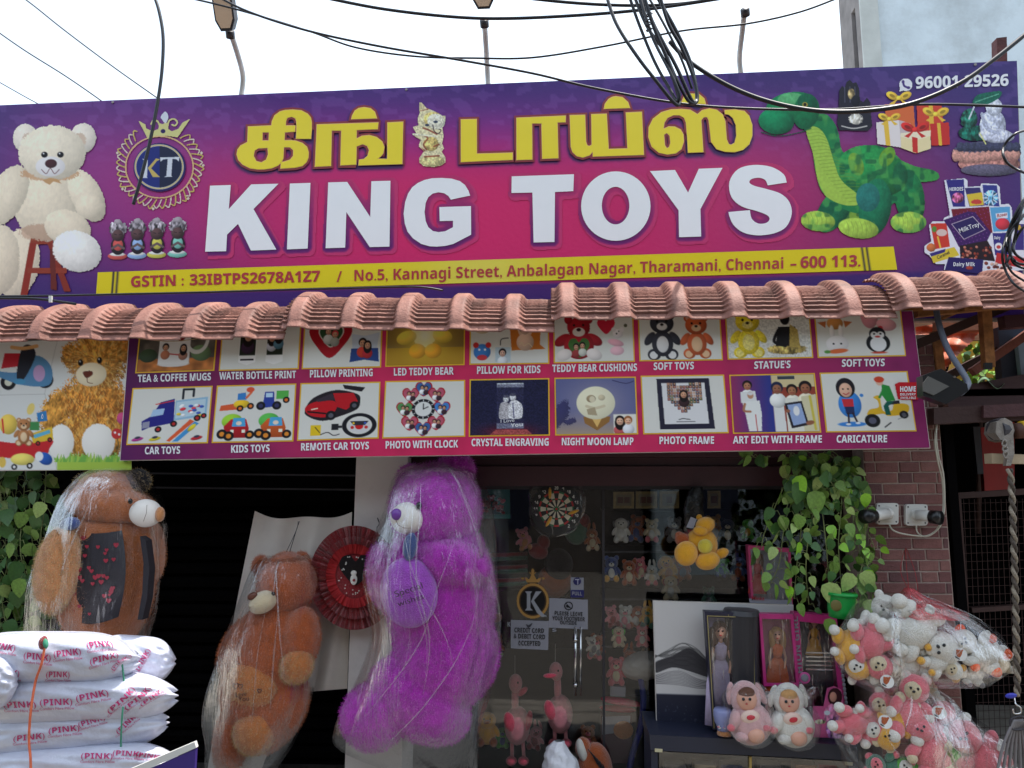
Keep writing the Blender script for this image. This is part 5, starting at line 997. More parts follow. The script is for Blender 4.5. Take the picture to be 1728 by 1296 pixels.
# ---------------------------------------------------------------- orange bear on the cloth
t = thing('plush_bear', 'orange-brown plush bear in clear plastic hanging against the white cloth', 'plush bear', P(440, 1296, 4.5))
YO = 4.5
pr = [union(t, 'body', YO, [('torso', 462, 1100, 0, 66, 96, 58, M['orange'], 12), ('belly', 434, 1165, -.02, 62, 62, 56, M['orange'], 10), ('arm', 402, 1090, -.05, 27, 54, 32, M['orange'], 26), ('arm', 506, 1080, -.09, 34, 56, 30, M['orange'], 10), ('leg', 394, 1240, -.03, 30, 64, 34, M['orange'], 10), ('leg', 470, 1205, -.05, 40, 70, 40, M['orange'], 34)])]+kids(t, YO, [('head', 484, 985, -.02, 49, 52, 48, M['orange'], 8, 4), ('ear', 507, 950, .02, 17, 20, 10, M['orange'], 20, 3), ('ear', 440, 955, .03, 15, 18, 10, M['orange'], 0, 3), ('paw', 500, 1124, -.15, 27, 30, 22, M['paw'], 30, 4),
    ('belly_patch', 424, 1158, -.15, 44, 42, 22, M['paw'], 0, 4), ('foot', 430, 1236, -.14, 36, 36, 24, M['paw'], 10, 4)])
for o_, n_ in zip(pr, (10000, 2500, 400, 400, 1000, 1200, 1000)): fuzz(o_, n_, .014, o_.data.materials[0])
mz = ell('muzzle', 444, 1016, YO-.17, 25, 18, 22, M['creamf'], t, -28, 3, 0); ell('nose', 426, 1006, YO-.215, 9, 6, 6, M['nose'], mz, -30, 3, 0); ell('eye', 461, 1002, YO-.19, 3.6, 3.6, 3, M['eye'], t, 0, 2, 0)
for x, y, s_ in ((398, 1158, .24), (406, 1158, .18), (438, 1166, .17)):
    q = cr([(x, y+20*s_), (x-14*s_, y+4*s_), (x-20*s_, y-10*s_), (x-10*s_, y-20*s_), (x, y-10*s_), (x+10*s_, y-20*s_), (x+20*s_, y-10*s_), (x+14*s_, y+4*s_)], 3, True)
    MB().tube([P(a_[0], a_[1], YO-.232+abs(a_[0]-424)*.0006) for a_ in q], .0022, 5).build('embroidered_heart', bk, t)
def fr2(px, py): return YO-.15-.088*np.sqrt(np.clip(1-((px-424)/46)**2-((py-1158)/44)**2, .05, 1))-.006
txt('Love', 398, 1176, 416, 1174, 8, 0, bk, t, 'embroidery', .0, yf=fr2); txt('You', 402, 1184, 420, 1182, 8, 0, bk, t, 'embroidery', .0, yf=fr2)
hull('plastic_bag', 'clear plastic bag round the orange-brown bear, tied to a thread', 'plastic bag', [(487, 936, YO, 34, .06), (484, 950, YO, 52, .16), (476, 1010, YO, 66, .24), (458, 1090, YO, 82, .28), (440, 1180, YO, 86, .28), (424, 1250, YO, 72, .24), (408, 1300, YO, 56, .18), (400, 1330, YO, 48, .14)], M['bag'], 60, .035, 8, 7, folds=6)
cable('hanging_thread', [(487, 938, 4.5), (500, 895, 4.55), (505, 880, 4.62)], .0022, M['black'], label='black thread from the cloth to the orange-brown bear', cat='thread')
cable('hanging_thread', [(480, 938, 4.5), (500, 895, 4.55), (503, 880, 4.62)], .0018, M['black'], label='second thin thread crossing the first above the orange-brown bear', cat='thread')

# ---------------------------------------------------------------- caramel bear with vest, top left
t = thing('plush_bear', 'caramel plush bear with black heart-print vest hanging above the white pillows', 'plush bear', P(170, 1090, 4.15))
Yv = 4.2
pr = [union(t, 'body', Yv, [('torso', 178, 985, .02, 82, 118, 64, M['brown'], 0), ('shoulder', 176, 905, .0, 74, 40, 50, M['brown'], 0), ('arm', 256, 930, .03, 20, 56, 30, M['brown'], -5)], .012, 8), union(t, 'head', Yv, [('head', 188, 852, -.0, 78, 34, 54, M['brown'], 8), ('brow', 182, 822, .02, 52, 28, 42, M['brown'], 0)], .012, 8)]+kids(t, Yv, [ ('ear', 232, 812, .02, 24, 22, 14, M['blackf'], 0, 3), ('ear', 150, 818, .02, 28, 24, 14, M['blackf'], 0, 3), ('arm', 98, 962, -.19, 38, 76, 32, M['tan'], 6, 4)])
for o_, n_ in zip(pr, (5000, 3200, 300, 300, 2400)): fuzz(o_, n_, .014, o_.data.materials[0])
vest = mat('black_vest_cloth', (30, 26, 34), .7, .2, 20, .3, 200); Vv_ = [];
nu, nv = 20, 24
for i in range(nv+1):
    for j in range(nu+1):
        x = 108+j/nu*(98+9*math.sin(math.pi*i/nv)) + (i/nv)*(-6); y = 894+6*math.sin(j/nu*3)+i/nv*(146+7*math.sin(math.pi*j/nu)); dx, dyy = (x-170)/92, (y-985)/118
        Vv_.append(tuple(P(x-(0 if j else 4), y, Yv+.02-.222*math.sqrt(max(.02, 1-dx*dx-dyy*dyy*.7)) - .006-.003*math.sin(j*1.3+i*.4))))
vo = make('vest', np.array(Vv_), [(i*(nu+1)+j, (i+1)*(nu+1)+j, (i+1)*(nu+1)+j+1, i*(nu+1)+j+1) for i in range(nv) for j in range(nu)], vest, t, True)
rh = mat('red_heart_print', (150, 30, 52), .6)
for i in range(34):
    x, y = 124+random.random()*72, 906+random.random()*134; dx, dyy = (x-170)/92, (y-985)/118; yy = Yv+.02-.222*math.sqrt(max(.02, 1-dx*dx-dyy*dyy*.7))-.013
    s_ = random.uniform(.09, .16); q = hp(x, y, s_); A = PA([p_[0] for p_ in q], [p_[1] for p_ in q], yy); make('heart_print', A, [tuple(range(len(q)))], rh, vo)
strip = [(236, 905), (246, 912), (252, 960), (248, 1010), (240, 1046), (232, 1046), (240, 1000), (242, 950)]
MB().prism(strip, Yv-.16, Yv-.10).build('vest_edge', vest, t)
ell('collar', 118, 884, Yv-.2, 18, 12, 12, M['bluef'], t, -10, 3, .05)
mz = ell('muzzle', 246, 866, Yv-.11, 27, 24, 24, M['muzzle'], t, 10, 4, 0); ell('nose', 270, 868, Yv-.13, 8, 13, 8, M['tan'], mz, 0, 3, 0); MB().tube([P(248, 852, Yv-.205), P(247, 866, Yv-.208), P(242, 880, Yv-.2)], .0012, 4).build('mouth', M['nose'], mz)
ell('eye', 220, 846, Yv-.17, 4, 5, 4, M['eye'], t, 0, 2, 0)
hull('plastic_bag', 'clear plastic bag hanging round the bear with the vest', 'plastic bag', [(192, 790, Yv, 34, .05), (190, 806, Yv, 56, .16), (188, 850, Yv, 84, .24), (170, 950, Yv, 106, .27), (156, 1030, Yv, 105, .27), (146, 1100, Yv, 100, .26)], M['bag'], 64, .035, 9, 11, folds=5)

# ---------------------------------------------------------------- cloth and red heart cushion
cl_o = [(432, 862), (455, 872), (500, 878), (545, 868), (592, 862)]
V, Fc = [], []; nu, nv = 56, 60
for i in range(nv+1):
    s_ = i/nv; y = 0
    for j in range(nu+1):
        u_ = j/nu; L_ = np.interp(s_, [0, .3, .6, 1], [430, 402, 376, 345]); R_ = np.interp(s_, [0, .3, .6, 1], [594, 592, 590, 586])
        x = L_+(R_-L_)*u_; yt = 862+14*math.sin(math.pi*u_)+4*math.sin(9*u_); yb = np.interp(u_, [0, .35, .6, 1], [1330, 1330, 1170, 1162])
        y = yt+(yb-yt)*s_; dpt = .022*math.sin(u_*17+s_*2.5)+.014*math.sin(u_*37+s_*5)*s_+.01*math.sin(s_*9+u_*4)
        V.append(tuple(P(x, y, 4.72+dpt)))
Fc = [(i*(nu+1)+j, (i+1)*(nu+1)+j, (i+1)*(nu+1)+j+1, i*(nu+1)+j+1) for i in range(nv) for j in range(nu)]
make('curtain_cloth', np.array(V), Fc, M['cloth'], None, True, label='white cotton cloth hung behind the orange-brown bear', cat='cloth')
t = thing('heart_cushion', 'round dark red frilled cushion hanging between the cloth and the purple bear', 'cushion', P(595, 1065, 4.6))
YH = 4.56
ell('cushion', 598, 975, YH, 60, 74, 14, M['redf'], t, 0, 4)
def frill(name, cx, cy, rx, ry, w, Y, n, mt, amp):
    V = []; m_ = n*6
    for i in range(m_):
        a = 2*math.pi*i/m_; k = math.sin(a*n+1.6*math.sin(a*5.3)+1.1*math.sin(a*11.7))*(.7+.4*math.sin(a*7.1))
        for q in (0, 1, 2): r = q*w/2; V.append(tuple(P(cx+(rx+r)*math.cos(a), cy+(ry+r)*math.sin(a), Y-.01*q+amp*k*q*.5+.006*math.sin(a*n*2.3)*q)))
    return make(name, np.array(V), [(i*3+q, i*3+q+1, ((i+1) % m_)*3+q+1, ((i+1) % m_)*3+q) for i in range(m_) for q in (0, 1)], mt, t, True)
frill('frill', 598, 975, 54, 66, 22, YH-.03, 40, M['redf'], .03); frill('frill', 598, 972, 32, 38, 16, YH-.055, 30, mat('bright_red_frill', (164, 26, 30), .8, .2, 20), .02)
frill('frill', 598, 975, 42, 52, 18, YH-.045, 36, M['redf'], .03)
hp2 = [P(a_[0], a_[1], YH-.072) for a_ in cr([(x, y) for x, y in hp(600, 962, .92)], 4, True)]
make('photo_heart', np.array([tuple(v) for v in hp2]), [tuple(range(len(hp2)))], mat('glossy_black_print', (22, 18, 22), .15, .1), t)
lt = ell('printed_teddy', 597, 978, YH-.075, 6, 9, 1.5, M['wfur'], t, 0, 3, 0); ell('printed_head', 597, 967, YH-.077, 5, 4.5, 1.5, M['wfur'], lt, 0, 3, 0); ell('printed_heart', 597, 979, YH-.085, 2.4, 2.4, 1, M['redf'], lt, 0, 2, 0)
for i in range(30):
    a = random.uniform(0, 6.28); x, y = 600+random.uniform(20, 32)*math.cos(a), 970+random.uniform(24, 36)*math.sin(a)
    ell('white_dot', x, y, YH-.076, 1.3, 1.3, 1, M['wfur'], t, 0, 1, 0)
cable('hanging_hook', [(640, 910, 4.55), (636, 892, 4.58), (640, 884, 4.6), (637, 874, 4.61)], .003, M['black'], label='small black wire hook on the pillar above the red cushion', cat='hook')

# ---------------------------------------------------------------- pillows in printed bags
pw = mat('white_pillow_bag', (204, 207, 222), .3, .06, 9, .5, 34, coat=.4, dirt=.18, dcol=(150, 130, 140), dsc=6.); pkp = mat('magenta_print', (188, 44, 110), .45)
def pillow(cx, cy, a, b, rot, Y, dp, label, texts=(), seed=1):
    ca, sa = math.cos(math.radians(rot)), math.sin(math.radians(rot)); n = 40; r_ = np.random.default_rng(seed); ph = r_.uniform(0, 6, 4)
    def S(u, v, side=1, off=0.):
        x = a*u*(1-.10*v*v*(1-abs(u)))*(1+.02*np.sin(v*6+ph[0])); y = b*v*(1-.80*np.abs(u)**5)
        h = (np.clip(1-np.abs(u)**3, 0, 1)**.5)*(np.clip(1-np.abs(v)**2.6, 0, 1)**.55)
        wr = .006*np.sin(u*23+v*9+ph[1])*np.abs(u)**2+.005*np.sin(v*17+u*5+ph[2])*(np.abs(u)**1.5)+.003*np.sin(u*11-v*13+ph[3])
        px, py = cx+x*ca+y*sa, cy-x*sa+y*ca
        return px, py, Y-side*(dp*h+wr*h+off)
    g = np.linspace(-1, 1, n+1); U, Vg = np.meshgrid(g, g); V = []
    for side in (1, -1):
        px, py, yy = S(U, Vg, side); V.append(PA(px, py, yy).reshape(-1, 3))
    idx = np.arange((n+1)**2).reshape(n+1, n+1); F1 = np.stack([idx[:-1,:-1].ravel(), idx[1:,:-1].ravel(), idx[1:,1:].ravel(), idx[:-1,1:].ravel()], -1)
    t = thing('pillow', label, 'pillow', P(cx, cy+b, Y), 'bagged pillows in the tied stack')
    make('filling', np.vstack(V), np.vstack([F1, F1[:, ::-1]+(n+1)**2]).astype(np.int32), pw, t, True)
    for s_, u0, v0, u1, v1, h_ in texts:
        Vt, Ft = textmesh(s_, .0, h_ > .15); lo, hi = caph(.0); uu = (Vt[:,0]-Vt[:,0].min())/np.ptp(Vt[:,0]); vv = (Vt[:,1]-lo)/(hi-lo)
        L_ = math.hypot((u1-u0)*a, (v1-v0)*b); nx, ny = (v1-v0)*b/L_, -(u1-u0)*a/L_
        us = u0+uu*(u1-u0)+vv*h_*b*nx/a; vs_ = v0+uu*(v1-v0)+vv*h_*ny
        px, py, yy = S(us, vs_, 1, .004); make('printed_lettering', PA(px, py, yy), Ft, pkp, t)
    return t
def pt(u, v, s=1., rot=0.): return [('(PINK)', u, v, u+.30*s, v+rot, .23*s), ('Comfort Fibre Pillow', u-.01, v+.17*s, u+.32*s, v+.17*s+rot, .10*s)]
pillow(228, 1112, 68, 40, -4, 3.86, .10, 'white bagged pillow with pointed corner at the back right of the stack', pt(.1, .5, .9, -.9)+pt(-.3, .3, .9, -.7), 9)
pillow(85, 1112, 150, 47, 0, 3.62, .16, 'topmost white pillow of the stack under the vest bear', pt(-.7, -.45, 1, .18)+pt(-.30, -.02, 1, .1)+pt(.04, -.05, 1, -.12)+pt(.42, -.38, 1, -.15)+pt(.46, .22, 1, -.3)+pt(-.66, .55, 1, .1)+pt(-.05, .66, .9)+pt(.72, .5, .6, -.7), 1)
pillow(118, 1180, 180, 46, 2, 3.66, .17, 'second white pillow from the top of the tied stack', pt(-.62, .25)+pt(-.28, .2)+pt(.06, .1, 1, -.2)+pt(.38, .6, .8, -.9)+pt(.54, .5, .8, -.85)+pt(.68, .4, .7, -.7), 2)
pillow(110, 1236, 174, 42, 6, 3.7, .16, 'third white pillow from the top of the tied stack', pt(-.5, .15)+pt(-.16, -.02)+pt(.14, -.15, .9, -.2)+pt(.5, .3, .8, -.7), 3)
pillow(120, 1296, 180, 42, 4, 3.66, .16, 'lowest visible white pillow at the bottom edge of the stack', pt(.1, -.35, 1, .1)+pt(.4, -.4, .9, .1)+pt(.62, -.3, .8, .1), 4)
pillow(-30, 1150, 60, 46, 0, 3.5, .08, 'grey shaded pillow corner at the far left edge of the stack', [], 5)
for y_, w_ in ((1350, 'first'), (1405, 'second'), (1460, 'third')): pillow(120, y_, 176, 42, 2, 3.66, .16, w_+' white pillow below the lowest one in the picture', [], y_)
cable('tie_rope', [(76, 1088, 3.44), (70, 1120, 3.43), (60, 1150, 3.47), (52, 1200, 3.45), (49, 1250, 3.47), (52, 1300, 3.46), (50, 1470, 3.46)], .0055, M['rope_o'], label='orange rope tied down the front of the pillow stack', cat='rope')
cable('tie_rope', [(206, 1120, 3.52), (210, 1165, 3.53), (206, 1210, 3.5), (204, 1262, 3.55), (206, 1320, 3.52), (206, 1470, 3.52)], .004, M['rope_g'], label='thin green rope down the right side of the pillow stack', cat='rope')
tg = thing('cloth_tag', 'small red and green cloth knot on top of the pillow stack', 'tag', P(76, 1098, 3.42))
ell('knot', 73, 1085, 3.44, 8, 12, 5, M['redf'], tg, 20, 3, .15); ell('knot', 77, 1086, 3.425, 4, 9, 4, M['rope_g'], tg, -10, 3, .1)
t = thing('foam_sheet', 'bright white foam sheet with a violet face leaning at the bottom left', 'board', P(300, 1296, 3.2))
MB().prism([(215, 1300), (328, 1252), (331, 1262), (240, 1302), (232, 1330), (205, 1330)], 3.18, 3.2).build('edge', M['white_plastic'], t); MB().prism([(241, 1303), (330, 1264), (326, 1340), (232, 1340)], 3.182, 3.2).build('face', mat('violet_print', (60, 40, 120), .5, .1), t)

# ---------------------------------------------------------------- glass front
YG = 4.86
gf = thing('shop_window', 'tall glass shop front with stickers left of the doll display', 'shop window', P(1050, 1296, YG))
MB().prism([(805, 818), (1478, 818), (1510, 1500), (800, 1500)], YG, YG+.008).build('pane', M['glass'], gf)
MB().prism([(1016, 824), (1020, 824), (1022, 1500), (1018, 1500)], YG-.01, YG-.001).build('joint', M['dark_metal'], gf)
MB().prism([(795, 790), (806, 790), (802, 1500), (788, 1500)], YG-.05, YG+.03).build('frame', M['black_wall'], gf)
MB().prism([(806, 819), (1480, 819), (1480, 826), (806, 826)], YG-.02, YG-.002).build('frame', M['dark_metal'], gf)
dh = thing('door_handle_bar', 'upright twin steel door handle below the footwear notice', 'door handle', P(975, 1175, YG-.06))
for x in (971, 980): MB().tube([P(x, 1058, YG-.05), P(x, 1174, YG-.05)], .009 if x == 971 else .006, 10).build('bar', M['chrome'], dh, True)
for y in (1080, 1156): MB().tube([P(971, y, YG-.06), P(971, y, YG-.001)], .016, 10).build('bracket', M['chrome'], dh, True)
stk = mat('silver_sticker', (140, 140, 150), .4, .05); ink = mat('black_ink', (24, 24, 30), .5, .05)
def sticker(name, label, q4, texts, m_=stk):
    a = PA([p[0] for p in q4], [p[1] for p in q4], YG-.003); V = np.vstack([a, a+[0, .002, 0]]); t = thing(name, label, 'sticker', P(sum(p[0] for p in q4)/4, q4[2][1], YG-.003))
    MB().add(V, [(0,1,2,3),(7,6,5,4),(0,4,5,1),(1,5,6,2),(2,6,7,3),(3,7,4,0)]).build('sheet', m_, t)
    for s_, x0, y0, x1, y1, h_ in texts: txt(s_, x0, y0, x1, y1, h_, YG-.0065, ink, t, bold=.03)
    return t
t = sticker('notice_sticker', 'grey notice on the glass asking to leave footwear outside', [(927, 1009), (992, 1012), (992, 1062), (926, 1059)], [('PLEASE LEAVE', 936, 1038, 983, 1040, 7), ('YOUR FOOTWEAR', 932, 1046.5, 987, 1048.5, 7), ('OUTSIDE', 945, 1053.5, 973, 1054.5, 6)])
c = Cv(950, 1014, 970, 1032, .7); c.ring(959.5, 1022.5, 6.5, 6.5, 1.5, (24, 24, 30)); c.poly([(955, 1022), (958, 1020), (962, 1024), (964, 1026), (956, 1025)], (24, 24, 30)); c.line([(955, 1018), (964, 1027)], 1.2, (24, 24, 30)); c.emit('symbol', YG-.006, t)
t = sticker('card_sticker', 'grey notice on the glass reading credit card and debit card accepted', [(862, 1046), (926, 1048), (925, 1097), (862, 1094)], [('CREDIT CARD', 868, 1067, 918, 1068.5, 8), ('& DEBIT CARD', 867, 1077, 920, 1079, 8), ('ACCEPTED', 874, 1089, 912, 1090, 8)])
c = Cv(884, 1048, 902, 1062, .7); c.poly([(887, 1053), (892, 1055), (899, 1051), (896, 1057), (891, 1060)], (60, 60, 70)); c.emit('symbol', YG-.006, t)
t = sticker('pull_sticker', 'small blue and grey sticker with the word pull above the footwear notice', [(963, 974), (985, 975), (985, 1008), (963, 1007)], [])
c = Cv(963, 974, 986, 1009, .7); c.ell(974, 981, 6.5, 6.5, (40, 40, 90)); c.line([(971, 978), (977, 978)], 1.4, (200, 200, 210)); c.line([(975, 978), (975, 986)], 1.2, (200, 200, 210)); c.rect(963, 996, 985, 1008, (44, 44, 100)); c.emit('symbol', YG-.006, t); txt('PULL', 965.5, 1004.5, 982, 1005, 6.5, YG-.0085, stk, t, bold=.02)
t = thing('crest_sticker', 'gold ring crest with silver letter K and crown stuck on the glass', 'sticker', P(899, 1045, YG-.004))
c = Cv(868, 950, 932, 1050, .7); gg = (170, 128, 70); c.ell(899, 1014, 27, 29.5, (16, 14, 18)); c.ring(899, 1014, 25, 27.5, 4.2, gg); c.ring(899, 1014, 21.5, 24, 1., (90, 66, 40))
c.poly([(886, 998), (898, 998), (895, 1002), (895, 1026), (899, 1030), (886, 1030), (889, 1026), (889, 1002)], (150, 152, 158)); c.poly([(904, 998), (914, 998), (901, 1013), (912, 1030), (918, 1037), (924, 1040), (914, 1041), (906, 1034), (896, 1015)], (150, 152, 158))
c.poly([(889, 983), (886, 974), (893, 978), (899, 966), (905, 978), (913, 974), (910, 983)], gg); c.ell(899, 964, 2.4, 4.6, gg); c.line([(894, 966), (899, 970), (904, 966)], 1.3, gg, True); c.ell(882, 976, 2.4, 1.8, gg); c.ell(917, 976, 2.4, 1.8, gg); c.emit('crest', YG-.004, t)
txt('K', 856.5, 1057.5, 861.5, 1057.5, 8, YG-.004, stk, t, bold=.02); txt('s', 932, 1066, 939, 1066, 7, YG-.004, stk, t, bold=.02)

# ---------------------------------------------------------------- things behind and at the glass
def toy(name, label, cx, cy, Y, s, mats, rot=0, kind='bear', cat='soft toy', group=None):
    """small seated soft toy; s = head radius in photo pixels"""
    a_, b_ = mats[0], mats[1]; ac = mats[2] if len(mats) > 2 else b_
    t = thing(name, label, cat, P(cx, cy+3*s, Y), group); r = math.radians(rot); R_ = lambda x, y: (cx+(x*math.cos(r)+y*math.sin(r))*s, cy+(-x*math.sin(r)+y*math.cos(r))*s); k = MS(Y)*s
    def e(nm, x, y, dy, rx, ry, rz, m_, ro=0, par=None): X_, Y_ = R_(x, y); return ell(nm, X_, Y_, Y+dy*k, rx*s, ry*s, rz*s, m_, par or t, rot+ro, 3 if rx > .3 else 2, .03)
    e('body', 0, 1.5, 0, .95, 1.15, .85, a_); hd_ = e('head', 0, 0, -.15, 1, .88, .85, a_); e('belly', 0, 1.55, -.55, .55, .75, .4, b_)
    if kind == 'rabbit': 
        for sx in (-1, 1): e('ear', sx*.45, -1.3, 0, .25, .75, .18, a_, sx*-12)
    elif kind == 'duck': e('beak', 0, .15, -1., .4, .2, .35, ac)
    elif kind == 'dog':
        for sx in (-1, 1): e('ear', sx*.95, .1, -.1, .3, .6, .2, ac, sx*15)
    else:
        for sx in (-1, 1): e('ear', sx*.75, -.75, 0, .38, .38, .2, a_)
    for sx in (-1, 1): e('arm', sx*1.0, 1.15, -.25, .32, .68, .35, a_, sx*-30); e('leg', sx*.7, 2.4, -.45, .45, .55, .5, ac if kind != 'dog' else a_, sx*-15)
    if kind != 'duck': e('muzzle', 0, .25, -.85, .42, .32, .3, b_)
    for sx in (-1, 1): e('eye', sx*.35, -.15, -.93, .1, .11, .08, M['eye'], 0, hd_)
    e('nose', 0, .12, -1.12, .13, .1, .08, M['eye'], 0, hd_)
    return t
YI = 5.05
# shelves in the window
for i, (y, Ys) in enumerate(((862, 5.18), (930, 5.18), (1010, 5.18), (1090, 5.18), (1172, 5.18))):
    s_ = MB().prism([(1018, y), (1300, y), (1300, y+3), (1018, y+3)], Ys-.12, Ys+.35).build('window_shelf', M['dark_metal'] if i else M['black_wall'], gf)
for i, (x0, x1) in enumerate(((1035, 1070), (1073, 1109), (1113, 1146), (1194, 1216))):
    t = thing('gilt_frame', ['gold picture frame with two small panels, leftmost on the top shelf', 'gold picture frame with two panels next to the leftmost', 'square gold picture frame beside the black pouch', 'gold picture frame to the right of the black pouch'][i], 'picture frame', P((x0+x1)/2, 858, 5.1), 'gold frames on the top shelf')
    y0, y1 = 830+i*-.6, 858
    gm = mat('gilt', (150, 132, 92), .4, .3, 60, .6, 150, metal=.6) if i == 0 else gm
    for q in ([(x0, y0), (x1, y0), (x1, y0+4.5), (x0, y0+4.5)], [(x0, y1-4.5), (x1, y1-4.5), (x1, y1), (x0, y1)], [(x0, y0+4.5), (x0+4.5, y0+4.5), (x0+4.5, y1-4.5), (x0, y1-4.5)], [(x1-4.5, y0+4.5), (x1, y0+4.5), (x1, y1-4.5), (x1-4.5, y1-4.5)]): MB().prism(q, 5.0, 5.02).build('frame_bar', gm, t)
    MB().prism([(x0+4, y0+4), (x1-4, y0+4), (x1-4, y1-4), (x0+4, y1-4)], 5.011, 5.018).build('mount', mat('cream_mount', (130, 120, 96), .6, .1), t)
    for u_ in ((-.5, .5) if i < 2 else (0,)): xm = (x0+x1)/2+u_*11; MB().prism([(xm-4.6, y0+9), (xm+4.6, y0+9), (xm+4.6, y1-9), (xm-4.6, y1-9)], 5.005, 5.0105).build('panel', mat('red_brown_panel', (96, 56, 46), .6, .3, 60), t)
toys = [('white dog toy with red bow on the shelf below the leftmost gold frame', 1048, 884, 11, ('wfur', 'wfur', 'greyf'), 'dog'), ('cream bear toy with pink ear beside the white dog on the shelf', 1100, 886, 10, ('creamf', 'wfur', 'pinkf'), 'bear'), ('grey-blue koala toy in the middle of the upper toy shelf', 1138, 884, 11, ('greyf', 'wfur', 'greyf'), 'bear'), ('dark toy with pale muzzle at the right end of the upper toy shelf', 1228, 886, 11, ('blackf', 'creamf', 'blackf'), 'bear'), ('olive green toy at the far right of the upper toy shelf', 1262, 884, 9, ('greenf', 'yellowf', 'greenf'), 'duck'),
        ('blue toy with round white face on the left of the second shelf', 1032, 950, 11, ('bluef', 'wfur', 'yellowf'), 'bear'), ('orange toy beside the blue one on the second shelf', 1062, 956, 11, ('orange', 'creamf', 'orange'), 'bear'), ('white rabbit toy in the middle of the second shelf', 1100, 962, 9, ('wfur', 'creamf', 'pinkf'), 'rabbit'),
        ('cream toy with maroon cap below the yellow hanging toy', 1132, 982, 11, ('creamf', 'wfur', 'redf'), 'dog'), ('dark grey toy right of the capped toy on the shelf', 1196, 1000, 9, ('tealf', 'greyf', 'blackf'), 'bear'), ('pink pig toy on the shelf left of the white canvas', 1084, 1066, 9, ('pinkf', 'wfur', 'pinkf'), 'bear'), ('pale smiling toy beside the canvas on the third shelf', 1044, 1066, 9, ('creamf', 'pinkf', 'greenf'), 'dog'),
        ('pink bear toy in a clear bag above the white heap', 1040, 1122, 12, ('pinkf', 'creamf', 'pinkf'), 'bear')]
for lb, x, y, s_, ms_, kd in toys: toy('shelf_toy', lb, x, y, 4.99, s_, [M[q] for q in ms_], 0, kd, group='soft toys on the window shelves')
# more goods crowding the dim shelves and the left half of the window
pool = [M[k_] for k_ in ('wfur', 'creamf', 'pinkf', 'yellowf', 'bluef', 'redf', 'greenf', 'tealf', 'brown', 'orange', 'greyf', 'flam', 'tan')]
cn = {'white_fur': 'white', 'cream_fur': 'cream', 'pink_fur': 'pink', 'yellow_fur': 'yellow', 'blue_fur': 'blue', 'red_frill_fabric': 'red', 'green_fur': 'green', 'teal_fur': 'teal', 'caramel_fur': 'caramel', 'orange_brown_fur': 'orange-brown', 'grey_fur': 'grey', 'flamingo_pink_fur': 'rose', 'pale_tan_fur': 'tan'}
r9 = random.Random(5); shelfn = {886: 'under the gold frames', 954: 'on the second window shelf', 1036: 'on the third window shelf', 1112: 'on the fourth window shelf', 1200: 'on the lowest window shelf', 905: 'in the upper left window', 1086: 'low in the left window', 1240: 'low near the floor'}
for y_, xs_ in ((886, (1074, 1165, 1206)), (954, (1082, 1122, 1146, 1222, 1250)), (1036, (1030, 1058, 1076, 1090)), (1112, (1062, 1090)), (905, (1000, 884)), (1086, (838, 1000, 1010)), (1240, (845, 905, 990))):
    for x_ in xs_:
        a_, b_ = r9.sample(pool, 2); s_ = r9.uniform(8.5, 12.5); kd_ = r9.choice(('bear', 'dog', 'rabbit', 'bear'))
        toy('shelf_toy', '%s %s toy, %s muzzle, %s, %s' % (cn[a_.name], kd_, cn[b_.name], shelfn[y_], 'left of the crest' if x_ < 860 else 'near the handles' if x_ < 1025 else 'leftmost part' if x_ < 1070 else 'middle part' if x_ < 1160 else 'right part'), x_+r9.uniform(-3, 3), y_-s_*.4, 5.04+r9.uniform(0, .1), s_, [a_, b_], r9.uniform(-14, 14), kd_, group='soft toys on the window shelves')
t = thing('red_flower_tray', 'turquoise tray of small red flowers at the top left of the glass', 'tray', P(832, 874, 4.98))
MB().prism([(806, 822), (860, 822), (861, 874), (806, 874)], 5.0, 5.02).build('back', mat('turquoise_plastic', (40, 128, 122), .4), t); MB().prism([(804, 868), (861, 868), (861, 875), (804, 875)], 4.95, 5.02).build('tray_edge', mat('turquoise_rim', (44, 140, 130), .4), t)
for i in range(34): ell('flower', random.uniform(812, 852), random.uniform(838, 866), random.uniform(4.93, 4.97), 3.6, 3.2, 3, M['redf'] if i % 3 else M['pinkf'], t, 0, 2, .2)
# dartboard in its bag
t = thing('dartboard', 'round dartboard in a clear wrapper behind the top of the glass', 'dartboard', P(939, 900, 4.82))
cxd, cyd, YD = 939, 859, 4.80; k = MS(YD)
MB().tube([P(cxd, cyd, YD+.03), P(cxd, cyd, YD+.004)], 43*k, 40).build('rim', M['blackp'], t, False)
cols = [M['blackp'], mat('dart_cream', (206, 198, 176), .7), mat('dart_red', (176, 34, 36), .6), mat('dart_green', (34, 104, 62), .6)]
def sector(r0, r1, i, m_, nm):
    pts = []
    for j in range(5): a = 2*math.pi*(i-.5+j/4)/20; pts.append((r0, a))
    for j in range(4, -1, -1): a = 2*math.pi*(i-.5+j/4)/20; pts.append((r1, a))
    A = [tuple(P(cxd+r*math.sin(a), cyd-r*math.cos(a), YD)) for r, a in pts]; make(nm, np.array(A), [tuple(range(10))], m_, t)
for i in range(20):
    e_ = i % 2; sector(4.5, 15.5, i, cols[e_], 'segment'); sector(18, 27, i, cols[e_], 'segment'); sector(15.5, 18, i, cols[3 if e_ else 2], 'treble_segment'); sector(27, 30, i, cols[3 if e_ else 2], 'double_segment')
MB().tube([P(cxd, cyd, YD+.002), P(cxd, cyd, YD-.002)], 4.5*k, 14).build('outer_bull', cols[3], t); MB().tube([P(cxd, cyd, YD), P(cxd, cyd, YD-.004)], 2*k, 12).build('bull', cols[2], t)
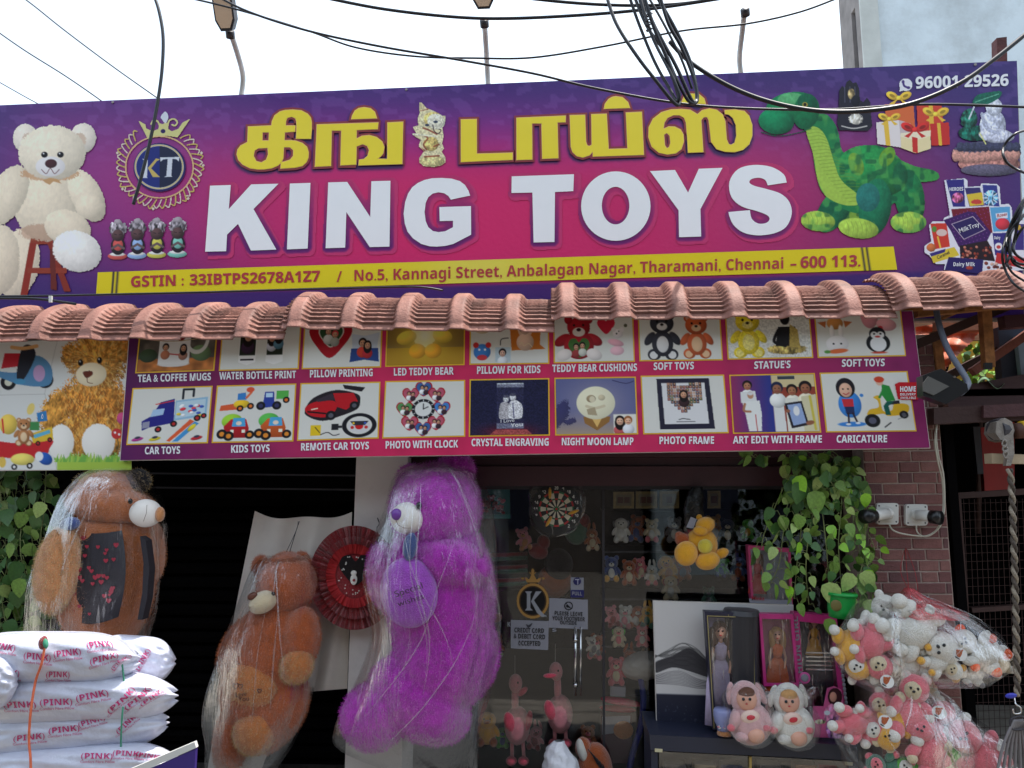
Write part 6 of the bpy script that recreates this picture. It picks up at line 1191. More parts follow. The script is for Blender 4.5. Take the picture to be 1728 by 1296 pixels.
for i, n_ in enumerate('20 1 18 4 13 6 10 15 2 17 3 19 7 16 8 11 14 9 12 5'.split()):
    a = 2*math.pi*i/20; x, y = cxd+35.5*math.sin(a), cyd-35.5*math.cos(a); w_ = 3.2 if len(n_) > 1 else 1.8; txt(n_, x-w_, y+2.6, x+w_, y+2.6, 5.4, YD+.002-.001, M['white_plastic'], t, 'number', .02)
for x, y, r_ in ((928, 832, 0), (968, 864, 70), (926, 880, 30)): ell('dart', x, y, YD-.03, 3, 10, 3, M['yellowf'], t, r_, 2, 0)
hull('plastic_bag', 'crinkled clear wrapper round the dartboard', 'plastic bag', [(939, 812, 4.8, 36, .02), (939, 830, 4.8, 46, .04), (939, 870, 4.8, 45, .045), (936, 896, 4.8, 30, .03), (932, 906, 4.8, 10, .02)], M['bag_s'], 36, .05, 7, 21)
# hanging yellow plush and black pouch
t = thing('hanging_plush', 'yellow plush bear hanging on a black pouch outside the glass', 'plush toy', P(1180, 962, 4.6))
yw = fur('golden_yellow_plush', (236, 168, 30), .1); YW = 4.62
kids(t, YW, [('body', 1184, 918, 0, 26, 27, 20, yw), ('head', 1190, 886, -.03, 16, 13, 13, yw, -15), ('ear', 1180, 873, 0, 5, 5, 3, yw), ('ear', 1202, 880, .0, 4, 4, 3, yw), ('snout', 1182, 896, -.06, 12, 8, 8, yw, 10), ('foot', 1158, 934, -.07, 19, 20, 14, yw, 15, 4), ('foot', 1194, 946, -.07, 20, 15, 14, yw, -15, 4), ('arm', 1190, 922, -.09, 12, 12, 8, fur('pale_yellow_plush', (222, 200, 60), .1)), ('leg', 1217, 934, -.02, 13, 8, 8, yw, -25), ('tail', 1146, 905, 0, 7, 8, 6, M['orange']), ('scarf', 1153, 912, -.01, 14, 12, 8, M['orange'], 30)])
p_ = hull('black_pouch', 'shiny black plastic pouch above the yellow hanging plush', 'pouch', [(1176, 822, 4.66, 9, .02), (1172, 840, 4.66, 14, .03), (1170, 870, 4.66, 16, .03), (1172, 893, 4.66, 13, .02)], mat('shiny_black_plastic', (16, 16, 18), .18, .1, 10, .6, 40), 28, .07, 5, 5)
setp(MB().prism([(1166, 872), (1176, 876), (1170, 892), (1158, 890)], 4.58, 4.583).build('price_card', stk), 'small grey price card beside the yellow hanging plush', 'price card')
# flamingos
for i, (cx, top, lb) in enumerate(((868, 1136, 'pink flamingo toy with beak turned right, left of the pair'), (936, 1116, 'pink flamingo toy facing the glass, right of the pair'))):
    t = thing('flamingo_toy', lb, 'soft toy', P(cx, top+140, 4.95), 'flamingo toys hanging behind the glass'); Yf = 4.93; dx = 4 if i else 0
    kids(t, Yf, [('body', cx+5+dx, top+88, 0, 21, 30, 20, M['flam']), ('neck', cx+1+dx, top+45, 0, 6, 30, 6, M['flam'], 0), ('head', cx+2, top+17, -.02, 11, 15, 10, M['flam']), ('wing', cx-8, top+82, -.06, 9, 16, 6, M['flamd'], -15)])
    if i == 0: kids(t, Yf, [('beak', cx+14, top+31, -.03, 10, 5, 5, M['flamd'], -40), ('wing', cx+24, top+80, -.04, 6, 16, 5, M['flamd'], 12)])
    else: kids(t, Yf, [('beak', cx-8, top+24, -.06, 11, 4, 5, M['flamd'], -4)])
    for q in (-8, 10): MB().tube([P(cx+4+q+dx, top+108, Yf), P(cx+5+q*1.1+dx, top+142, Yf-.02)], .012, 8).build('leg', M['flam'], t, True); ell('foot', cx+4+q*1.15+dx, top+(148 if i == 0 else 138), Yf-.04, 9, 7, 8, M['flamd'], t, 0, 3)
    ell('eye', cx+6, top+16, Yf-.055, 1.6, 1.8, 1.5, M['eye'], t, 0, 2, 0)
    cable('thread', [(cx+1, top+3, Yf), (cx+1, top-30, Yf)], .001, M['white_plastic'], t)
toy('duck_toy', 'yellow duck toy at the lower left of the glass beside the purple bear', 822, 1216, 4.95, 15, [M['yellowf'], M['yellowf'], M['orange']], 0, 'duck')
setp(MB().prism([(826, 937), (892, 933), (890, 1000), (826, 1004)], 5.2, 5.22).build('backing_card', M['black_wall']), 'black card behind the striped fabric inside the glass', 'card')
t = thing('striped_fabric', 'folded red and green striped fabric behind the upper left of the glass', 'fabric', P(855, 1000, 5.15))
for i in range(9):
    y = 935+i*7.2; m_ = [M['redf'], M['tealf'], M['blackf']][i % 3]; MB().tube([P(826, y+2, 5.17), P(858, y+1, 5.14), P(890, y-1, 5.17)], .013, 8).build('stripe', m_, t, True)
kids(thing('dark_plush', 'dark plush with round head hanging behind the glass below the dartboard', 'soft toy', P(940, 990, 5.1)), 5.12, [('head', 943, 952, 0, 24, 26, 18, M['blackf']), ('body', 936, 980, .05, 28, 28, 20, M['orange'])])
kids(thing('red_plush', 'small red plush hanging left of the dark plush behind the glass', 'soft toy', P(912, 945, 5.05)), 5.05, [('body', 908, 930, 0, 17, 13, 10, M['redf'], 20), ('head', 917, 915, 0, 11, 13, 8, M['redf'])])
kids(thing('green_plush', 'green plush bundle behind the lower edge of the dartboard', 'soft toy', P(974, 915, 5.1)), 5.15, [('body', 972, 895, 0, 20, 24, 14, M['tealf']), ('head', 984, 880, 0, 12, 14, 12, M['redf'])])
kids(thing('orange_toy', 'small orange toy inside the glass beside the letter K', 'soft toy', P(838, 1048, 5.1)), 5.1, [('body', 838, 1042, 0, 9, 8, 6, M['orange']), ('head', 830, 1024, 0, 8, 10, 6, M['blackf'])])
# tiger plush, white bag, white heap, boxes, hoop
t = thing('tiger_plush', 'striped orange tiger plush at the bottom between the handles and counter', 'plush toy', P(1005, 1296, 4.78))
kids(t, 4.8, [('body', 1004, 1300, 0, 28, 42, 24, M['orange'], 0, 4), ('ruff', 982, 1266, -.04, 8, 18, 10, M['wfur'], -15), ('head', 984, 1262, -.02, 13, 17, 12, M['orange'])])
for i in range(6): MB().tube([P(992+i*5, 1264+i*5, 4.725), P(1001+i*4, 1275+i*5, 4.706), P(1008+i*3, 1290+i*4, 4.712)], [.002, .005, .002], 6).build('stripe', M['blackf'], t, True)
hull('white_bag', 'crumpled white plastic carrier bag at the bottom of the glass front', 'carrier bag', [(944, 1250, 4.6, 8, .02), (940, 1262, 4.6, 16, .05), (946, 1285, 4.6, 26, .08), (950, 1320, 4.6, 32, .1)], mat('white_carrier_film', (214, 214, 220), .35, .05, 20, .8, 30), 40, .09, 7, 31)
ell('white_heap', 1088, 1124, 4.98, 38, 22, 26, mat('crumpled_white_wrap', (206, 202, 196), .5, .1, 20, 1., 30), None, -8, 5, .06); setp(bpy.data.objects['white_heap'], 'crumpled white wrapped bundle left of the canvas', 'bundle')
bx_ = thing('toy_box', 'white and maroon toy carton standing inside the lower glass', 'box', P(1040, 1285, 4.95)); MB().prism([(1014, 1208), (1066, 1206), (1066, 1288), (1014, 1288)], 4.95, 5.1).build('carton', mat('maroon_card', (74, 26, 40), .5, .2), bx_); MB().prism([(1016, 1210), (1064, 1208), (1062, 1234), (1016, 1240)], 4.942, 4.949).build('label', stk, bx_); ell('printed_tyre', 1052, 1232, 4.94, 16, 14, 1, M['tan'], bx_, 0, 3, 0)
bx_ = thing('toy_box', 'small pale carton standing on the pink and blue rings', 'box', P(1045, 1172, 4.95)); MB().prism([(1030, 1158), (1056, 1160), (1055, 1176), (1030, 1175)], 4.95, 5.0).build('carton', stk, bx_)
cable('hula_ring', [(1080, 1140, 4.93), (1086, 1180, 4.92), (1080, 1230, 4.92), (1068, 1270, 4.91), (1056, 1330, 4.9)], .02, mat('blue_foam', (24, 44, 150), .45), label='thick blue foam tube left of the counter', cat='foam tube')
t = thing('pink_package', 'pink shiny package lying on the blue tube', 'package', P(1045, 1206, 4.97)); kids(t, 4.97, [('wrap', 1048, 1184, 0, 34, 6, 12, mat('hot_pink_wrap', (200, 30, 80), .2, .2, 20, .8, 40), 8), ('wrap', 1042, 1196, -.02, 30, 5, 12, mat('red_wrap', (170, 26, 46), .2, .2, 20, .8, 40), 4)])
# counter with the doll display
ct_ = thing('display_counter', 'dark navy display counter with glass front under the dolls', 'counter', P(1280, 1500, 4.5)); YC = 4.42
MB().prism([(1096, 1240), (1446, 1258), (1449, 1284), (1098, 1266)], YC-.02, YC+.42).build('top_board', M['navy'], ct_)
MB().prism([(1099, 1267), (1110, 1267.6), (1112, 1560), (1101, 1560)], YC, YC+.4).build('side_board', M['navy'], ct_); MB().prism([(1434, 1284), (1448, 1285), (1450, 1560), (1436, 1560)], YC, YC+.4).build('side_board', M['navy'], ct_)
MB().prism([(1101, 1550), (1450, 1550), (1450, 1600), (1101, 1600)], YC+.01, YC+.4).build('plinth', M['navy'], ct_); MB().prism([(1110, 1268), (1434, 1284), (1436, 1560), (1112, 1560)], YC+.36, YC+.4).build('back_board', M['navy'], ct_)
for q in ([(1112, 1268), (1266, 1276), (1267, 1550), (1114, 1550)], [(1269, 1276), (1433, 1285), (1434, 1550), (1270, 1550)]): MB().prism(q, YC+.02, YC+.026).build('glass_door', M['glass'], ct_)
MB().prism([(1265, 1277), (1268.5, 1277), (1269.5, 1550), (1266, 1550)], YC+.0, YC+.02).build('door_edge', mat('yellow_edge', (190, 160, 90), .5), ct_)
for x, y in ((1105, 1263.5), (1426, 1286)): MB().prism([(x, y), (x+13, y+.8), (x+13, y+6), (x, y+5.4)], YC-.026, YC-.021).build('price_tag', mat('tag_paper', (196, 186, 150), .7), ct_)
for i, (x, m_) in enumerate(((1140, 'greyf'), (1190, 'creamf'), (1235, 'bluef'), (1300, 'greyf'), (1360, 'tan'), (1400, 'pinkf'))): setp(MB().prism([(x-18, 1290), (x+18, 1292), (x+18, 1420), (x-18, 1420)], YC+.2, YC+.28).build('boxed_gift', M[m_]), ['grey boxed gift at the left inside the glass counter', 'cream boxed gift inside the left half of the counter', 'blue boxed gift left of the counter door edge', 'grey boxed gift right of the counter door edge', 'tan boxed gift inside the right half of the counter', 'pink boxed gift at the right inside the glass counter'][i], 'box', group='boxes inside the counter')
for x in (1185, 1330): MB().prism([(x-70, 1421), (x+70, 1424), (x+70, 1428), (x-70, 1425)], YC+.03, YC+.355).build('inner_shelf', M['navy'], ct_)
# canvas with black waves
t = thing('wave_canvas', 'white canvas printed with black smoke waves behind the boxed dolls', 'canvas', P(1220, 1235, 4.66)); Yc = 4.66
MB().prism([(1102, 1014), (1339, 1021), (1341, 1240), (1108, 1233)], Yc, Yc+.03).build('canvas', M['white_paint'], t)
c = Cv(0, 0, 240, 220, 1.2, bg=(206, 202, 200)); 
for i in range(26): f_ = i/26; c.line([(0, 96-30*f_*(f_ < .5)+20*f_), (20, 84+24*f_), (48, 70+40*f_+8*math.sin(i)), (72, 78+34*f_), (96, 100+20*f_), (150, 128+f_*10), (240, 150)], 1.2, (70+int(40*f_),)*3, True, .6)
c.poly([(0, 104), (30, 92), (60, 78), (90, 98), (140, 118), (240, 130), (240, 146), (150, 140), (100, 130), (60, 118), (30, 112), (0, 122)], (56, 54, 58), .9, True)
for i in range(10): c.line([(0, 126+i*1.6), (40, 118+i*2.6), (80, 132+i*1.6), (140, 136+i*.5), (240, 146)], 1., (80, 78, 82), True, .7)
c.line([(40, 116), (80, 126), (120, 134)], 2.5, (190, 188, 186), True); c.rect(-1, 158, 241, 221, (40, 42, 58)); c.rect(-1, 157, 241, 158.6, (120, 120, 130)); c.put(((vn(c.X, c.Y, 3, 6) > .86)*(c.Y > 175)*.4), (90, 94, 110))
c.emit('printed_waves', Yc-.003, t, bil((1103, 1015), (1338, 1022), (1340, 1239), (1109, 1232), 240, 220))
# black round case behind
t = thing('round_case', 'black round case standing behind the tall boxed dolls', 'case', P(1252, 1150, 4.58)); MB().tube([P(1252, 1240, 4.58), P(1251, 1036, 4.58)], 28*MS(4.58), 32).build('case', mat('charcoal_vinyl', (44, 42, 46), .45, .1), t, False); MB().tube([P(1251, 1036, 4.58), P(1251, 1028, 4.58)], [29.5*MS(4.58), 27*MS(4.58)], 32).build('lid', mat('charcoal_lid', (54, 52, 56), .4, .1), t, False)
skin = mat('doll_skin', (212, 158, 134), .45, .04); hairb = mat('brown_doll_hair', (96, 58, 38), .5, .3, 40, .5, 200, aniso=(4, 4, .5)); hairy = mat('blond_doll_hair', (196, 148, 92), .5, .25, 40, .5, 200, aniso=(4, 4, .5)); lips = mat('red_lips', (196, 36, 52), .4)
def lathe(name, px, pys, rs, Y, m_, par, n=20, fl=0):
    mb = MB(); fl_ = 1-fl; mb.tube([P(x_, y_, Y) for x_, y_ in zip(px if hasattr(px, '__len__') else [px]*len(pys), pys)], [r*MS(Y) for r in rs], n)
    if fl: mb.v[0][:, 1] = Y+(mb.v[0][:, 1]-Y)*fl_
    return mb.build(name, m_, par, True)
def doll(par, cx, cy, s, Y, dress, hair, dl):
    d = ell('doll_head', cx, cy, Y, 7.5*s, 9.5*s, 7*s, skin, par, 4, 3, 0); ell('hair', cx-1*s, cy-4*s, Y+.012, 10*s, 10*s, 8*s, hair, d, 0, 3, .06)
    for sx in (-1, 1): ell('hair_lock', cx+sx*9*s, cy+12*s, Y+.006, 5*s, 18*s, 5*s, hair, d, sx*6, 3, .12); ell('eye', cx+sx*2.8*s, cy-1, Y-7.2*s*MS(Y), 1.5*s, 1.1*s, .8*s, M['eye'], d, 0, 2, 0); 
    ell('lips', cx, cy+5*s, Y-6.4*s*MS(Y), 1.8*s, .8*s, .8*s, lips, d, 0, 2, 0)
    lathe('doll_neck', cx, [cy+8*s, cy+15*s], [2.6*s, 3*s], Y, skin, par, 10); lathe('bodice', cx, [cy+14*s, cy+19*s, cy+30*s, cy+38*s], [4*s, 9.5*s, 7.5*s, 6*s], Y, dress, par, 20, .4)
    lathe('skirt', cx, [cy+37*s, cy+50*s, cy+70*s, cy+37*s+dl], [6*s, 14*s, 18*s, 20*s], Y, dress, par, 28, .72)
    for sx in (-1, 1): MB().tube([P(cx+sx*9*s, cy+20*s, Y), P(cx+sx*14*s, cy+38*s, Y-.01), P(cx+sx*12*s, cy+56*s, Y-.03)], [.0085*s, .007*s, .005*s], 8).build('arm', skin, par, True)
def dollbox(name, label, q4, Y, dp, m_, fw, inner, drs, hair, hx, hy, s, dl, extra=None):
    (a, b, c_, d) = q4; t = thing(name, label, 'boxed doll', P((c_[0]+d[0])/2, max(c_[1], d[1]), Y))
    i4 = [(a[0]+fw, a[1]+fw*1.6), (b[0]-fw, b[1]+fw*1.6), (c_[0]-fw, c_[1]-fw), (d[0]+fw, d[1]-fw)]; bars = [[a, b, i4[1], i4[0]], [i4[3], i4[2], c_, d], [a, i4[0], i4[3], d], [i4[1], b, c_, i4[2]]]
    for q in bars: MB().prism(q, Y, Y+dp).build('box_edge', m_, t)
    MB().prism(i4, Y+dp-.01, Y+dp).build('box_back', inner, t); MB().prism(i4, Y+.006, Y+.008).build('film', M['boxfilm'], t)
    doll(t, hx, hy, s, Y+dp*.5, drs, hair, dl); return t
nv_ = mat('dark_blue_card', (36, 34, 56), .35, .15); gl_ = mat('gold_print', (150, 136, 90), .4)
t = dollbox('doll_box', 'tall dark blue box holding a doll in a pale lilac gown, left of the row', [(1189, 1032), (1274, 1036), (1279, 1236), (1203, 1232)], 4.5, .07, nv_, 6, mat('violet_lining', (150, 132, 172), .6, .3, 20), mat('lilac_gown', (206, 190, 222), .35, .15, 20, .6, 60), hairb, 1216, 1066, 1.25, 112)
for q in ([(1193, 1038.5), (1271, 1041.5), (1271, 1043), (1193, 1040)], [(1193, 1040), (1194.6, 1040), (1206, 1229), (1204.4, 1229)], [(1269.5, 1043), (1271, 1043), (1276, 1232), (1274.5, 1232)]): MB().prism(q, 4.495, 4.4985).build('gold_line', gl_, t)
txt('1', 1228, 1040, 1230, 1040, 3, 4.496, gl_, t, bold=0)
pkc = mat('pink_card', (190, 48, 122), .35, .2, 10)
dollbox('doll_box', 'pink box holding a blond doll in an orange skirt, middle of the row', [(1281, 1036), (1339, 1037), (1349, 1158), (1289, 1158)], 4.52, .06, pkc, 5, mat('pink_lining', (150, 70, 100), .6, .3, 20), mat('orange_gown', (240, 112, 54), .4, .15, 20, .6, 60), hairy, 1312, 1072, 1.0, 60)
t = dollbox('doll_box', 'wide pink kitchen play set box at the right end of the dolls', [(1340, 1034), (1412, 1040), (1432, 1250), (1352, 1242)], 4.54, .08, pkc, 9, mat('steel_lining', (70, 74, 90), .4, .5, 12), mat('yellow_gown', (222, 160, 50), .4, .2, 20), hairb, 1374, 1050, .7, 30)
txt('FASHION GIRL', 1357, 1168, 1346, 1040, 9, 4.533, stk, t, bold=.01)
for i in range(5): MB().prism([(1360, 1100+i*7), (1408, 1101+i*7), (1408, 1103.5+i*7), (1360, 1102.5+i*7)], 4.56, 4.562).build('kitchen_shelf', M['chrome'], t)
ell('printed_rosette', 1358, 1144, 4.532, 9, 9, 1, mat('pink_rosette', (216, 90, 160), .5), t, 0, 3, 0); ell('printed_face', 1358, 1144, 4.528, 6, 6, 1, stk, t, 0, 3, 0); ell('mirror', 1372, 1176, 4.556, 12, 17, 2, M['chrome'], t, 20, 3, .05)
for i in range(14): ell('scroll', 1416+i*.9, 1088+i*7.5, 4.537, 2.6, 3.4, .8, stk, t, 0, 2, 0)
t = thing('doll_card', 'pink cut-out card with a printed dark-haired girl at the front of the play set', 'card', P(1410, 1248, 4.46)); MB().prism([(1372, 1192), (1390, 1192), (1396, 1162), (1408, 1158), (1420, 1164), (1424, 1190), (1430, 1246), (1372, 1244)], 4.47, 4.476).build('card', mat('rose_card', (214, 92, 150), .4, .3, 12), t)
c = Cv(1372, 1158, 1432, 1246, .8); c.ell(1409, 1176, 12, 15, (60, 30, 36)); c.ell(1406, 1176, 6, 8.5, (206, 150, 130), 0, .2); c.ell(1404, 1206, 14, 18, (210, 130, 170), 10, .3, .2, nz=.5); c.ell(1412, 1230, 18, 20, (170, 110, 180), 0, .3, .2, nz=.9); c.ell(1396, 1203, 5, 4, (220, 230, 240)); c.ell(1384, 1218, 9, 4, (190, 190, 150), 0, 0, .4, nz=1); c.emit('printed_girl', 4.467, t)
# box with male doll up at the plant
t = dollbox('doll_box', 'pink box holding a doll in a red shirt behind the hanging plant', [(1262, 920), (1334, 926), (1338, 1020), (1268, 1016)], 4.68, .06, mat('pale_pink_card', (186, 60, 110), .4), 4, mat('silver_lining', (140, 142, 156), .3, .4, 20), mat('red_shirt', (190, 60, 60), .6), hairb, 1278, 940, .75, 34)
txt('Minka', 1269, 1013, 1290, 1013, 7, 4.672, redp, t, bold=.02)
MB().prism([(1264, 1010), (1336, 1013), (1337, 1020), (1265, 1017)], 4.676, 4.679).build('label_band', stk, t)
# baby dolls
def baby(cx, cy, Y, m_, label, rot, cheek):
    t = thing('baby_doll', label, 'baby doll', P(cx, cy+72, Y)); hood = ell('hood', cx-4, cy, Y, 24, 27, 17, m_, t, rot, 4, .03); f = ell('face', cx-2, cy+2, Y-.045, 16, 17.5, 8, skin, t, rot, 4, 0)
    ell('hair', cx-2, cy-9, Y-.052, 13, 9, 6, hairy if cheek else hairb, f, rot, 3, .06)
    for sx in (-1, 1): ell('eye', cx-2+sx*5.5, cy+2, Y-.073, 2.4, 2.6, 1.6, M['eye'], f, 0, 3, 0); ell('ear', cx-4+sx*26, cy-8, Y+.01, 6, 18, 5, m_, t, sx*-14+rot, 3, .04)
    ell('lips', cx-2, cy+10, Y-.073, 2, 1., 1, lips, f, 0, 2, 0); ell('nose', cx-2, cy+6, Y-.078, 1.5, 1.3, 1.4, skin, f, 0, 2, 0)
    ell('body', cx+4, cy+42, Y, 33, 33, 24, m_, t, rot, 4, .03)
    bib = ell('bib', cx+4, cy+32, Y-.062, 15, 11, 6, mat('cream_bib', (226, 196, 180), .6), t, rot, 3, 0); ell('printed_lips', cx+5, cy+33, Y-.084, 6.5, 4, 1.5, lips, bib, -10, 3, .1)
    for sx in (-1, 1): ell('arm', cx+4+sx*26, cy+38, Y-.05, 9, 15, 8, m_, t, sx*-20, 3, .03); ell('hand', cx+2+sx*30, cy+50, Y-.065, 6.5, 6, 5, M['pinkf'], t, 0, 3, 0)
    ell('foot', cx+14, cy+64, Y-.07, 13, 12, 9, skin, t, 0, 3, .02); ell('foot', cx-10, cy+66, Y-.06, 11, 8, 8, m_, t, 0, 3, .02)
    hull('plastic_bag', 'crinkled clear bag round the '+('pink' if m_ is pinkp else 'white')+' hooded baby doll', 'plastic bag', [(cx, cy-28, Y, 16, .02), (cx-2, cy-10, Y, 35, .08), (cx, cy+15, Y, 38, .11), (cx+4, cy+45, Y, 42, .13), (cx+8, cy+70, Y, 28, .11), (cx+8, cy+80, Y, 14, .06)], M['bag_s'], 44, .04, 6, int(cx))
pinkp = fur('pale_pink_plush', (218, 172, 172), .1)
baby(1262, 1178, 4.36, pinkp, 'baby doll in a pale pink hooded suit sitting on the counter', -8, False); baby(1334, 1182, 4.36, M['wfur'], 'baby doll in a white hooded suit sitting on the counter', 4, True)
t = thing('painted_cup', 'small pale blue flowered cup at the foot of the lilac gown box', 'cup', P(1220, 1240, 4.4)); bl = mat('pale_blue_glaze', (140, 146, 190), .3, .1); lathe('bowl', [1220, 1220, 1220, 1220, 1221, 1221], [1196, 1200, 1208, 1218, 1226, 1232], [13.5, 15, 15, 13, 10, 10], 4.4, bl, t); lathe('foot', 1222, [1232, 1236, 1240], [9.5, 11, 11], 4.4, M['tan'], t)
for i in range(16): ell('painted_flower', 1210+random.random()*22, 1224+random.random()*6, 4.366, 1.4, 1.4, 1, M['wfur'] if i % 2 else M['pinkf'], t, 0, 1, 0)
# ---------------------------------------------------------------- brick column with cameras
bc = thing('brick_column', 'column faced with brown brick at the right end of the shop', 'column', P(1535, 1296, 4.5)); YK = 4.5
zb, zt = .12, 2.72; xl0, xr0 = P(1465, 900, YK).x, P(1600, 900, YK).x
MB().box((xl0, YK, zb), (xr0, YK+.38, zt)).build('mortar', M['mortar'], bc)
rowh = .0605; z = zb; r_ = 0; bmeshes = []
bcols = [mat('brown_brick', c_, .85, .3, 22, .5, 120) for c_ in ((122, 80, 76), (112, 72, 70), (132, 90, 84), (104, 70, 70))]
while z+rowh < zt:
    x = xl0; first = True; pat = [(.10, .19, .10, .19), (.17, .09, .12, .2), (.06, .12, .11, .11, .07), (.05, .2, .17)][r_ % 4]; i = 0
    while x < xr0-.012:
        w = pat[i % len(pat)]*random.uniform(.9, 1.1); x1 = min(x+w, xr0-.001)
        if xr0-x1 < .03: x1 = xr0-.001
        if z > -1:
            g = .0035; zz = (z+g, z+rowh-g); a, b = x+g, x1-g; e_ = .003; pr_ = YK-random.uniform(.004, .008)
            j = lambda: random.uniform(-.0015, .0015)
            V = [(a+j(), YK-.0005, zz[0]+j()), (b+j(), YK-.0005, zz[0]+j()), (b+j(), YK-.0005, zz[1]+j()), (a+j(), YK-.0005, zz[1]+j()), (a+e_, pr_, zz[0]+e_), (b-e_, pr_, zz[0]+e_), (b-e_, pr_, zz[1]-e_), (a+e_, pr_, zz[1]-e_)]
            make('brick', np.array(V), [(4,5,6,7),(0,1,5,4),(1,2,6,5),(2,3,7,6),(3,0,4,7)], random.choice(bcols), bc)
        x = x1; i += 1
    z += rowh; r_ += 1
def cctv(cx, cy, d, label):
    t = thing('security_camera', label, 'security camera', P(cx, cy+20, YK-.01), 'security cameras on the brick column')
    q = [(cx-18, cy-18), (cx+17, cy-17), (cx+19, cy+17), (cx-17, cy+18)]; q2 = cr(q, 4, True)
    rr = []
    for sx, sy_ in ((-1,-1),(1,-1),(1,1),(-1,1)):
        for a in np.linspace(0, math.pi/2, 4): ang = {(-1,-1): math.pi, (1,-1): 1.5*math.pi, (1,1): 0, (-1,1): .5*math.pi}[(sx, sy_)]+a; rr.append((cx+sx*14+4.5*math.cos(ang), cy+sy_*13.5+4.5*math.sin(ang)))
    MB().prism(rr, YK-.035, YK-.008).build('base_plate', M['white_plastic'], t)
    for sx in (-1, 1):
        for sy_ in (-1, 1): MB().tube([P(cx+sx*14.5, cy+sy_*13.5, YK-.035), P(cx+sx*14.5, cy+sy_*13.5, YK-.037)], .0045, 8).build('screw', M['dark_metal'], t)
    MB().tube([P(cx, cy, YK-.035), P(cx, cy, YK-.05)], .042, 24).build('swivel', M['white_plastic'], t, False); ell('ball', cx, cy, YK-.06, 9, 9, 9, M['white_plastic'], t, 0, 3, 0)
    MB().tube([P(cx, cy, YK-.075), P(cx+d*18, cy+2, YK-.12), P(cx+d*26, cy+3, YK-.14)], [.027, .031, .033], 20).build('housing', M['white_plastic'], t, True)
    MB().tube([P(cx+d*24, cy+3, YK-.138), P(cx+d*40, cy+5, YK-.18)], [.036, .038], 20).build('hood', M['blackp'], t, True)
cctv(1498, 867, -1, 'white bullet camera with black hood pointing left on the brick column'); cctv(1547, 869, 1, 'white bullet camera with black hood pointing right on the brick column')
cable('camera_cable', [(1500, 884, 4.47), (1506, 894, 4.45), (1520, 900, 4.45), (1545, 904, 4.45), (1565, 904, 4.45), (1582, 892, 4.42), (1590, 870, 4.4), (1592, 845, 4.4), (1590, 810, 4.4), (1582, 775, 4.38), (1578, 745, 4.38), (1580, 715, 4.4)], .0045, M['cable_w'], label='white cable looping from the left camera up the column edge', cat='cable')
cable('camera_cable', [(1546, 886, 4.47), (1548, 898, 4.45), (1558, 905, 4.45), (1572, 902, 4.43), (1588, 885, 4.4), (1594, 850, 4.39), (1592, 800, 4.38), (1584, 770, 4.38), (1580, 735, 4.38), (1582, 706, 4.4)], .004, M['cable_w'], label='second white cable twisted beside the first, from the right camera', cat='cable')
# ---------------------------------------------------------------- foliage
def leafmesh():
    N = 7; V = []; Fc = []
    ws = [0, .36, .46, .42, .32, .17, 0]; ys = [0, .04, .25, .48, .7, .88, 1.06]
    for i in range(N):
        for sx in (-1, 0, 1): V.append((sx*ws[i], ys[i] if sx == 0 or i else -.07, -.16*abs(sx)*ws[i]*2*0 - .12*ys[i]**2 + (.10*abs(sx)*ws[i])))
    for i in range(N-1):
        for s_ in (0, 1): a = i*3+s_; Fc.append((a, a+1, a+4, a+3))
    return V, Fc
lm = []
for m_ in (M['leaf'], M['leaf2'], M['leaf3'], M['leafy']):
    me = bpy.data.meshes.new('leaf'); V, Fc = leafmesh(); me.from_pydata(V, [], Fc); me.polygons.foreach_set('use_smooth', [True]*len(Fc)); me.materials.append(m_); lm.append(me)
def leaf(par, px, py, Y, size, ang, tilt, k):
    o = bpy.data.objects.new('leaf', lm[k]); C.objects.link(o); o.parent = par; pos = P(px, py, Y); o.location = pos-W[par.name]
    # leaf blade: local y runs along the leaf, z is its face; face towards the street
    o.rotation_mode = 'XYZ'; R_ = Matrix.Rotation(math.radians(random.uniform(-58, 58)), 3, 'Z') @ Matrix.Rotation(math.radians(90+tilt), 3, 'X')
    A = Matrix.Rotation(math.radians(ang), 3, 'Z'); o.rotation_euler = (R_ @ A).to_euler(); s_ = size*MS(Y); o.scale = (s_*random.uniform(.8, 1), s_, s_)
def vine(par, pts, Y, sz, n, mixk, r=.0028):
    q = cr([(x, y, Y+random.uniform(-.05, .05)) for x, y in pts], 8); MB().tube([P(*p) for p in q], r, 5).build('vine', M['stem'], par, True)
    n = int(n*1.9)
    for i in range(n):
        p = q[int((i+.5)/n*len(q))]; sx = 1 if i % 2 else -1; dx, dy = sx*random.uniform(4, 15), random.uniform(-4, 10); yy = p[2]-random.uniform(0, .07)
        MB().tube([P(*p), P(p[0]+dx*.6, p[1]+dy*.2-3, yy), P(p[0]+dx, p[1]+dy, yy)], .0016, 4).build('stalk', M['stem'], par, True)
        leaf(par, p[0]+dx, p[1]+dy, yy, random.uniform(.5, 1.15)*sz, 180+sx*random.uniform(-5, 55), random.uniform(-35, 35), random.choices((0, 1, 2, 3), mixk)[0])
t = thing('pothos_plant', 'hanging pothos plant trailing in front of the right end of the glass', 'plant', P(1370, 1060, 4.4)); 
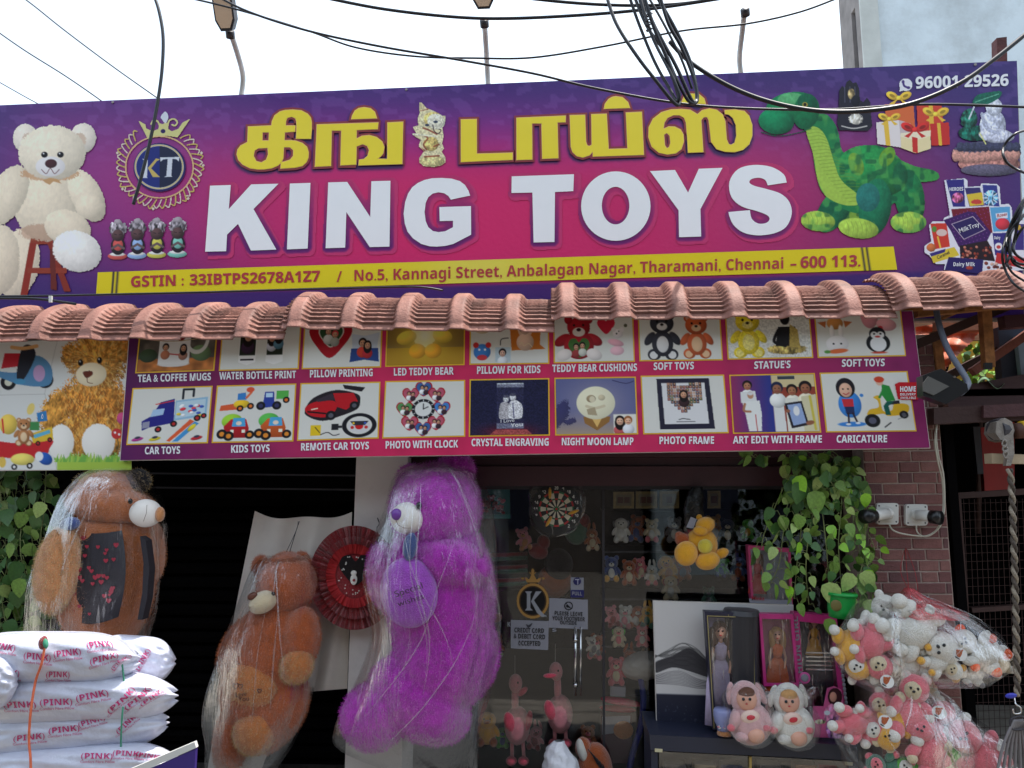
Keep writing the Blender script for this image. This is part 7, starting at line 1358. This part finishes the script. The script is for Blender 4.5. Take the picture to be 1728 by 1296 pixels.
for pts, n_ in (([(1300, 770), (1275, 772), (1268, 765)], 3), ([(1335, 765), (1332, 800), (1310, 850), (1290, 900), (1285, 925)], 9), ([(1340, 765), (1345, 820), (1325, 880), (1315, 950), (1300, 985)], 12), ([(1350, 770), (1350, 830), (1352, 890), (1345, 950), (1340, 1010)], 14), ([(1365, 770), (1370, 820), (1385, 850), (1395, 930), (1400, 1000)], 12), ([(1380, 770), (1400, 810), (1430, 850), (1450, 900), (1462, 960), (1470, 1010)], 14), ([(1395, 765), (1425, 790), (1445, 830), (1440, 880), (1450, 930), (1465, 985)], 14), ([(1410, 765), (1440, 800), (1455, 850), (1460, 920), (1450, 980), (1452, 1020)], 12), ([(1370, 765), (1375, 840), (1365, 900), (1360, 960), (1365, 1020)], 11), ([(1420, 780), (1420, 850), (1415, 920), (1420, 990)], 11), ([(1400, 790), (1390, 850), (1360, 870)], 6), ([(1465, 900), (1475, 925), (1470, 950)], 4)): vine(t, pts, 4.42, 21, n_, (5, 1.4, 4, .4))
for i in range(66): leaf(t, random.uniform(1322, 1458), random.uniform(768, 840), random.uniform(4.38, 4.52), random.uniform(14, 30), random.uniform(120, 240), random.uniform(-40, 40), random.choices((0, 1, 2, 3), (3, .5, 6, .2))[0])
for x, y, s_, a_, k_ in ((1345, 805, 26, 205, 3), (1398, 808, 34, 90, 2), (1376, 830, 38, 180, 0), (1350, 815, 34, 170, 2), (1438, 970, 30, 150, 1), (1460, 965, 30, 195, 1), (1400, 985, 38, 190, 1), (1400, 1045, 24, 180, 0), (1262, 770, 30, 20, 0)): leaf(t, x, y, 4.33, s_, a_, 0, k_)
bk_ = thing('green_bucket', 'small green plastic bucket hanging under the pothos plant', 'bucket', P(1419, 1044, 4.36)); YK2 = 4.36
lathe('pail', [1420, 1420, 1419, 1419], [1002, 1006, 1030, 1042], [23, 21.5, 20, 18], YK2, M['green_pot'], bk_, 28); lathe('rim', 1420, [1000, 1005], [24, 24], YK2, M['green_pot'], bk_, 28)
MB().tube([P(1397, 1003, YK2), P(1405, 985, YK2), P(1420, 970, YK2), P(1436, 985, YK2), P(1443, 1003, YK2)], .003, 5).build('handle', M['dark_metal'], bk_, True); ell('printed_leaf', 1411, 1022, YK2-.064, 9, 9, 1.5, mat('dry_leaf_brown', (110, 100, 50), .6), bk_, 0, 3, .05)
t = thing('ivy', 'dark green climbing ivy on the wall at the far left', 'ivy', P(30, 1060, 4.6))
for i in range(13): x = -60+i*11.5; vine(t, [(x, 790), (x+random.uniform(-8, 8), 860), (x+random.uniform(-12, 12), 930), (x+random.uniform(-14, 10), 1000), (x+random.uniform(-14, 10), 1062)], 4.45+random.uniform(-.06, .1), 27, 12, (3, .4, 6, .05))
# ---------------------------------------------------------------- bags of plush toys at the right
def lying(name, label, cx, cy, Y, s, rot, A, B, grp, D=None):
    D = D or B; s *= 1.06; t = thing(name, label, 'soft toy', P(cx, cy+1.5*s, Y), grp); r = math.radians(rot); k = MS(Y)*s
    def e(nm, x, y, dy, rx, ry, rz, m_, ro=0, par=None): X_, Y_ = cx+(x*math.cos(r)+y*math.sin(r))*s, cy+(-x*math.sin(r)+y*math.cos(r))*s; return ell(nm, X_, Y_, Y+dy*k, rx*s, ry*s, rz*s, m_, par or t, rot+ro, 3 if rx > .25 else 2, .035)
    e('body', 0, .9, 0, .78, 1.0, .7, A); h_ = e('head', 0, -.6, -.1, .72, .7, .62, A); e('face', 0, -.5, -.42, .5, .48, .34, B)
    for sx in (-1, 1): e('ear', sx*.55, -1.2, 0, .26, .32, .18, D); e('arm', sx*.85, .45, -.3, .3, .5, .3, A, sx*-30); e('paw', sx*1.05, .85, -.4, .27, .27, .27, D); e('leg', sx*.55, 1.75, -.25, .36, .5, .36, A, sx*-10); e('foot', sx*.65, 2.15, -.4, .32, .32, .32, D); e('eye', sx*.2, -.6, -.74, .07, .08, .05, M['eye'], 0, h_)
    e('nose', 0, -.42, -.8, .09, .07, .05, M['eye'], 0, h_); return t
def badge(cx, cy, Y, label):
    t = thing('round_badge', label, 'badge', P(cx, cy+9, Y)); MB().tube([P(cx, cy, Y), P(cx, cy, Y-.003)], 10*MS(Y), 20).build('disc', M['white_plastic'], t); ell('printed_bear', cx, cy-1, Y-.004, 6, 6, .8, M['orange'], t, 0, 3, 0)
    for sx in (-1, 1): ell('printed_ear', cx+sx*4.5, cy-6, Y-.004, 2, 2, .7, M['orange'], t, 0, 2, 0)
    MB().tube([P(cx-8, cy+4, Y-.004), P(cx, cy+9, Y-.004), P(cx+8, cy+4, Y-.004)], .003, 5).build('printed_ribbon', ink, t, True)
g1 = 'soft toys in the upper hanging bags'; g2 = 'soft toys in the lower hanging bags'; Yb = 4.2
wf, pf, yf_, cf = M['wfur'], M['pinkf'], M['yellowf'], M['creamf']
lying('bag_toy', 'white plush with rounded ears at the top of the left bag by the bucket', 1487, 1040, Yb+.05, 26, -20, wf, wf, g1)
lying('bag_toy', 'yellow and white plush hanging head down at the far left of the bags', 1442, 1112, Yb, 25, 198, yf_, wf, g1)
lying('bag_toy', 'coral pink plush with cream paws hanging head down beside the yellow one', 1478, 1108, Yb-.02, 27, 200, pf, cf, g1, wf)
lying('bag_toy', 'white plush squeezed in the middle of the upper bag', 1520, 1096, Yb, 25, 32, wf, wf, g1)
lying('bag_toy', 'large white dog plush with black eye lying in the red-topped bag', 1570, 1082, Yb-.02, 36, 235, wf, wf, g1)
lying('bag_toy', 'white plush with orange patches at the right of the red-topped bag', 1640, 1090, Yb-.03, 25, 60, wf, wf, g1, mat('orange_felt', (236, 92, 40), .8))
lying('bag_toy', 'white chick plush with yellow and grey cap under the white dog', 1598, 1125, Yb-.05, 19, 240, wf, cf, g1, yf_)
lying('bag_toy', 'grey-white plush at the right end of the upper bag', 1668, 1122, Yb+.04, 17, 95, cf, wf, g1)
lying('bag_toy', 'small white plush with blue collar at the bottom of the upper bag', 1630, 1136, Yb-.02, 14, 70, wf, wf, g1, M['greyf'])
lying('bag_toy', 'cream plush pressed at the bottom middle of the upper bag', 1553, 1136, Yb+.04, 18, 20, cf, wf, g1)
lying('bag_toy', 'pink plush with cream face standing at the top of the lower bag', 1540, 1180, Yb-.06, 29, -10, pf, cf, g2, wf)
lying('bag_toy', 'pink plush with white ear at the upper left of the lower bag', 1478, 1200, Yb, 24, -35, pf, cf, g2, wf)
lying('bag_toy', 'pink plush with big white foot at the left of the lower bag', 1462, 1228, Yb-.02, 24, 250, pf, wf, g2, wf)
lying('bag_toy', 'orange-yellow plush with badge in the middle of the lower bag', 1506, 1232, Yb-.05, 24, 150, yf_, yf_, g2, cf)
lying('bag_toy', 'pink plush bending right below the standing one in the lower bag', 1560, 1245, Yb-.07, 28, 20, pf, pf, g2, cf)
lying('bag_toy', 'pink plush with badge turned away at the right of the standing one', 1584, 1215, Yb, 24, -30, pf, pf, g2, wf)
lying('bag_toy', 'big deep pink plush lying at the lower right of the bags', 1640, 1258, Yb-.04, 33, 40, pf, pf, g2, wf)
lying('bag_toy', 'bright green plush at the bottom right of the lower bag', 1600, 1290, Yb-.02, 25, 0, M['greenf'], M['greenf'], g2)
lying('bag_toy', 'pale green plush peeping out at the bottom middle', 1540, 1296, Yb-.04, 22, 90, M['greenf'], wf, g2)
lying('bag_toy', 'teal and coral plush at the bottom left of the lower bag', 1490, 1292, Yb-.03, 20, 80, M['tealf'], pf, g2)
for x, y, l_ in ((1620, 1104, 'round white badge with orange bear on the white dog plush'), (1497, 1150, 'round badge with orange bear on the head-down pink plush'), (1494, 1218, 'round badge with orange bear on the orange-yellow plush'), (1585, 1202, 'round badge with orange bear on the turned pink plush')): badge(x, y, Yb-.17 if x != 1494 else Yb-.24, l_)
hull('plush_bag', 'clear bag with red net top full of white plush toys', 'plastic bag', [(1533, 995, Yb, 6, .02), (1540, 1012, Yb, 34, .06), (1560, 1040, Yb, 74, .14), (1590, 1085, Yb, 98, .2), (1602, 1125, Yb, 88, .2), (1600, 1152, Yb, 60, .12)], M['bag_s'], 54, .05, 7, 41, folds=12)
hull('red_net_bag', 'red tinted net gathered at the top of the white plush bag', 'net', [(1533, 992, Yb, 5, .02), (1540, 1008, Yb, 24, .05), (1552, 1022, Yb, 44, .09), (1572, 1040, Yb, 58, .12)], M['net'], 50, .08, 9, 43)
hull('plush_bag', 'clear bag of yellow and coral plush beside the green bucket', 'plastic bag', [(1470, 1010, Yb, 12, .03), (1480, 1030, Yb, 40, .10), (1466, 1090, Yb, 54, .16), (1474, 1140, Yb, 46, .15), (1490, 1168, Yb, 18, .06)], M['bag_s'], 44, .05, 7, 47)
hull('plush_bag', 'large clear bag of pink plush toys at the bottom right', 'plastic bag', [(1540, 1150, Yb-.02, 20, .06), (1540, 1180, Yb-.02, 56, .16), (1520, 1230, Yb-.02, 98, .24), (1530, 1290, Yb-.02, 92, .24), (1530, 1330, Yb-.02, 60, .2)], M['bag_s'], 54, .05, 7, 51, folds=10)
hull('plush_bag', 'clear bag with dark red knot round the deep pink plush', 'plastic bag', [(1592, 1172, Yb, 8, .03), (1600, 1200, Yb, 24, .08), (1630, 1240, Yb, 48, .18), (1645, 1290, Yb, 56, .2), (1645, 1330, Yb, 40, .16)], M['bag_s'], 44, .05, 7, 57)
for pts, l_ in (([(1534, 995, 4.2), (1530, 960, 4.35), (1528, 925, 4.49)], 'thin red string holding the red-topped bag on the brick column'), ([(1534, 995, 4.2), (1520, 965, 4.35), (1526, 928, 4.49)], 'second red string crossing to the left above the red-topped bag'), ([(1550, 1005, 4.2), (1544, 965, 4.35), (1529, 925, 4.49)], 'third red string running right above the red-topped bag')): cable('red_string', pts, .0016, mat('red_string', (150, 30, 36), .7), label=l_, cat='string')
# ---------------------------------------------------------------- lamps over the sign
def arm_lamp(pts, hp_, label, dark=True):
    t = thing('sign_lamp', label, 'lamp', P(pts[0][0], pts[0][1], 4.56), 'arm lamps above the big sign')
    q = cr(pts, 5); MB().tube([P(*p) for p in q], .0165, 8).build('arm', mat('worn_grey_pipe', (176, 174, 174), .5, .2, 14), t, True)
    (x, y, Y), w, h = hp_; e = pts[-1]
    MB().tube([P(e[0]+1, e[1]+12, e[2]+.03), P(*e)], .026, 8).build('collar', M['dark_metal'], t, True)
    c0 = P(x, y, Y); wd, hd = w*MS(Y)/2, h*MS(Y)/2
    out = [(-.75, 1.0), (.75, 1.0), (1, .7), (1, -.45), (.55, -.95), (-.55, -.95), (-1, -.45), (-1, .7)]
    def ring(s_, dy): return [c0 + Vector((u_*wd*s_, -hd*v_*s_*.5+dy, v_*hd*s_*1.0)) for u_, v_ in out]
    a, b = ring(1, 0), ring(.95, .03); up = Vector((0, .02, .035)); V = [tuple(v) for v in a]+[tuple(v+up) for v in b]; n = 8
    MB().add(V, [tuple(range(7, -1, -1)), tuple(range(8, 16))]+[(i, (i+1) % 8, (i+1) % 8+8, i+8) for i in range(8)]).build('housing', M['dark_metal'], t)
    dn = Vector((0, -.004, -.006)); a = ring(.82, 0); V = [tuple(v+dn) for v in a]+[tuple(v+dn*.2) for v in a]
    MB().add(V, [tuple(range(7, -1, -1))]+[(i, (i+1) % 8, (i+1) % 8+8, i+8) for i in range(8)]).build('diffuser', mat('yellowed_diffuser', (206, 176, 148), .4, .1), t)
arm_lamp([(407, 162, 4.56), (410, 128, 4.5), (400, 88, 4.3), (388, 52, 4.12)], ((377, 18, 4.0), 38, 66), 'arm lamp with a beige panel, leftmost above the sign')
arm_lamp([(824, 148, 4.56), (822, 110, 4.5), (819, 60, 4.3), (817, 34, 4.15)], ((815, -16, 4.0), 40, 58), 'arm lamp above the middle of the sign, head cut by the picture edge')
arm_lamp([(1250, 124, 4.56), (1248, 95, 4.5), (1253, 50, 4.3), (1257, 15, 4.15)], ((1260, -34, 4.0), 40, 58), 'arm lamp above the letter S, rightmost over the sign')
# ---------------------------------------------------------------- overhead cables
bl_ = M['black']
for pts, r, l_ in (
    ([(28, -12, 6), (60, 12, 6), (110, 52, 6), (190, 112, 6), (262, 163, 6), (300, 190, 6)], .006, 'grey wire slanting down the upper left sky to the middle of the crest'),
    ([(-20, 42, 6), (40, 84, 6), (110, 128, 6), (168, 168, 6), (210, 200, 6)], .006, 'grey wire crossing the left sky below the first'),
    ([(-20, 128, 6), (40, 162, 6), (62, 174, 6), (90, 190, 6)], .0045, 'thin grey wire at the far left just above the sign'),
    ([(258, -12, 3.6), (268, 18, 3.6), (275, 60, 3.6), (274, 110, 3.6), (268, 160, 3.6), (255, 230, 3.6), (238, 300, 3.6), (225, 345, 3.6)], .0085, 'loose black cable hanging in front of the crest, its end cut'),
    ([(300, -8, 3.9), (400, 16, 3.9), (520, 52, 3.9), (600, 80, 3.9), (700, 95, 3.9), (800, 98, 3.9), (900, 97, 3.9), (1020, 78, 3.9), (1150, 52, 3.9), (1260, 40, 3.9), (1350, 20, 3.9), (1420, -6, 3.9)], .0055, 'thin black cable sagging across the sky and rising to the right'),
    ([(360, -10, 3.8), (420, 20, 3.8), (520, 52, 3.8), (640, 78, 3.8), (780, 102, 3.8), (900, 124, 3.8), (1000, 148, 3.8), (1130, 172, 3.8), (1240, 182, 3.8), (1400, 185, 3.8), (1560, 176, 3.8), (1740, 181, 3.8)], .0065, 'black cable running across the top of the sign letters to the right edge'),
    ([(530, -8, 3.7), (640, 14, 3.7), (760, 28, 3.7), (860, 31, 3.7), (1000, 24, 3.7), (1120, 12, 3.7), (1260, -10, 3.7)], .0085, 'thick black cable sagging near the top edge of the picture'),
    ([(850, -8, 3.7), (960, 4, 3.7), (1060, 9, 3.7), (1150, 6, 3.7), (1240, -8, 3.7)], .0085, 'second thick cable just under the top edge right of centre'),
    ([(1130, 70, 3.5), (1165, 105, 3.5), (1230, 145, 3.5), (1300, 172, 3.5), (1380, 187, 3.5), (1460, 187, 3.5), (1540, 174, 3.5), (1620, 140, 3.5), (1680, 98, 3.5), (1740, 50, 3.5)], .0105, 'thick black cable drooping over the dinosaur and rising to the right edge')):
    cable('overhead_cable', pts, r, bl_ if r > .0062 or 'thin black' in l_ else mat('grey_wire', (60, 60, 66), .5), label=l_, cat='cable', group='cables strung over the sign')
cb = thing('cable_bundle', 'bundle of black cable loops hanging over the middle of the sign', 'cable coil', P(1130, 180, 3.4), 'coils of loose cable')
for pts, r in (([(1022, -12), (1040, 40), (1075, 95), (1110, 140), (1136, 172), (1146, 176), (1144, 160), (1130, 110), (1105, 50), (1085, -12)], .0085), ([(1060, -12), (1078, 40), (1105, 105), (1130, 150), (1142, 170), (1146, 158), (1130, 120), (1100, 60), (1078, -12)], .0075), ([(1080, -12), (1105, 45), (1140, 110), (1165, 165), (1172, 172), (1176, 160), (1165, 105), (1140, 50), (1105, -12)], .009), ([(1068, -12), (1092, 45), (1120, 85), (1140, 130), (1160, 168), (1172, 174), (1177, 164), (1170, 130), (1150, 80), (1128, 40), (1112, -12)], .008), ([(1090, -12), (1120, 40), (1150, 100), (1168, 150)], .006), ([(1075, -12), (1100, 60), (1135, 130), (1142, 155)], .006)):
    o_ = random.uniform(-.04, .04); MB().tube([P(p[0], p[1], 3.4+o_+.03*math.sin(i*.12+o_*90)) for i, p in enumerate(cr(pts, 7))], r, 8).build('loop', bl_, cb, True)
wr_ = MB(); wr_.tube([P(1095+6*math.sin(i*1.9), 20+i*2.6, 3.36+.02*math.cos(i*1.9)) for i in range(14)], .0035, 5); wr_.build('tie_wire', bl_, cb, True)
cb = thing('cable_coil', 'coil of black cables hanging at the right edge over the chocolate print', 'cable coil', P(1715, 450, 3.5), 'coils of loose cable')
for pts, r in (([(1760, 215), (1715, 225), (1693, 250), (1700, 275), (1730, 292), (1760, 300)], .006), ([(1760, 300), (1722, 345), (1698, 400), (1692, 440), (1710, 478), (1745, 500)], .0055), ([(1760, 320), (1725, 350), (1705, 395), (1708, 440), (1735, 455), (1760, 460)], .006), ([(1755, 340), (1720, 370), (1700, 400), (1700, 420), (1720, 445), (1760, 440)], .0055), ([(1745, 300), (1722, 360), (1708, 420), (1698, 445)], .0065), ([(1760, 360), (1730, 380), (1712, 410), (1715, 430), (1750, 450)], .006), ([(1740, 350), (1708, 390), (1697, 430), (1708, 460), (1740, 480)], .005)):
    MB().tube([P(p[0], p[1], 3.5+.02*math.sin(i*.7)) for i, p in enumerate(cr(pts, 6))], r, 6).build('loop', bl_, cb, True)
cable('sign_foot_cable', [(-120, 502, 3.98), (0, 500, 3.98), (90, 499, 3.99), (220, 496, 4.0), (350, 493, 4.05), (480, 489, 4.1), (600, 486, 4.12), (700, 484, 4.15), (748, 490, 4.2)], .006, bl_, label='black cable lying along the top of the awning at the left', cat='cable')
cable('sign_foot_cable', [(-120, 505, 3.98), (20, 503, 3.98), (70, 505, 3.98), (100, 509, 3.98), (128, 513, 3.99)], .008, bl_, label='short thick cable end under the cable tie on the awning', cat='cable')
setp(MB().prism([(82, 499), (87, 499), (87, 510), (82, 510)], 3.965, 3.975).build('cable_tie', M['white_plastic']), 'white cable tie round the cables at the left of the awning', 'cable tie')
cable('loose_wire', [(205, 565, 4.08), (240, 572, 4.08), (290, 576, 4.1), (330, 572, 4.1), (370, 566, 4.1)], .002, mat('straw_wire', (170, 140, 100), .6), label='thin straw-coloured wire sagging under the awning over the mug picture', cat='wire')
# ---------------------------------------------------------------- lamp under the awning, right
t = thing('flood_lamp', 'black square flood lamp on a bent grey pipe right of the product board', 'lamp', P(1600, 680, 3.95))
MB().tube([P(*p) for p in cr([(1578, 505, 4.2), (1584, 545, 4.16), (1600, 590, 4.1), (1622, 625, 4.02), (1633, 645, 3.98), (1630, 655, 3.96), (1620, 664, 3.95)], 5)], .0155, 10).build('pipe', mat('grey_pvc_pipe', (92, 98, 112), .45, .1), t, True)
MB().prism([(1557, 634), (1588, 622), (1632, 648), (1634, 660), (1597, 682), (1558, 668)], 3.93, 4.0).build('housing', M['blackp'], t)
MB().prism([(1558, 646), (1567, 635), (1602, 652), (1576, 667), (1558, 660)], 3.92, 3.929).build('lens', M['dim_glass'], t)
MB().tube([P(1611, 636, 3.93), P(1611, 636, 3.92)], .006, 8).build('bolt', M['chrome'], t)
# ---------------------------------------------------------------- neighbour's stall at the right
st = thing('neighbour_stall', 'dark neighbouring stall with rusty frame right of the brick column', 'stall', P(1680, 1296, 5.0)); x0 = P(1606, 900, 4.6).x
MB().box((x0, 6.6, 0), (x0+5, 6.7, 3.1)).build('back_wall', M['black_wall'], st); MB().box((x0-.02, 4.55, 0), (x0+.03, 6.6, 2.3)).build('side_wall', M['black_wall'], st); MB().box((x0+4, 4.5, 0), (x0+4.1, 6.7, 3)).build('side_wall', M['black_wall'], st)
MB().box((x0-.02, 4.5, 2.36), (x0+4.1, 6.7, 2.4)).build('ceiling', M['darkbrown'], st)
MB().prism([(1576, 688), (1900, 672), (1900, 700), (1576, 716)], 4.36, 4.44).build('lintel', M['darkbrown'], st)
MB().prism([(1660, 684), (1900, 672), (1900, 694), (1660, 705)], 4.33, 4.355).build('lintel_plank', mat('maroon_plank', (78, 46, 48), .7, .3, 12, .3, 60), st)
MB().prism([(1600, 655), (1900, 600), (1900, 672), (1600, 688)], 4.5, 4.56).build('fascia', mat('maroon_fascia', (70, 44, 44), .7, .3, 8, .2, 30), st)
MB().prism([(1586, 500), (1900, 470), (1900, 545), (1586, 560)], 4.9, 5.0).build('soffit_plank', M['brownsheet'], st)
MB().prism([(1540, 520), (1900, 480), (1900, 560), (1540, 580)], 5.3, 5.34).build('soffit_plank', mat('tan_plank', (184, 146, 112), .8, .3, 6, .2, 30, aniso=(.3, 1, 4)), st)
# crumpled brown sheet
V = []; n = 30
for i in range(n+1):
    for j in range(n+1): u_, v_ = j/n, i/n; V.append(tuple(P(1545+u_*120, 552+v_*95-u_*20, 5.15-.2*v_+.03*math.sin(u_*14+v_*6)+.02*math.sin(v_*23-u_*9))))
make('crumpled_sheet', np.array(V), [(i*(n+1)+j, (i+1)*(n+1)+j, (i+1)*(n+1)+j+1, i*(n+1)+j+1) for i in range(n) for j in range(n) if i/n < 1.25-j/n*1.1], mat('copper_brown_sheet', (196, 104, 70), .5, .35, 9, .5, 30), st, True)
def bar(a, b, w, m_, nm='beam'):
    A, B = P(*a), P(*b); d = (B-A).normalized(); s_ = d.cross(Vector((0, 1, 0))).normalized()*w/2; k_ = Vector((0, w/2, 0)); V = [tuple(p+q) for p in (A, B) for q in (s_+k_, s_-k_, -s_-k_, -s_+k_)]
    return MB().add(V, [(0,1,2,3),(7,6,5,4),(0,4,5,1),(1,5,6,2),(2,6,7,3),(3,7,4,0)]).build(nm, m_, st)
bar((1661, 520, 4.3), (1668, 620, 4.3), .05, M['rust'], 'rusty_post'); bar((1578, 560, 4.5), (1586, 630, 4.5), .045, M['rust'], 'rusty_post'); bar((1545, 582, 4.42), (1740, 500, 4.42), .05, M['darkbrown']); bar((1640, 628, 4.46), (1750, 552, 4.46), .045, mat('red_brown_beam', (120, 66, 52), .7, .3, 14, .3, 40)); bar((1560, 655, 4.7), (1745, 560, 4.7), .05, M['darkbrown']); bar((1545, 528, 4.25), (1760, 506, 4.25), .05, M['rust']); bar((1690, 545, 4.36), (1760, 540, 4.36), .07, M['maroon'])
MB().prism([(1662, 612), (1675, 612), (1675, 623), (1662, 623)], 4.27, 4.29).build('post_cap', M['blackp'], st)
MB().prism([(1624, 570), (1692, 530), (1700, 660), (1600, 665)], 5.9, 6.0).build('yellow_panel', mat('yellow_wall', (196, 150, 50), .8, .2), st)
MB().prism([(1684, 552), (1760, 540), (1765, 665), (1694, 672)], 4.65, 4.72).build('blue_board', mat('slate_blue_board', (52, 58, 76), .6, .2), st); MB().prism([(1716, 566), (1770, 556), (1772, 640), (1724, 632)], 4.6, 4.64).build('pale_board', mat('pale_blue_board', (130, 150, 166), .6, .2), st)
# corrugated scrap
V = []
for j in range(31):
    for v_ in (0, 1): V.append(tuple(P(1650+j*1.5, 648-8*math.sin(j/30*6.3)-v_*5, 4.46+v_*.25)))
make('green_sheet', np.array(V), [(2*j, 2*j+1, 2*j+3, 2*j+2) for j in range(30)], mat('green_white_sheet', (120, 160, 120), .5, .3), st, True)
t = thing('shrub', 'sunlit green leaves seen through the gaps behind the rusty posts', 'shrub', P(1650, 650, 5.5))
MB().tube([P(1650, 900, 5.75), P(1655, 650, 5.7), P(1670, 580, 5.7)], .02, 6).build('trunk', M['darkbrown'], t, True)
for i in range(110): leaf(t, random.uniform(1625, 1695), random.uniform(570, 655), random.uniform(5.5, 5.8), random.uniform(9, 17), random.uniform(0, 360), random.uniform(-60, 60), random.choice((0, 0, 3, 2)))
# inside the dark stall
MB().prism([(1655, 722), (1712, 712), (1712, 830), (1662, 832)], 5.2, 5.24).build('red_panel', mat('dull_red_panel', (150, 36, 30), .6, .3, 5), st)
MB().prism([(1642, 720), (1654, 720), (1660, 800), (1650, 800)], 5.15, 5.2).build('grey_upright', M['dark_metal'], st)
for q in ([(1610, 832), (1740, 824), (1740, 834), (1612, 842)], [(1612, 842), (1622, 842), (1650, 1250), (1640, 1250)], [(1640, 1026), (1740, 1020), (1740, 1028), (1641, 1034)]): MB().prism(q, 4.95, 5.0).build('mesh_door_frame', M['darkbrown'], st)
for i in range(15): x = 1626+i*9; MB().tube([P(x, 842, 4.97), P(x+20, 1300, 4.97)], .0016, 4).build('mesh_wire', M['darkbrown'], st)
for i in range(30): y = 850+i*14; MB().tube([P(1616+(y-842)*.08, y, 4.975), P(1760, y-4, 4.975)], .0016, 4).build('mesh_wire', M['darkbrown'], st)
setp(MB().prism([(1592, 880), (1602, 880), (1618, 1330), (1606, 1330)], 4.62, 4.66).build('blue_strip', mat('dim_blue_paint', (36, 50, 84), .6, .2)), 'narrow dark blue upright strip just right of the brick column', 'upright')
setp(MB().prism([(1604, 1130), (1622, 1128), (1640, 1340), (1618, 1340)], 4.6, 4.64).build('brown_strip', M['darkbrown']), 'narrow brown plank leaning right of the brick column bottom', 'plank')
# hoist pivot, bar, chain, hook and cords
t = thing('hoist_head', 'cast metal hoist head on a brown pipe at the right edge', 'hoist', P(1700, 790, 4.1)); YQ = 4.1; gm_ = mat('cast_grey_metal', (140, 132, 124), .5, .3, 20, .5, 60, metal=.4)
MB().tube([P(1728+20, 726, YQ), P(1712, 727, YQ)], .04, 14).build('pipe', mat('brown_pipe', (88, 56, 44), .6, .2), t, True); MB().tube([P(1750, 724, YQ), P(1722, 725, YQ)], .044, 14).build('yellow_band', mat('yellow_tape', (222, 180, 30), .5, .1), t, True)
MB().prism([(1682, 712), (1696, 705), (1708, 712), (1712, 726), (1708, 740), (1700, 745), (1688, 742), (1680, 730)], YQ-.06, YQ+.05).build('body', gm_, t); MB().tube([P(1680, 726, YQ-.02), P(1692, 725, YQ)], [.055, .062], 18).build('drum', M['dark_metal'], t)
MB().prism([(1698, 742), (1710, 734), (1712, 765), (1706, 786), (1698, 786), (1700, 768)], YQ-.05, YQ-.02).build('arm', gm_, t)
for i in range(3): cable('link', [(1695+i, 742+i*9, YQ-.07), (1691+i, 748+i*9, YQ-.07), (1695+i, 755+i*9, YQ-.07), (1699+i, 748+i*9, YQ-.07), (1695+i, 742+i*9, YQ-.07)], .004, gm_, t, 4)
setp(MB().prism([(1673, 765), (1760, 768), (1760, 783), (1674, 782)], YQ, YQ+.07).build('wooden_bar', M['wood']), 'pale wooden bar end behind the hoist head at the right', 'wooden bar')
rp = thing('twisted_rope', 'speckled twisted rope hanging down the right edge from the hoist', 'rope', P(1712, 1180, 4.05))
for ph in (0, math.pi): MB().tube([P(1703+14*min(1, (i/90)**.5*1.)+3.2*math.cos(i*.8+ph), 792+i*4.3, 4.05+.012*math.sin(i*.8+ph)) for i in range(90)], .0095, 6).build('strand', M['rope_w'] if ph else mat('dark_rope_strand', (84, 74, 66), .85, .5, 90, .6, 200), rp, True)
hk = thing('rope_hook', 'bright steel hook gathering grey cords at the lower right edge', 'hook', P(1718, 1215, 4.0))
cable('shank', [(1712, 1178, 4.02), (1714, 1188, 4.0), (1722, 1194, 4.0), (1722, 1203, 4.0), (1712, 1204, 4.0), (1709, 1196, 4.0)], .004, M['chrome'], hk); cable('ring', [(1722, 1208, 4.0), (1706, 1214, 4.0), (1708, 1230, 4.0), (1728, 1230, 4.0), (1732, 1216, 4.0), (1722, 1208, 4.0)], .005, M['dark_metal'], hk, 5)
for i in range(9): x = 1672+i*13; cable('grey_cord', [(1718+(i-4)*1.5, 1214, 4.0), ((x+1718)/2+(i-4), 1265, 4.0+.01*i), (x, 1360, 4.0+.02*i)], .0065, mat('grey_cord', (120, 116, 118), .8, .2) if i == 0 else bpy.data.materials['grey_cord'], hk)
ell('blue_peg', 1706, 1174, 4.0, 9, 4, 3, mat('blue_plastic', (50, 56, 170), .4), None, -5, 3, .05); setp(bpy.data.objects['blue_peg'], 'small blue plastic peg at the bottom of the twisted rope', 'peg')
